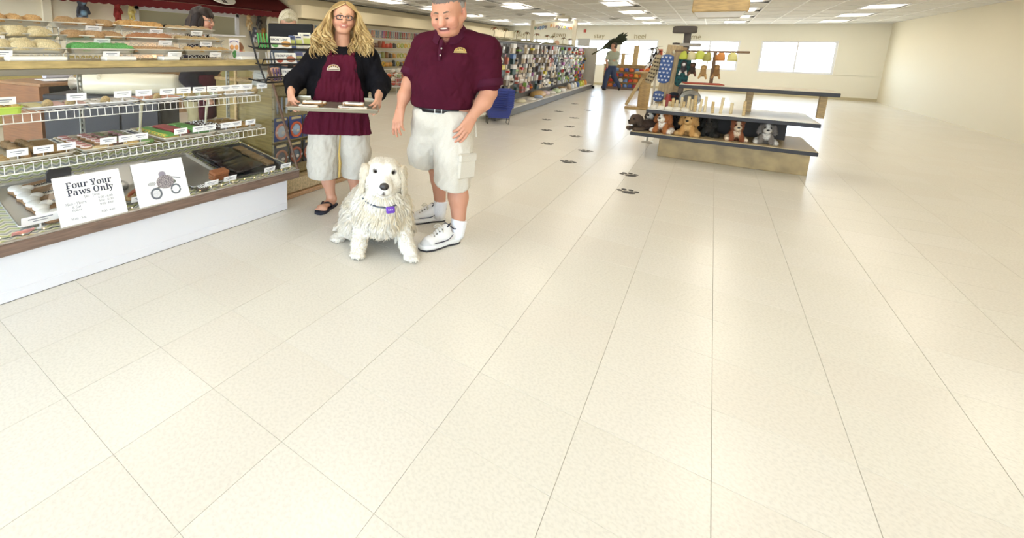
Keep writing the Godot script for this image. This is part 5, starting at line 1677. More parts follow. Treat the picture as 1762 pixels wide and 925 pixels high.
func case_deck():
	var tilt := -0.151
	var at := func(x: float, z: float, lift := 0.0, yaw := 0.0) -> Transform3D: return C(x, deck_y(x) + lift, z, 0, 0, tilt) * T(Vector3.ZERO, yaw)
	var steel := mat(H("c4c4c2"), 0.3, 0.7)
	tag(obj("deck_pan", tray_mesh(0.46, 0.60, 0.018, 0.008), steel, null, at.call(-0.34, 1.63, 0.002)), "metal pan of white bone cookies at the left of the case floor", "baking pan", "pans on the case floor")
	tag(obj("deck_pan", tray_mesh(0.44, 0.60, 0.018, 0.008), steel, null, at.call(-0.34, 1.10, 0.002)), "metal pan of novelty cookies behind the two paper notices", "baking pan", "pans on the case floor")
	tag(obj("deck_pan", tray_mesh(0.30, 0.60, 0.018, 0.008), steel, null, at.call(-0.33, 0.70, 0.002)), "nearly empty metal pan with orange treats on the case floor", "baking pan", "pans on the case floor")
	tag(obj("carob_pan", tray_mesh(0.50, 0.62, 0.022, 0.008), mat(H("55565a"), 0.3, 0.6), null, at.call(-0.33, 0.245, 0.002)), "dark pan of large black carob bones at the right of the case floor", "baking pan")
	# iced bones, half white and half lettered brown
	var bp := bone_poly(0.29, 0.11, 0.046)
	for i in 4:
		var t := thing("iced_bone", "large bone cookie with white icing and dark script, %s from the back" % ordinal(i), "cookie", at.call(-0.50 + i * 0.128, 1.645 - i * 0.010, 0.008, 0.22), "white iced bones on the case floor")
		obj("base", slab(bp, 0.020, 0.006), bk("a06f3e"), t)
		var s := S()
		for sz in [-1, 1]: sphere(s, Vector3(sz * 0.034, 0.024, 0.102), Vector3(0.042, 0.016, 0.044), 12, 7)
		sphere(s, Vector3(0, 0.024, 0.060), Vector3(0.036, 0.014, 0.044), 12, 7)
		obj("white_icing", s, mat(H("f2efe8"), 0.45), t)
		obj("cream_icing", raised([Vector2(0.03, -0.018), Vector2(0.03, 0.018), Vector2(-0.13, 0.026), Vector2(-0.13, -0.026)], 0.006, 0.018), mat(H("d9cfbf"), 0.6), t)
		s = S()
		var pts := []
		for k in 34: pts.append(Vector3(-0.002 + sin(k * 1.9) * 0.013, 0.026, 0.022 - k * 0.0044))
		tube(s, pts, 0.0030, 4)
		obj("piping", s, mat(H("2f231e"), 0.6), t)
	var t := thing("dog_face_cookie", "grey dog face cookie lying between the two notices", "cookie", at.call(-0.30, 1.235, 0.010))
	obj("base", slab(ngon(16, 0.06, 0.07), 0.02, 0.006), bk("8e8a86"), t)
	var s := S()
	for sz in [-1, 1]: sphere(s, Vector3(-0.02, 0.022, sz * 0.022), Vector3(0.009, 0.006, 0.009), 8, 5)
	obj("eyes", s, M.black, t)
	s = S()
	sphere(s, Vector3(0.025, 0.022, 0), Vector3(0.026, 0.010, 0.030), 10, 6)
	obj("muzzle", s, mat(H("c9c4bd"), 0.7), t)
	t = thing("hotdog_cookie", "hot dog shaped cookie lying between the two notices", "cookie", at.call(-0.10, 1.235, 0.010, 0.7))
	obj("bun", lump(0.13, 0.07, 0.036, 51, 0.06), bk("d2a862"), t)
	obj("sausage", raised(ngon(14, 0.062, 0.014), 0.014, 0.030), mat(H("b8552f"), 0.5), t)
	# orange treats
	for i in 3:
		s = S()
		bevel(s, Vector3(0, 0.011, 0), Vector3(0.075, 0.022, 0.13), 0.004)
		tag(obj("orange_treat", s, bk("b5652f"), null, at.call(-0.10 + (0.0 if i < 2 else 0.01), 0.595, 0.005 + i * 0.023, 0.12 - i * 0.05)), "orange brown rectangular treat, %s of the stack of three" % ["lowest", "middle", "topmost"][i], "biscuit", "stacked orange treats")
	# carob bones and tan slabs
	var cb := bone_poly(0.30, 0.10, 0.045)
	for i in 6:
		tag(obj("carob_bone", slab(cb, 0.024, 0.008), mat(H("2b211f"), 0.22), null, at.call(-0.56 + i * 0.082, 0.335 - (i % 2) * 0.02, 0.006 + (i % 3) * 0.008, 0.18)), "large glossy black carob bone, %s from the back of the dark pan" % ["first", "second", "third", "fourth", "fifth", "sixth"][i], "cookie", "carob bones in the dark pan")
	for i in 4:
		s = S()
		bevel(s, Vector3(0, 0.011, 0), Vector3(0.105, 0.022, 0.085), 0.004)
		tag(obj("tan_slab", s, bk("9c7a4a"), null, at.call(-0.52 + i * 0.118, 0.085, 0.008, 0.1)), "tan rectangular biscuit, %s from the back at the right edge of the dark pan" % ordinal(i), "biscuit", "tan slabs in the dark pan")
	t = thing("striped_cookie", "cookie striped with white and dark icing between the cards near the right notice", "cookie", at.call(0.0, 0.795, 0.004))
	obj("base", slab(ngon(14, 0.045, 0.034), 0.022, 0.006), bk("4a3a30"), t)
	for k in 5:
		s = S()
		box(s, Vector3(0.0, 0.024, (k - 2) * 0.016), Vector3(0.05, 0.003, 0.006))
		obj("stripe", s, M.paper, t)
	var n := 0
	for q in [[-0.01, 1.775, 0.004], [-0.01, 1.235, 0.0], [0.005, 0.985, 0.0], [0.012, 0.735, 0.0], [0.005, 0.575, 0.0], [0.010, 0.205, 0.0], [0.010, 0.035, 0.0]]:
		n += 1
		price_card((at.call(q[0], q[1], q[2]) as Transform3D).scaled_local(Vector3(1.0, 1.15, 1.25) if n > 1 else Vector3(1.0, 1.5, 2.0)), "white price card on the case floor, %s from the left" % ordinal(n - 1))
	s = S()
	bevel(s, Vector3(0, 0.014, 0), Vector3(0.004, 0.028, 0.10), 0.001, T(Vector3.ZERO, 0, 0, -0.5))
	tag(obj("pink_card", s, mat(H("eea6a2"), 0.7), null, at.call(0.0, 1.86, 0.002)), "pink card at the front left corner of the case floor", "card")
	s = S()
	pillow(s, bone_poly(0.15, 0.06, 0.026), 0.012, 0.003, Transform3D(Basis(Vector3(0, 0, -1), Vector3(0, 1, 0), Vector3(1, 0, 0)), Vector3.ZERO))
	tag(obj("bone_plaque", s, mat(H("2f2b33"), 0.4), null, C(-0.50, 0.505, 1.52, 0, 0, -0.15)), "black bone-shaped plaque standing behind the hours notice", "plaque")
	# paper notices stuck to the slanted pane
	var d := Vector3(-0.385, 0.85, 0).normalized()
	var nrm := Vector3(d.y, -d.x, 0)
	var pane := Transform3D(Basis(Vector3(0, 0, -1), d, nrm), Vector3(0.044, 0.346, 0) + nrm * 0.004)
	var t1 := thing("paper_notice", "white paper notice headed Four Your Paws Only with opening hours, on the glass", "notice", CASE * pane * T(Vector3(-1.513, 0.135, 0), 0, 0, -0.018))
	s = S()
	box(s, Vector3.ZERO, Vector3(0.362, 0.278, 0.0012))
	obj("sheet", s, M.paper, t1)
	for q in [["Four Your", 0.004, 0.082, 0.036, true], ["Paws Only", 0.006, 0.040, 0.036, true], ["Jan - June", 0.006, 0.008, 0.014, false], ["Mon - Thurs", -0.085, -0.022, 0.014, false], ["9:00 - 6:00", 0.075, -0.014, 0.013, false], ["& Sat", -0.085, -0.042, 0.014, false], ["9:00 - 6:00", 0.075, -0.034, 0.013, false], ["Friday", -0.085, -0.060, 0.012, false], ["9:00 - 8:00", 0.075, -0.054, 0.012, false], ["Mon - Sat", -0.085, -0.106, 0.013, false], ["9:00 - 8:00", 0.075, -0.098, 0.012, false]]:
		var o := obj("lettering", text_mesh(q[0], q[3], "Droid Serif", q[4]), M.ink if q[4] else M.faint, t1, T(Vector3(q[1], q[2], 0.0012)))
	var t2 := thing("paper_notice", "white paper notice with a printed dog riding a motorcycle, on the glass", "notice", CASE * pane * T(Vector3(-1.087, 0.135, 0), 0, 0, -0.018))
	s = S()
	box(s, Vector3.ZERO, Vector3(0.345, 0.278, 0.0012))
	obj("sheet", s, M.paper, t2)
	var im := Image.create(160, 128, false, Image.FORMAT_RGB8)
	im.fill(H("fbfbfb"))
	noise.seed = 4
	noise.frequency = 1.0
	for y in 128:
		for x in 160:
			var p := Vector2(x, y)
			var r1 := p.distance_to(Vector2(46, 96))
			var r2 := p.distance_to(Vector2(122, 92))
			if (r1 < 22 and r1 > 15) or (r2 < 20 and r2 > 14): im.set_pixel(x, y, H("6b7078"))
			elif r1 < 15 and (posmod(int(p.angle_to_point(Vector2(46, 96)) * 6), 2) == 0): im.set_pixel(x, y, H("c9ccd2"))
			elif Vector2((p.x - 88) / 34.0, (p.y - 58) / 26.0).length() < 1.0: im.set_pixel(x, y, H("6f6870").lerp(H("b9b0ae"), clampf(0.5 + noise.get_noise_2d(x * 0.16, y * 0.16) * 1.6, 0, 1)))
			elif Vector2((p.x - 82) / 14.0, (p.y - 28) / 12.0).length() < 1.0: im.set_pixel(x, y, H("9a93a0"))
			elif Vector2((p.x - 116) / 13.0, (p.y - 62) / 9.0).length() < 1.0: im.set_pixel(x, y, H("6f746c"))
			elif absf(p.y - (36 + (p.x - 90) * 0.30)) < 2.0 and p.x > 90 and p.x < 150: im.set_pixel(x, y, H("8b8f98"))
			elif absf(p.y - (78 - (p.x - 46) * 0.2)) < 4.0 and p.x > 40 and p.x < 110: im.set_pixel(x, y, H("7b7770"))
			elif Vector2((p.x - 36) / 16.0, (p.y - 58) / 7.0).length() < 1.0 and (x / 3 + y / 4) % 2 == 0: im.set_pixel(x, y, H("6c7077"))
	im.generate_mipmaps()
	s = S()
	uvquad(s, [Vector3(-0.13, -0.125, 0.0010), Vector3(0.15, -0.125, 0.0010), Vector3(0.15, 0.095, 0.0010), Vector3(-0.13, 0.095, 0.0010)], [Vector2(0, 1), Vector2(1, 1), Vector2(1, 0), Vector2(0, 0)])
	var pm := mat(Color.WHITE, 0.7)
	pm.albedo_texture = ImageTexture.create_from_image(im)
	obj("printed_picture", s, pm, t2)
	# string of fairy lights along the front edge and up the right side
	var g := thing("light_string", "green wired string of tiny warm fairy lights along the case floor", "string lights", CASE)
	var pts := []
	for i in 90:
		var z := 2.1 - i * 0.0235
		pts.append(Vector3(0.018 + sin(i * 1.9) * 0.012, deck_y(0.02) + 0.006 + 0.006 * sin(i * 1.1), z))
	for i in 26: pts.append(Vector3(0.0 - i * 0.028, deck_y(-i * 0.028) + 0.008 + 0.006 * sin(i * 1.3), -0.030 + 0.012 * sin(i * 2.1)))
	s = S()
	tube(s, pts, 0.0022, 4)
	obj("wire", s, mat(H("47564a"), 0.6), g)
	var bulb := mat(H("fff1cc"), 0.3)
	bulb.emission_enabled = true
	bulb.emission = Color(1.0, 0.80, 0.48)
	bulb.emission_energy_multiplier = 3.0
	s = S()
	sphere(s, Vector3.ZERO, Vector3(0.0042, 0.0042, 0.0042), 6, 4)
	var bmesh := mesh_of(s)
	for i in range(2, pts.size(), 4):
		obj("bulb", bmesh, bulb, g, T(pts[i] + Vector3(0, 0.006, 0)))

# ---------- the store beyond: back wall, aisle, gondola, collar wall ----------
const ORD := ["first", "second", "third", "fourth", "fifth", "sixth", "seventh", "eighth", "ninth", "tenth", "eleventh", "twelfth", "thirteenth", "fourteenth", "fifteenth", "sixteenth", "seventeenth", "eighteenth", "nineteenth", "twentieth"]
func ordinal(i: int) -> String:
	return ORD[i] if i < 20 else ("twenty-" + ORD[i - 20] if i > 20 and i < 29 else ["thirtieth", "fortieth", "fiftieth", "sixtieth"][i / 10 - 3] if i % 10 == 9 else ["twenty-", "thirty-", "forty-", "fifty-", "sixty-"][i / 10 - 2] + ORD[i % 10])

func pack_mesh(w: float, h: float, d: float, kind: int) -> ArrayMesh:   # hanging goods: hook hole card with the goods below it
	var s := S()
	bevel(s, Vector3(0, h * 0.5, 0.004), Vector3(w, h, 0.006), 0.002)
	match kind:
		0: bevel(s, Vector3(0, h * 0.38, d * 0.5), Vector3(w * 0.86, h * 0.66, d), 0.008)
		1: sphere(s, Vector3(0, h * 0.40, d * 0.5), Vector3(w * 0.40, h * 0.34, d * 0.6), 9, 6)
		2:
			tube(s, [Vector3(-w * 0.2, h * 0.62, d * 0.5), Vector3(-w * 0.16, h * 0.02, d * 0.6)], w * 0.17, 7)
			tube(s, [Vector3(w * 0.2, h * 0.62, d * 0.5), Vector3(w * 0.22, h * 0.08, d * 0.6)], w * 0.17, 7)
		3:
			prism(s, bone_poly(h * 0.62, w * 0.4, w * 0.24), d, Transform3D(Basis(Vector3(0, 1, 0), Vector3(-1, 0, 0), Vector3(0, 0, 1)), Vector3(0, h * 0.40, 0)))
	return mesh_of(s)

func leaf(s: SurfaceTool, at: Vector3, dir: Vector3, l: float, w: float, droop: float, axis := Vector3.UP):
	var side := dir.cross(axis).normalized()
	if side.length() < 0.5: side = Vector3.RIGHT
	var p := at
	var prev := [p - side * w * 0.2, p + side * w * 0.2]
	for i in range(1, 5):
		var t := i / 4.0
		var q := at + dir * l * t + Vector3(0, -droop * t * t * l, 0)
		var ww := w * (1.0 - absf(t - 0.45) * 1.5) * 0.9 + 0.001
		var cur := [q - side * ww, q + side * ww]
		quad(s, prev[0], prev[1], cur[1], cur[0])
		quad(s, prev[0] - Vector3(0, 0.002, 0), cur[0] - Vector3(0, 0.002, 0), cur[1] - Vector3(0, 0.002, 0), prev[1] - Vector3(0, 0.002, 0))
		prev = cur

func build_store():
	var s: SurfaceTool
	# words along the back wall
	for q in [["play", -7.56, 2.19], ["down", -5.80, 2.19], ["stay", -4.13, 2.14], ["heel", -2.585, 2.13], ["come", -0.80, 2.12]]:
		var o := obj("wall_lettering", text_mesh(q[0], 0.175, "Droid Sans", false, 0.012), mat(H("b0a078"), 0.7), null, T(Vector3(q[1], q[2], -23.085)))
		tag(o, "tan painted word %s on the cream back wall" % q[0], "lettering", "training words on the back wall")
	# posts and arched sign of the puppy area
	for q in [[-5.70, "left"], [-4.18, "right"]]:
		s = S()
		bevel(s, Vector3(0, 1.29, 0), Vector3(0.13, 2.58, 0.13), 0.01)
		tag(obj("post", s, mat(H("e2dac6"), 0.7), null, T(Vector3(q[1 - 1], 0, -18.75))), "cream square post carrying the %s end of the puppy area sign" % q[1], "post", "posts of the puppy area")
	var sg := thing("arched_sign", "arched white sign reading Puppy Playroom in coloured letters between two cream posts", "sign", T(Vector3(-4.94, 2.30, -18.66)))
	s = S()
	var arc := []
	for i in 13: arc.append(Vector2(-0.72 + 0.12 * i, 0.10 + 0.10 * sin(PI * i / 12.0)))
	for i in 13: arc.append(Vector2(0.72 - 0.12 * i, -0.09 + 0.10 * sin(PI * i / 12.0)))
	prism(s, arc, 0.03, T(Vector3(0, 0.0, 0)))
	obj("board", s, mat(H("efe6cf"), 0.7), sg)
	var word := "Puppy Playroom"
	var hues := ["4f8f86", "7a6ba8", "5d8fc9", "5d8fc9", "6a6f86", "", "d99a52", "c96a5a", "7d5f6b", "5b5f78", "6a7a96", "b9c257", "8aa2d0", "d7935a"]
	for i in 14:
		if word[i] == " ": continue
		var x := -0.62 + i * 0.0955
		obj("letter", text_mesh(word[i], 0.125, "Droid Sans", true, 0.012), mat(H(hues[i]), 0.6), sg, T(Vector3(x, -0.045 + 0.10 * cos(x / 0.72 * PI / 2), 0.036), 0, 0, -x * 0.25))
	s = S()
	bevel(s, Vector3(0, 0, 0), Vector3(0.09, 0.13, 0.03), 0.006)
	tag(obj("alarm", s, mat(H("c0564a"), 0.5), null, T(Vector3(-4.72, 2.36, -23.06))), "small red alarm box high on the back wall", "alarm")
	s = S()
	bevel(s, Vector3(0, 0, 0), Vector3(0.50, 0.34, 0.03), 0.006)
	tag(obj("notice_board", s, mat(H("b9b6b0"), 0.7), null, T(Vector3(-4.72, 1.86, -23.06))), "grey notice board on the back wall beyond the shelf end", "board")
	s = S()
	prism(s, ngon(16, 0.11, 0.16), 0.02)
	tag(obj("wall_plaque", s, mat(H("cfa78e"), 0.8), null, T(Vector3(-5.86, 1.78, -23.08))), "oval tan plaque on the back wall below the word down", "plaque")
	# emergency light, vents, sprinklers on the ceiling
	var em := thing("emergency_light", "emergency light with two lamp heads on the ceiling", "emergency light", T(Vector3(-4.0, 2.50, -16.2), 0.3))
	s = S()
	bevel(s, Vector3.ZERO, Vector3(0.42, 0.10, 0.10), 0.01)
	box(s, Vector3(0, 0.07, 0), Vector3(0.1, 0.06, 0.08))
	obj("housing", s, mat(H("d4cdb8"), 0.5), em)
	for sx in [-1, 1]:
		s = S()
		lathe(s, [Vector2(0.0, 0), Vector2(0.055, 0.01), Vector2(0.06, 0.06), Vector2(0.03, 0.09), Vector2(0, 0.095)], 12, T(Vector3(sx * 0.2, -0.09, 0.03), 0, 1.2))
		obj("lamp_head", s, mat(H("c5c0b2"), 0.4), em)
	for q in [[-6.25, -10.97, "over the collar wall"], [-5.13, -12.85, "left of the aisle lights"], [-5.23, -15.74, "near the puppy area sign"], [-2.9, -18.6, "beyond the aisle lights"]]:
		var v := thing("ceiling_vent", "round grey ceiling vent %s" % q[2], "vent", T(Vector3(q[0], 2.594, q[1])), "round ceiling vents")
		s = S()
		lathe(s, [Vector2(0.0, -0.035), Vector2(0.10, -0.030), Vector2(0.17, -0.008), Vector2(0.18, 0.004)], 18)
		obj("ring", s, mat(H("b9b5ad"), 0.5), v)
		s = S()
		lathe(s, [Vector2(0.0, -0.045), Vector2(0.06, -0.040), Vector2(0.075, -0.034)], 14)
		obj("cone", s, mat(H("9a968f"), 0.5), v)
	# paw prints stuck on the floor
	s = S()
	for c in [[Vector2(0, -0.02), 0.062, 0.050], [Vector2(-0.075, 0.035), 0.024, 0.033], [Vector2(-0.030, 0.080), 0.025, 0.036], [Vector2(0.030, 0.080), 0.025, 0.036], [Vector2(0.075, 0.035), 0.024, 0.033]]:
		prism(s, ngon(12, c[1], c[2], c[0]), 0.0012, Transform3D(Basis(Vector3.RIGHT, -PI / 2), Vector3.ZERO))
	var paw := mesh_of(s)
	var pi_ := 0
	for q in [[-0.519, -5.243], [-0.601, -6.018], [-1.303, -6.181], [-1.272, -7.065], [-1.823, -7.219], [-1.651, -8.218], [-2.194, -8.483], [-1.98, -9.25], [-2.55, -9.85], [-2.20, -10.6], [-2.72, -11.5], [-2.25, -12.3], [-2.85, -13.6], [-2.55, -15.0], [-2.95, -16.6]]:
		tag(obj("paw_print", paw, mat(H("3d3a36"), 0.6), null, T(Vector3(q[0], 0.0016, q[1]), 0.2 + 0.25 * sin(pi_ * 2.0))), "black paw print sticker on the aisle floor, %s from the viewer" % ordinal(pi_), "sticker", "paw prints along the aisle")
		pi_ += 1
	gondola()
	collar_wall()
	toy_wall()
	walker()
	baskets()

func G(x: float, y: float, z: float, yaw := 0.0) -> Transform3D:
	return GOND * T(Vector3(x, y, z), yaw)

func gondola():
	var g := thing("gondola_shelf", "long grey store shelf with hanging pet goods along the left of the aisle", "shelf", GOND)
	var L := 11.6
	var s := S()
	box(s, Vector3(-0.05, 0.085, L / 2), Vector3(0.10, 0.15, L))
	obj("kick_plate", s, mat(H("64625e"), 0.5), g)
	s = S()
	bevel(s, Vector3(-0.24, 0.172, L / 2), Vector3(0.50, 0.024, L), 0.004)
	obj("deck", s, mat(H("dedad0"), 0.5), g)
	s = S()
	box(s, Vector3(-0.49, 0.83, L / 2), Vector3(0.05, 1.50, L))
	obj("back_panel", s, mat(H("6a6764"), 0.7), g)
	s = S()
	bevel(s, Vector3(-0.49, 1.59, L / 2), Vector3(0.09, 0.03, L), 0.005)
	obj("top_rail", s, mat(H("8d8a84"), 0.5), g)
	for y in [1.545, 1.285, 1.045, 0.81, 0.575]:
		s = S()
		box(s, Vector3(-0.462, y, L / 2 + 0.1), Vector3(0.012, 0.03, L - 0.4))
		obj("hook_bar", s, mat(H("4a4a50"), 0.5), g)
	s = S()
	bevel(s, Vector3(-0.24, 0.83, -0.02), Vector3(0.56, 1.52, 0.03), 0.004)
	obj("end_panel", s, mat(H("cfcabd"), 0.7), g)
	s = S()
	box(s, Vector3(-0.22, 0.05, -0.02), Vector3(0.60, 0.12, 0.06))
	obj("end_foot", s, M.black, g)
	# hanging packages, five rows
	var kinds := []
	for k in 4:
		kinds.append([pack_mesh(0.17, 0.225, 0.05, k), pack_mesh(0.14, 0.235, 0.06, k)])
	var bands := []
	for q in [[0.178, 0.10, 0.19], [0.13, 0.06, 0.11], [0.150, 0.045, 0.045]]:
		s = S()
		bevel(s, Vector3(0, q[1] / 2 + 0.04 + q[2] * 0.5, 0.030), Vector3(q[0] * 0.85, q[1], 0.066), 0.006)
		bands.append(mesh_of(s))
	var zones := [["f3f1ee", "e0e4e6", "f0e6cf", "5d7fb5", "d6c542", "c2403b", "7fae48", "e8862f", "efefef", "a45a9a", "33363c"], ["f0efee", "dcdad8", "c9ccd0", "efeae2", "8e9aa6", "dfe6d2", "a9b18f", "5b5e64"], ["d9cdb9", "cdbb9c", "3d3b3c", "e4ded4", "8f7d68", "b9a892", "5a4e49", "dfd2c4", "2f4b4a", "a65b50"]]
	var rowname := ["top", "second", "third", "fourth", "lowest"]
	var cols := 38
	for r in 5:
		for c in cols:
			var z := 0.45 + c * (0.225 + 0.0028 * c) + 0.03 * (r % 2)
			if z > L - 0.5: continue
			var zn: Array = zones[clampi(int(z / 3.4 + rng.randf() * 0.6), 0, 2)]
			var kd := 1 + rng.randi() % 3 if z < 4.5 else (0 if rng.randf() < 0.7 else rng.randi() % 4)
			var sc := 1.0 if z < 6.0 else 1.12
			var y := [1.31, 1.07, 0.835, 0.60, 0.365][r] as float
			var depth := -0.452 + rng.randf_range(0.06, 0.14)
			var xf := GOND * Transform3D(Basis(Vector3.UP, PI / 2 + rng.randf_range(-0.2, 0.2)).scaled_local(Vector3(sc * rng.randf_range(0.9, 1.15), 1.0, 1.2)), Vector3(depth, y, z))
			var hexc: String = zn[rng.randi() % zn.size()]
			var v := rng.randi() % 2
			var t := obj("hanging_package", kinds[kd][v], pk(hexc), null, xf)
			var h2: String = zones[0][rng.randi() % 11] if rng.randf() < (0.75 if z < 5.0 else 0.4) else ["2c2b2f", "f2f0ec", "6b5d52"][rng.randi() % 3]
			obj("printed_band", bands[rng.randi() % 3], pk(h2), t)
			tag(t, "%s package in the %s row of the aisle shelf, %s from its far end" % [["boxed", "rounded", "paired", "bone"][kd], rowname[r], ordinal(c)], "package", "hanging packages on the aisle shelf")
	# things standing on the deck
	var k := 0
	for q in [["flat purple pet bed", 5.0, 0.30, "9a7bb8", 0.62, 0.05, 0.34], ["tan wicker pet bed", 7.4, 0.26, "c9a568", 0.75, 0.15, 0.36], ["white plastic bag of treats", 6.3, 0.15, "ece8e2", 0.30, 0.09, 0.22], ["pale green plastic bag", 5.6, 0.17, "c6d8b4", 0.34, 0.12, 0.24], ["white crumpled bag", 5.1, 0.10, "efefec", 0.34, 0.10, 0.18], ["pink wrapped bundle", 6.7, 0.24, "e3cfd6", 0.35, 0.11, 0.26], ["white flat packet", 8.6, 0.14, "ebe7df", 0.36, 0.05, 0.22], ["blue and white packet", 7.9, 0.12, "a9b7d4", 0.30, 0.07, 0.20], ["cream packet", 9.3, 0.18, "e2d9bd", 0.36, 0.07, 0.24], ["brown woven cushion", 4.3, 0.28, "a98b63", 0.45, 0.10, 0.30], ["dark folded mat", 4.7, 0.38, "5a5563", 0.5, 0.10, 0.14]]:
		tag(obj("pet_bed" if "bed" in q[0] or "mat" in q[0] or "cushion" in q[0] else "packet", lump(q[4], q[6], q[5], 60 + k, 0.12), pk(q[3]), null, G(-q[2], 0.185, q[1])), q[0] + " lying on the deck of the aisle shelf", "pet bed" if "bed" in q[0] else "packet")
		k += 1
	for i in 14:
		var z := 3.9 - i * 0.25
		var hx: String = ["c9b49a", "7f93b5", "dfe3e8", "6b7fae", "e8e4da", "8fa2c4", "4f6fb0", "a8bf5a", "c8cf52", "9fc05a", "d9c94f", "d88f45", "e09a58", "c86a4a"][i]
		s = S()
		lathe(s, [Vector2(0, 0), Vector2(0.07, 0.0), Vector2(0.075, 0.02), Vector2(0.075, 0.11), Vector2(0.05, 0.15), Vector2(0.035, 0.16), Vector2(0.035, 0.19), Vector2(0, 0.19)], 12)
		tag(obj("bottle", s, mat(H(hx), 0.3), null, G(-0.14 - 0.05 * (i % 2), 0.185, z)), "plastic bottle on the shelf deck, %s of the row towards the end panel" % ordinal(i), "bottle", "bottles on the shelf deck")
	# palm ornaments along the top
	k = 0
	for zw in [-9.75, -10.49, -11.42, -12.3, -13.3, -14.42, -15.11, -16.68, -17.8]:
		var z: float = zw + 20.4
		var p := thing("palm_ornament", "little artificial palm tree on the shelf top, %s from the viewer" % ordinal(k), "ornament", G(-0.49, 1.605, z, k * 1.3), "palm ornaments on the aisle shelf")
		s = S()
		lathe(s, [Vector2(0, 0), Vector2(0.13, 0.0), Vector2(0.14, 0.02), Vector2(0.10, 0.05), Vector2(0.03, 0.06), Vector2(0, 0.06)], 14)
		obj("stand", s, mat(H("8b876c"), 0.6), p)
		s = S()
		tube(s, [Vector3(0, 0.05, 0), Vector3(0.012, 0.15, 0), Vector3(0.0, 0.26, 0.01)], [0.010, 0.009, 0.007], 6)
		obj("trunk", s, mat(H("a79e84"), 0.8), p)
		s = S()
		for i in 9:
			var a := TAU * i / 9.0 + k
			leaf(s, Vector3(0, 0.26, 0.01), Vector3(cos(a), 0.45 + 0.3 * sin(i * 2.0), sin(a)).normalized(), 0.105, 0.014, 0.9)
		obj("fronds", s, mat(H(["7c5a3c", "6b6a45", "7a7a42", "6a5a36"][k % 4]), 0.7), p).set_meta("kind", "stuff")
		s = S()
		sphere(s, Vector3(0.015, 0.235, 0.02), Vector3(0.020, 0.020, 0.020), 7, 5)
		sphere(s, Vector3(-0.016, 0.230, 0.0), Vector3(0.018, 0.018, 0.018), 7, 5)
		obj("coconuts", s, mat(H("8a4a2e"), 0.6), p)
		k += 1

var PK := {}
func pk(hex: String) -> StandardMaterial3D:
	if not PK.has(hex): PK[hex] = mat(H(hex), 0.45)
	return PK[hex]

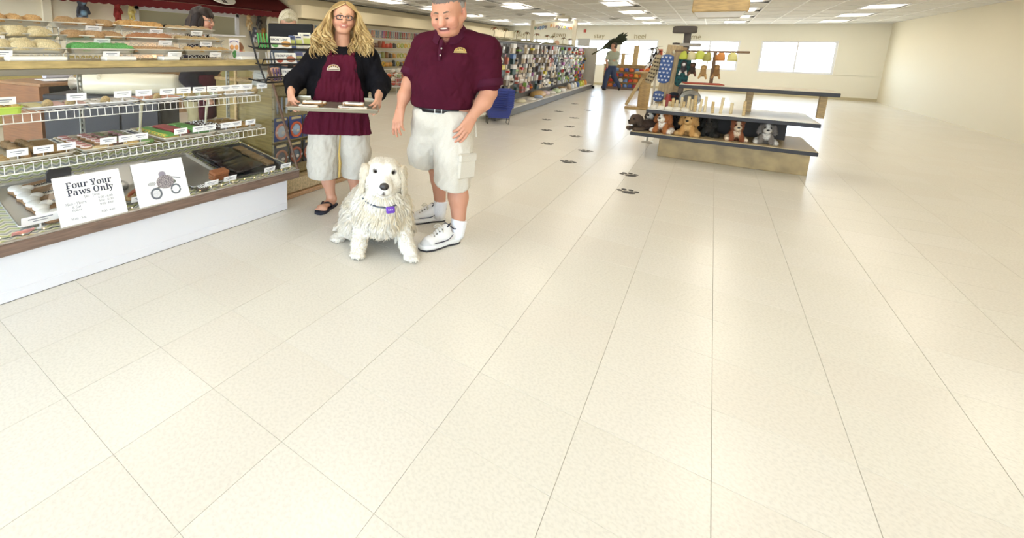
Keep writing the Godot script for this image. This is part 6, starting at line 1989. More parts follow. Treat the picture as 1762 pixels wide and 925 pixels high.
func collar_wall():
	var w := thing("wall_rack", "cream slatted wall rack full of collars and toys along the left wall", "rack", T(Vector3(-8.2, 0, -12.2)))
	var s := S()
	box(s, Vector3(-0.05, 1.02, 0), Vector3(0.08, 2.0, 9.6))
	obj("panel", s, mat(H("d9d0b4"), 0.7), w)
	s = S()
	box(s, Vector3(-0.0, 0.09, 0), Vector3(0.5, 0.16, 9.6))
	obj("base", s, mat(H("d6cca8"), 0.6), w)
	for y in [1.90, 1.625, 1.26, 0.98, 0.72]:
		s = S()
		rod(s, Vector3(0.07, y, -4.8), Vector3(0.07, y, 4.8), 0.012, 6)
		obj("rail", s, mat(H("d7d8da"), 0.35, 0.5), w)
	# collars in the top row
	s = S()
	bevel(s, Vector3(0, -0.10, 0), Vector3(0.012, 0.20, 0.032), 0.003)
	bevel(s, Vector3(0.02, -0.085, 0.004), Vector3(0.010, 0.17, 0.030), 0.003)
	tube(s, [Vector3(0, -0.19, 0), Vector3(0.02, -0.205, 0), Vector3(0.035, -0.17, 0)], 0.012, 6)
	var cm := mesh_of(s)
	s = S()
	bevel(s, Vector3(0.028, -0.155, 0.004), Vector3(0.012, 0.03, 0.036), 0.003)
	var bm := mesh_of(s)
	var hue := ["b04a3c", "5b4e7a", "3f5a64", "c98a6a", "8e3f4a", "d0c9c0", "6c7f88", "a8364a", "5f6f4a", "3b3a40", "c05f86", "97a0a8", "7a4a34", "4a6f8e"]
	for i in 62:
		var z := -8.0 - i * 0.108
		var t := thing("pet_collar", "pet collar in the wall rack's top row, %s from its near end" % ordinal(i), "collar", T(Vector3(-8.10, 1.885, z), rng.randf_range(-0.3, 0.3)), "collars on the wall rack")
		obj("strap", cm, pk(hue[rng.randi() % hue.size()]), t)
		obj("buckle", bm, M.dull, t)
	# plush and rope toys in the rows below
	var lm := [lump(0.16, 0.12, 0.15, 71, 0.35), lump(0.12, 0.12, 0.20, 72, 0.35), lump(0.20, 0.12, 0.13, 73, 0.35)]
	s = S()
	var ring := []
	for i in 13: ring.append(Vector3(0.03, 0.08 + cos(TAU * i / 12) * 0.065, sin(TAU * i / 12) * 0.065))
	tube(s, ring, 0.02, 6, false)
	var rm := mesh_of(s)
	var hues := [["b5472c", "c4582f", "5a3a2c", "7a4a30", "3f3a2e", "8a5a3a", "d8cfc0"], ["6a4630", "8d9aa0", "a2703c", "7d5a30", "c08a3c", "4e4630", "8a8a4a"], ["4a3a2a", "b9842f", "6b6a3a", "8fa04a", "3a3a34", "a3a04c", "2e3a4a"]]
	for r in 3:
		for i in 24:
			var z := -9.4 - i * 0.21
			var rg := r < 2 and i > 15 or (r == 2 and i % 4 == 0)
			var y := [1.38, 1.06, 0.80][r] as float
			var hx: String = hues[r][rng.randi() % 7] if not rg else ["c9a23a", "bfae4a", "9aa84c"][i % 3]
			tag(obj("toy_ring" if rg else "plush_toy", rm if rg else lm[rng.randi() % 3], pk(hx), null, T(Vector3(-8.06, y, z), rng.randf_range(-0.3, 0.3))), "%s, %s row of the wall rack, %s from its near end" % ["yellow ring toy" if rg else "stuffed toy", ["upper", "middle", "lower"][r], ordinal(i)], "toy", "toys on the wall rack")
	# wire bins of balls below
	for b in 2:
		var zc := -12.3 - b * 1.35
		var bn := thing("wire_bin", "white wire bin full of toys at the foot of the wall rack, %s" % ["nearer the woman", "nearer the man"][b], "bin", T(Vector3(-7.62, 0, zc)), "wire bins of toys")
		s = S()
		for i in 19:
			var z := -0.62 + i * 0.0689
			for x in [-0.25, 0.25]: rod(s, Vector3(x, 0.22, z), Vector3(x, 0.74, z), 0.005, 4)
		for y in [0.22, 0.35, 0.48, 0.61, 0.74]:
			for x in [-0.25, 0.25]: rod(s, Vector3(x, y, -0.62), Vector3(x, y, 0.62), 0.006, 4)
			for z in [-0.62, 0.62]: rod(s, Vector3(-0.25, y, z), Vector3(0.25, y, z), 0.006, 4)
		for i in 19: rod(s, Vector3(-0.25, 0.22, -0.62 + i * 0.0689), Vector3(0.25, 0.22, -0.62 + i * 0.0689), 0.004, 4)
		obj("wires", s, mat(H("e9e8e2"), 0.4), bn)
		for x in [-0.24, 0.24]:
			for z in [-0.6, 0.6]:
				s = S()
				rod(s, Vector3(x, 0, z), Vector3(x, 0.22, z), 0.010, 6)
				obj("leg", s, mat(H("e9e8e2"), 0.4), bn)
		for i in 44:
			var hx: String = ["c2452f", "b03a30", "d9642f", "e0a27a", "3f3b34", "e7dcc6", "8c9a50"][rng.randi() % 7] if i < 36 else "ece2d4"
			s = S()
			sphere(s, Vector3.ZERO, Vector3(0.075, 0.068, 0.072), 9, 6)
			tag(obj("toy_ball", s, pk(hx), null, T(Vector3(-7.62 - 0.16 + 0.16 * (i % 3), 0.30 + 0.125 * (i / 12) + rng.randf() * 0.02, zc - 0.50 + 0.25 * ((i / 3) % 4) + rng.randf_range(0, 0.2)))), "soft toy ball in the wire bin %s, %s from its bottom" % [["nearer the woman", "nearer the man"][b], ordinal(i)], "ball", "balls in the wire bin %s" % ["nearer the woman", "nearer the man"][b])

func toy_wall():
	var t := thing("toy_slatwall", "low wooden slat display of bright toys at the far end of the aisle", "display", T(Vector3(-2.62, 0, -20.9)))
	var s := S()
	for i in 7:
		s = S()
		bevel(s, Vector3(0, 0.15 + i * 0.125, 0), Vector3(1.62, 0.112, 0.05), 0.008)
		obj("slat", s, M.oak, t)
	s = S()
	box(s, Vector3(0, 0.48, -0.06), Vector3(1.62, 0.96, 0.06))
	box(s, Vector3(0, 0.05, 0.02), Vector3(1.66, 0.10, 0.16))
	obj("backing", s, M.walnut, t)
	s = S()
	bevel(s, Vector3(0, 0.965, -0.01), Vector3(1.68, 0.04, 0.16), 0.006)
	obj("cap_board", s, M.oak, t)
	var hx := ["c9402f", "d9642f", "4a5aa0", "e07a3a", "6a86b8", "b03a48", "8fb0c8", "e8a03c", "5a3f86", "d8d4cc"]
	for r in 4:
		for c in 9:
			tag(obj("bright_toy", lump(0.15, 0.09, 0.13, 80 + (r + c) % 4, 0.3), pk(hx[rng.randi() % 10]), null, T(Vector3(-3.30 + c * 0.168, 0.10 + r * 0.205, -20.80), PI / 2)), "bright toy on the far slat display, %s row up, %s from the left" % [ORD[r], ORD[c]], "toy", "toys on the far slat display")
	var dk := thing("toy_duck", "orange plush duck perched at the right of the far slat display", "plush toy", T(Vector3(-1.94, 0.80, -20.78)))
	s = S()
	sphere(s, Vector3(0, 0, 0), Vector3(0.16, 0.085, 0.09), 12, 8)
	obj("body", s, mat(H("e0793a"), 0.8), dk)
	s = S()
	sphere(s, Vector3(0.10, 0.105, 0.01), Vector3(0.075, 0.075, 0.075), 12, 8)
	obj("head", s, mat(H("e2713a"), 0.8), dk)
	s = S()
	sphere(s, Vector3(0.185, 0.10, 0.01), Vector3(0.045, 0.02, 0.03), 8, 6)
	obj("bill", s, mat(H("c9a23a"), 0.7), dk)
	# railing of posts above it
	var f := thing("railing", "low railing of pine posts and a pale metal rail before the back windows", "railing", T(Vector3(-2.75, 0, -21.2)))
	for q in [[-0.10, 1.42, 0.06], [0.32, 1.72, 0.085], [-0.55, 1.38, 0.05]]:
		s = S()
		bevel(s, Vector3(q[0], q[1] / 2, 0), Vector3(q[2] * 2, q[1], q[2] * 2), 0.01)
		obj("post", s, M.pine, f)
	s = S()
	bevel(s, Vector3(-0.12, 1.37, 0), Vector3(0.95, 0.04, 0.03), 0.005)
	obj("rail", s, mat(H("b9b3a4"), 0.5), f)

func walker():
	var P := thing("person", "man in jeans and a grey-green shirt walking away with a dark feathery bundle", "person", T(Vector3(-3.06, 0, -20.0), FACE_YAW))
	var sk := {"col": H("c99a80")}
	var hx := T(Vector3(0.03, 1.66, 0.0), 0.4 + PI, 0.1)
	var limbs := [cap(Vector3(0.02, 1.58, 0), Vector3(0.03, 1.42, 0), 0.055, 0.06, sk), cap(Vector3(0.03, 1.3, 0), Vector3(0.05, 1.0, 0), 0.10, 0.12, sk), cap(Vector3(-0.14, 1.38, 0), Vector3(-0.22, 1.12, 0.05), 0.05, 0.042, sk), cap(Vector3(-0.22, 1.12, 0.05), Vector3(-0.19, 0.95, 0.08), 0.042, 0.03, sk), cap(Vector3(-0.19, 0.95, 0.08), Vector3(-0.18, 0.86, 0.09), 0.034, 0.024, sk),
		cap(Vector3(0.20, 1.38, 0), Vector3(0.25, 1.2, -0.1), 0.05, 0.042, sk), cap(Vector3(0.25, 1.2, -0.1), Vector3(0.06, 1.45, -0.16), 0.042, 0.032, sk),
		cap(Vector3(-0.04, 0.9, 0), Vector3(-0.10, 0.5, -0.04), 0.09, 0.07, sk), cap(Vector3(-0.10, 0.5, -0.04), Vector3(-0.16, 0.08, -0.02), 0.06, 0.04, sk), cap(Vector3(0.08, 0.9, 0), Vector3(0.16, 0.5, 0.02), 0.09, 0.07, sk), cap(Vector3(0.16, 0.5, 0.02), Vector3(0.34, 0.16, 0.12), 0.06, 0.04, sk)]
	obj("body", join([blob(limbs, 0.02, 0.03), blob(xbones(head_bones(H("c99a80"), H("b9806c")), hx), 0.010, 0.02)]), vmat(0.6), P)
	obj("hair", blob(xbones([ball(Vector3(0, 0.05, -0.03), 0.088, {"col": H("4a4038")}), cap(Vector3(0, 0, -0.06), Vector3(0, -0.05, -0.06), 0.06, 0.05, {"col": H("4a4038")})], hx), 0.012, 0.02), vmat(0.8), P)
	obj("shirt", blob([cap(Vector3(-0.10, 1.40, 0), Vector3(0.16, 1.40, 0), 0.085, 0.085), cap(Vector3(-0.03, 1.25, 0), Vector3(0.10, 1.25, 0), 0.14, 0.14), cap(Vector3(-0.01, 1.0, 0), Vector3(0.09, 1.0, 0), 0.145, 0.145), cap(Vector3(-0.13, 1.38, 0), Vector3(-0.20, 1.20, 0.04), 0.07, 0.065), cap(Vector3(0.19, 1.38, 0), Vector3(0.24, 1.22, -0.08), 0.07, 0.065)], 0.02, 0.05, [Plane(Vector3.DOWN, -0.93)], 0.01, 9.0), cloth(H("a5aa98"), 0.9), P)
	obj("jeans", blob([cap(Vector3(-0.01, 0.92, 0), Vector3(0.08, 0.92, 0), 0.125, 0.125), cap(Vector3(-0.04, 0.85, 0), Vector3(-0.10, 0.5, -0.04), 0.11, 0.09), cap(Vector3(-0.10, 0.5, -0.04), Vector3(-0.16, 0.08, -0.02), 0.085, 0.07), cap(Vector3(0.08, 0.85, 0), Vector3(0.16, 0.5, 0.02), 0.11, 0.09), cap(Vector3(0.16, 0.5, 0.02), Vector3(0.34, 0.17, 0.12), 0.085, 0.068)], 0.02, 0.03, [], 0.008, 9.0), cloth(H("3f4a66"), 0.9), P)
	for q in [[Vector3(-0.16, 0.035, -0.04), Vector3(-0.19, 0.03, 0.12)], [Vector3(0.36, 0.13, 0.13), Vector3(0.40, 0.035, 0.02)]]:
		obj("shoe", blob([cap(q[0], q[1], 0.045, 0.038), cap(q[0], q[0] + Vector3(0, 0.05, 0), 0.04, 0.04)], 0.014, 0.02), mat(H("2e2b2c"), 0.6), P)
	var b := thing("feather_bundle", "bundle of dark feathery branches carried over the walking man's shoulder", "bundle", T(Vector3(-3.06, 0, -20.0), FACE_YAW))
	var s := S()
	tube(s, [Vector3(-0.72, 1.34, -0.10), Vector3(-0.1, 1.68, -0.20), Vector3(0.30, 1.92, -0.22)], [0.025, 0.035, 0.03], 6)
	obj("stem", s, mat(H("4a4a34"), 0.8), b)
	s = S()
	for i in 150:
		var t := rng.randf()
		var base := Vector3(-0.42, 1.52, -0.18).lerp(Vector3(0.34, 1.95, -0.22), sqrt(t))
		leaf(s, base, Vector3(rng.randf_range(0.3, 1), rng.randf_range(-0.15, 0.75), rng.randf_range(-0.5, 0.3)).normalized(), rng.randf_range(0.16, 0.42), 0.055, 0.15, Vector3(rng.randf_range(-1, 1), rng.randf_range(-1, 1), 1.5))
	obj("feathers", s, mat(H("343a2a"), 0.8), b).set_meta("kind", "stuff")

func baskets():
	var st := thing("basket_stand", "black wire stand under the stack of blue shopping baskets", "stand", T(Vector3(-3.13, 0, -8.62), 0.55))
	var s := S()
	for x in [-0.19, 0.19]:
		for z in [-0.11, 0.11]:
			rod(s, Vector3(x, 0, z), Vector3(x * 1.05, 0.14, z), 0.006, 5)
		rod(s, Vector3(x, 0.004, -0.11), Vector3(x, 0.004, 0.11), 0.006, 5)
	for z in [-0.11, 0.11]: rod(s, Vector3(-0.2, 0.10, z), Vector3(0.2, 0.10, z), 0.006, 5)
	obj("wires", s, M.black, st)
	s = S()
	var rings := []
	for q in [[0.0, 0.78], [0.20, 0.96], [0.205, 1.0], [0.212, 1.05], [0.235, 1.06], [0.237, 1.0], [0.21, 0.95], [0.012, 0.75]]:
		var r := []
		for c in [[1, 1], [-1, 1], [-1, -1], [1, -1]]: r.append(Vector3(c[0] * 0.235 * q[1], q[0], c[1] * 0.155 * q[1]))
		rings.append(r)
	for k in 7:
		for i in 4:
			var j := (i + 1) % 4
			quad(s, rings[k][j], rings[k][i], rings[k + 1][i], rings[k + 1][j])
	quad(s, rings[0][0], rings[0][1], rings[0][2], rings[0][3])
	quad(s, rings[7][3], rings[7][2], rings[7][1], rings[7][0])
	for z in [-0.155, 0.155]:
		for i in 5: box(s, Vector3(0, 0.04 + i * 0.032, z * (0.82 + i * 0.028)), Vector3(0.34 + i * 0.012, 0.012, 0.006))
	var tub := mesh_of(s)
	s = S()
	tube(s, [Vector3(-0.13, 0.235, 0.157), Vector3(-0.12, 0.155, 0.163), Vector3(0.12, 0.155, 0.163), Vector3(0.13, 0.235, 0.157)], 0.008, 6)
	var hd := mesh_of(s)
	var blue := mat(H("33418f"), 0.4)
	var first: Node3D
	for i in 10:
		var xf := T(Vector3(-3.13, 0.115 + i * 0.034, -8.62), 0.55)
		var lb := "blue plastic shopping basket, %s from the bottom of the nested stack" % ordinal(i)
		if i == 0:
			first = thing("shopping_basket", lb, "basket", xf, "nested shopping baskets")
			obj("tub", tub, blue, first)
			obj("handle", hd, mat(H("2c387c"), 0.4), first)
		else: dup(first, xf, lb)

# ---------- behind the bakery case ----------
func plush(called: String, label: String, cat_: String, xf: Transform3D, group: String, body: Array, cell := 0.010, rough := 0.9) -> Node3D:
	var t := thing(called, label, cat_, xf, group)
	obj("body", blob(body, cell, 0.02, [], 0.004, 60.0, Vector3.ONE, 1.0), vmat(rough), t)
	return t

func build_counter():
	var s: SurfaceTool
	# pass-through recess and panel mouldings on the left wall
	var nook := thing("wall_alcove", "cream framed alcove with a ledge in the wall behind the case", "alcove", T(Vector3(-8.79, 0, -5.72)))
	s = S()
	for q in [[Vector3(0.02, 2.02, 0), Vector3(0.06, 0.10, 2.5)], [Vector3(0.02, 1.80, 1.19), Vector3(0.06, 0.5, 0.10)], [Vector3(0.02, 1.80, -1.19), Vector3(0.06, 0.5, 0.10)]]: bevel(s, q[0], q[1], 0.008)
	obj("trim", s, M.white, nook)
	s = S()
	box(s, Vector3(0.002, 1.78, 0), Vector3(0.006, 0.46, 2.3))
	obj("backing", s, mat(H("b9b395"), 0.85), nook)
	s = S()
	bevel(s, Vector3(0.12, 1.55, 0), Vector3(0.28, 0.04, 2.5), 0.006)
	obj("ledge", s, M.white, nook)
	s = S()
	for q in [[Vector3(0.02, 1.25, -3.02), Vector3(0.05, 2.1, 0.14)], [Vector3(0.02, 2.22, -1.6), Vector3(0.05, 0.14, 2.9)]]: bevel(s, Vector3(-8.79, 0, 0) + q[0], q[1], 0.008)
	obj("trim_1", s, mat(H("ece4cd"), 0.6)).set_meta("kind", "structure")
	# lower wall panelling seen through the case
	for q in [["tan wooden wall panel behind the case", -5.6, 2.6, "b08d5c", 1.05], ["ochre wall panel behind the desk", -2.6, 3.2, "bda65c", 1.10]]:
		s = S()
		bevel(s, Vector3(0, q[4] / 2, 0), Vector3(0.04, q[4], q[2]), 0.006)
		tag(obj("wall_panel", s, wood(H(q[3]).darkened(0.1), H(q[3]).lightened(0.08), 0.5), null, T(Vector3(-8.72, 0, q[1]))), q[0], "panel")
	var ol := thing("power_outlet", "cream power outlet on the wall panel behind the case", "outlet", T(Vector3(-8.695, 1.0, -4.3)))
	s = S()
	bevel(s, Vector3.ZERO, Vector3(0.012, 0.17, 0.13), 0.004)
	obj("plate", s, mat(H("d9d3a8"), 0.5), ol)
	s = S()
	for y in [-0.035, 0.035]: box(s, Vector3(0.007, y, 0), Vector3(0.004, 0.03, 0.035))
	obj("socket", s, mat(H("b3ac84"), 0.5), ol)
	# caps on the ledge
	var capm := cloth(H("2e2a24"), 0.85)
	for q in [[-4.78, 0.1, "leftmost"], [-5.05, -0.4, "with a pale badge"], [-5.32, 0.3, "in the middle"], [-5.55, 0.5, "rightmost"]]:
		var c := thing("baseball_cap", "dark baseball cap on the alcove ledge, %s" % q[2], "cap", T(Vector3(-8.60, 1.575, q[0]), q[1]), "caps on the alcove ledge")
		s = S()
		lathe(s, [Vector2(0.105, 0), Vector2(0.104, 0.05), Vector2(0.085, 0.105), Vector2(0.045, 0.135), Vector2(0, 0.14)], 16)
		obj("crown", s, capm, c)
		s = S()
		pillow(s, ngon(14, 0.085, 0.075, Vector2(0.115, 0)), 0.012, 0.004, Transform3D(Basis(Vector3.RIGHT, -PI / 2), Vector3(0, 0.004, 0)))
		obj("brim", s, capm, c)
		s = S()
		sphere(s, Vector3(0.095, 0.07, 0), Vector3(0.012, 0.022, 0.032), 8, 6)
		obj("badge", s, mat(H("b9a79a"), 0.7), c)
	for q in [[-5.80, "left"], [-6.08, "right"]]:
		var p := thing("poster", "small poster of a white dog on blue, %s of the pair" % q[1], "poster", T(Vector3(-8.74, 1.79, q[0]), PI / 2), "posters in the alcove")
		s = S()
		box(s, Vector3.ZERO, Vector3(0.24, 0.34, 0.008))
		obj("sheet", s, mat(H("e6e8e6"), 0.6), p)
		s = S()
		box(s, Vector3(0, -0.07, 0.005), Vector3(0.22, 0.17, 0.003))
		obj("blue_field", s, mat(H("4a5068"), 0.6), p)
		s = S()
		sphere(s, Vector3(-0.02, -0.03, 0.007), Vector3(0.03, 0.035, 0.003), 8, 5)
		sphere(s, Vector3(-0.01, -0.10, 0.007), Vector3(0.045, 0.05, 0.003), 8, 5)
		obj("printed_dog", s, mat(H("e9e9e4"), 0.7), p)
		s = S()
		box(s, Vector3(0.05, 0.07, 0.006), Vector3(0.06, 0.06, 0.003))
		obj("printed_badge", s, mat(H("4c5a44"), 0.7), p)
	# plush cats hung on the wall
	for q in [["4a4c55", "7fa0b8", 1.89, -3.51, "grey and blue plush cat on the wall at the left", 1.35], ["8e2f2c", "9c3a34", 1.92, -4.11, "dark red plush cat on the wall", 1.0], ["d9c888", "cdb460", 1.95, -4.37, "yellow striped plush cat on the wall", 0.9], ["c9a878", "dcc8a0", 1.90, -7.14, "tan plush cat in the upper row right of the alcove", 1.0], ["4f4c4a", "6b6763", 1.92, -7.45, "charcoal plush cat in the upper row right of the alcove", 0.9], ["bfc0c0", "d4d4d2", 1.95, -7.76, "pale grey plush cat in the upper row right of the alcove", 0.9], ["8a7a6a", "a09080", 1.97, -8.01, "brown grey plush cat under the awning end", 0.9], ["5f636c", "c4c6ca", 1.62, -7.31, "grey and white plush cat in the lower row", 0.95], ["c08a48", "d0a060", 1.62, -7.59, "orange plush cat in the lower row", 0.95], ["6a5a48", "80705c", 1.63, -7.86, "brown plush cat in the lower row beside the monitor", 0.95]]:
		var a := {"col": H(q[0])}
		var b := {"col": H(q[1])}
		plush("plush_cat", q[4], "plush toy", Transform3D(Basis(Vector3.UP, PI / 2).scaled_local(Vector3.ONE * q[5]), Vector3(-8.64, q[2], q[3])), "plush cats on the wall",
			[cap(Vector3(0, -0.08, 0), Vector3(0, 0.02, 0), 0.065, 0.05, a), ball(Vector3(0, 0.10, 0.02), 0.058, a), ball(Vector3(0, 0.085, 0.06), 0.025, b), cap(Vector3(-0.035, 0.14, 0.02), Vector3(-0.045, 0.165, 0.02), 0.018, 0.008, a), cap(Vector3(0.035, 0.14, 0.02), Vector3(0.045, 0.165, 0.02), 0.018, 0.008, a), cap(Vector3(-0.03, -0.10, 0.03), Vector3(-0.045, -0.19, 0.04), 0.024, 0.02, b), cap(Vector3(0.03, -0.10, 0.03), Vector3(0.045, -0.19, 0.04), 0.024, 0.02, b), cap(Vector3(-0.05, 0.02, 0.03), Vector3(-0.07, -0.05, 0.05), 0.02, 0.018, a), cap(Vector3(0.05, 0.02, 0.03), Vector3(0.07, -0.05, 0.05), 0.02, 0.018, a), cap(Vector3(0, -0.12, -0.01), Vector3(0.05, -0.22, 0.0), 0.014, 0.012, a), ball(Vector3(0, -0.05, 0.045), 0.035, b)], 0.014)
	# awning over the counter
	var aw := thing("awning", "dark red cloth awning with a scalloped edge over the counter", "awning", T(Vector3(-8.0, 0, 0)))
	var red := cloth(H("541c1c"), 0.85)
	var zl := -1.2
	var zr := -8.02
	s = S()
	for w in [0.0, 0.02]:
		quad(s, Vector3(0, 2.10 + w, zl), Vector3(0, 2.13 + w, zr), Vector3(-0.78, 2.62 + w, zr + 0.1), Vector3(-0.78, 2.62 + w, zl))
	quad(s, Vector3(0, 2.13, zr), Vector3(-0.78, 2.07, zr), Vector3(-0.78, 2.62, zr + 0.1), Vector3(0, 2.15, zr))
	obj("roof", s, red, aw)
	s = S()
	var edge := [Vector2(0, 2.12)]
	var n := 44
	for i in n * 4 + 1:
		var u := float(i) / (n * 4)
		edge.append(Vector2(u * (zl - zr), lerpf(1.965, 2.02, 1.0 - u) - 0.022 * absf(sin(u * n * PI))))
	edge.append(Vector2(zl - zr, 2.10))
	prism(s, edge, 0.012, Transform3D(Basis(Vector3(0, 0, 1), Vector3(0, 1, 0), Vector3(-1, 0, 0)), Vector3(0, 0, zr)))
	obj("valance", s, cloth(H("581c1e"), 0.85), aw)
	var lg := thing("oval_sign", "white oval sign with a dark letter on the awning", "sign", Transform3D(Basis.from_euler(Vector3(-0.95, PI / 2, 0)), Vector3(-8.09, 2.275, -6.02)))
	s = S()
	prism(s, ngon(28, 0.30, 0.20), 0.015)
	obj("plate", s, mat(H("dcd9d0"), 0.6), lg)
	obj("letter", text_mesh("a", 0.15, "Droid Serif", true, 0.01), mat(H("3a2f30"), 0.6), lg, T(Vector3(-0.03, -0.10, 0.018)))
	# desk with papers
	var d := thing("desk", "brown desk with a dark kneehole behind the case", "desk", T(Vector3(-5.8, 0, -2.35), 0.22))
	s = S()
	bevel(s, Vector3(0, 0.905, 0), Vector3(0.75, 0.035, 1.5), 0.006)
	obj("top", s, wood(H("8a5f3c"), H("a67a52"), 0.45), d)
	for z in [-0.70, 0.70]:
		s = S()
		box(s, Vector3(0, 0.445, z), Vector3(0.70, 0.888, 0.10))
		obj("side", s, wood(H("7d4f35"), H("96643f"), 0.5), d)
	s = S()
	box(s, Vector3(-0.20, 0.50, 0), Vector3(0.05, 0.78, 1.3))
	obj("modesty_panel", s, mat(H("2a2526"), 0.7), d)
	s = S()
	for i in 3: box(s, Vector3(0.02 * i, 0.003 + 0.004 * i, 0), Vector3(0.30, 0.003, 0.42), T(Vector3.ZERO, 0.3 * i))
	tag(obj("paper_sheets", s, M.paper, null, T(Vector3(-5.70, 0.924, -2.05))), "loose white papers on the brown desk", "papers")
	s = S()
	tube(s, [Vector3(0, 0.045, -0.16), Vector3(0, 0.045, 0.16)], 0.042, 12)
	tag(obj("paper_roll", s, mat(H("b9b6bd"), 0.6), null, T(Vector3(-5.78, 0.935, -2.05), 0.3)), "grey paper roll on the brown desk", "roll")
	s = S()
	bevel(s, Vector3(0, 0.07, 0), Vector3(0.10, 0.14, 0.16), 0.006)
	tag(obj("white_box", s, mat(H("d8d3bd"), 0.6), null, T(Vector3(-5.95, 0.924, -2.62), 0.2)), "white box at the right end of the desk", "box")
	s = S()
	prism(s, [Vector2(-0.06, 0), Vector2(0.06, 0), Vector2(0.0, 0.17)], 0.08)
	tag(obj("dark_stand", s, mat(H("54483f"), 0.6), null, T(Vector3(-5.90, 0.924, -2.83), 0.7)), "dark triangular card stand beside the white box", "stand")
	# dark cabinet, bundle of wrap on it
	var cbm := mat(H("2b292d"), 0.7)
	var cb := thing("cabinet", "long dark grey cabinet behind the case", "cabinet", T(Vector3(-4.35, 0, -2.13), FACE_YAW))
	s = S()
	bevel(s, Vector3(-0.26, 0.43, -0.25), Vector3(1.12, 0.83, 0.5), 0.008)
	obj("body", s, cbm, cb)
	for i in 3:
		s = S()
		bevel(s, Vector3(-0.63 + i * 0.37, 0.43, 0.006), Vector3(0.35, 0.74, 0.02), 0.005)
		obj("door", s, mat(H("262428"), 0.6), cb)
	var wr := thing("wrapped_roll", "big roll of cream material in cloudy plastic wrap with twisted ends", "roll", T(Vector3(-4.32, 0.955, -2.08), FACE_YAW))
	s = S()
	lathe(s, [Vector2(0, -0.46), Vector2(0.085, -0.45), Vector2(0.100, -0.40), Vector2(0.104, 0.38), Vector2(0.085, 0.45), Vector2(0, 0.46)], 20, Transform3D(Basis(Vector3.FORWARD, -PI / 2), Vector3(0, 0, -0.16)))
	obj("roll", s, mat(H("ece4ca"), 0.5), wr)
	var film := mat(Color(0.95, 0.93, 0.85, 0.35), 0.25)
	film.transparency = BaseMaterial3D.TRANSPARENCY_ALPHA
	s = S()
	lathe(s, [Vector2(0.075, -0.60), Vector2(0.03, -0.53), Vector2(0.09, -0.47), Vector2(0.108, -0.42), Vector2(0.112, 0.40), Vector2(0.09, 0.47), Vector2(0.03, 0.52), Vector2(0.07, 0.58)], 20, Transform3D(Basis(Vector3.FORWARD, -PI / 2), Vector3(0, 0, -0.16)))
	obj("plastic_wrap", s, film, wr)
	s = S()
	tube(s, [Vector3(-0.33, 0.10, -0.10), Vector3(-0.30, 0.13, -0.16), Vector3(-0.26, 0.06, -0.05)], [0.02, 0.03, 0.02], 8)
	obj("knot", s, film, wr)
	var lamp := thing("lamp_pair", "two small warm lamps glowing on the far wall behind the wrapped roll", "lamp", T(Vector3(-8.62, 1.05, -4.75)))
	for q in [[0.0, 0.06], [0.10, -0.10]]:
		s = S()
		sphere(s, Vector3(0.05, q[1], -q[0]), Vector3(0.035, 0.035, 0.035), 10, 8)
		var gm := mat(H("f0b98a"), 0.4)
		gm.emission_enabled = true
		gm.emission = Color(1.0, 0.66, 0.42)
		gm.emission_energy_multiplier = 3.0
		obj("glowing_bulb", s, gm, lamp)
	var ll := OmniLight3D.new()
	ll.name = "bulb_light"
	ll.light_color = Color(1.0, 0.68, 0.42)
	ll.light_energy = 0.06
	ll.light_size = 0.03
	ll.omni_range = 30.0
	ll.omni_attenuation = 2.0
	ll.shadow_enabled = true
	add_child(ll, true)
	ll.position = Vector3(-8.50, 1.06, -4.80)
	var bk_ := thing("backpack", "dark bag slumped on the wall bench behind the wrapped roll", "bag", T(Vector3(-8.35, 0.93, -5.25), 0.4))
	obj("body", blob([cap(Vector3(-0.10, 0.10, 0), Vector3(0.12, 0.10, 0), 0.11, 0.12, {"col": H("4d5054")}), cap(Vector3(0, 0.2, 0), Vector3(0.05, 0.24, 0), 0.06, 0.05, {"col": H("5b5a58")})], 0.02, 0.04, [], 0.01, 14.0), vmat(0.8), bk_)
	s = S()
	tube(s, catmull([Vector3(-0.12, 0.12, 0.10), Vector3(-0.08, 0.24, 0.12), Vector3(0.05, 0.28, 0.1), Vector3(0.13, 0.14, 0.1)], 10), 0.012, 6)
	obj("strap", s, mat(H("33343a"), 0.7), bk_)
	var bench := thing("wall_bench", "wooden bench along the wall behind the case", "bench", T(Vector3(-8.35, 0, -5.3)))
	s = S()
	bevel(s, Vector3(0, 0.905, 0), Vector3(0.55, 0.05, 2.6), 0.008)
	obj("top", s, M.oak, bench)
	s = S()
	box(s, Vector3(-0.05, 0.44, 0), Vector3(0.40, 0.88, 2.4))
	obj("body", s, wood(H("8d6a42"), H("a8845a"), 0.5), bench)
	counter_woman()
	clerk()
	slat_stand()

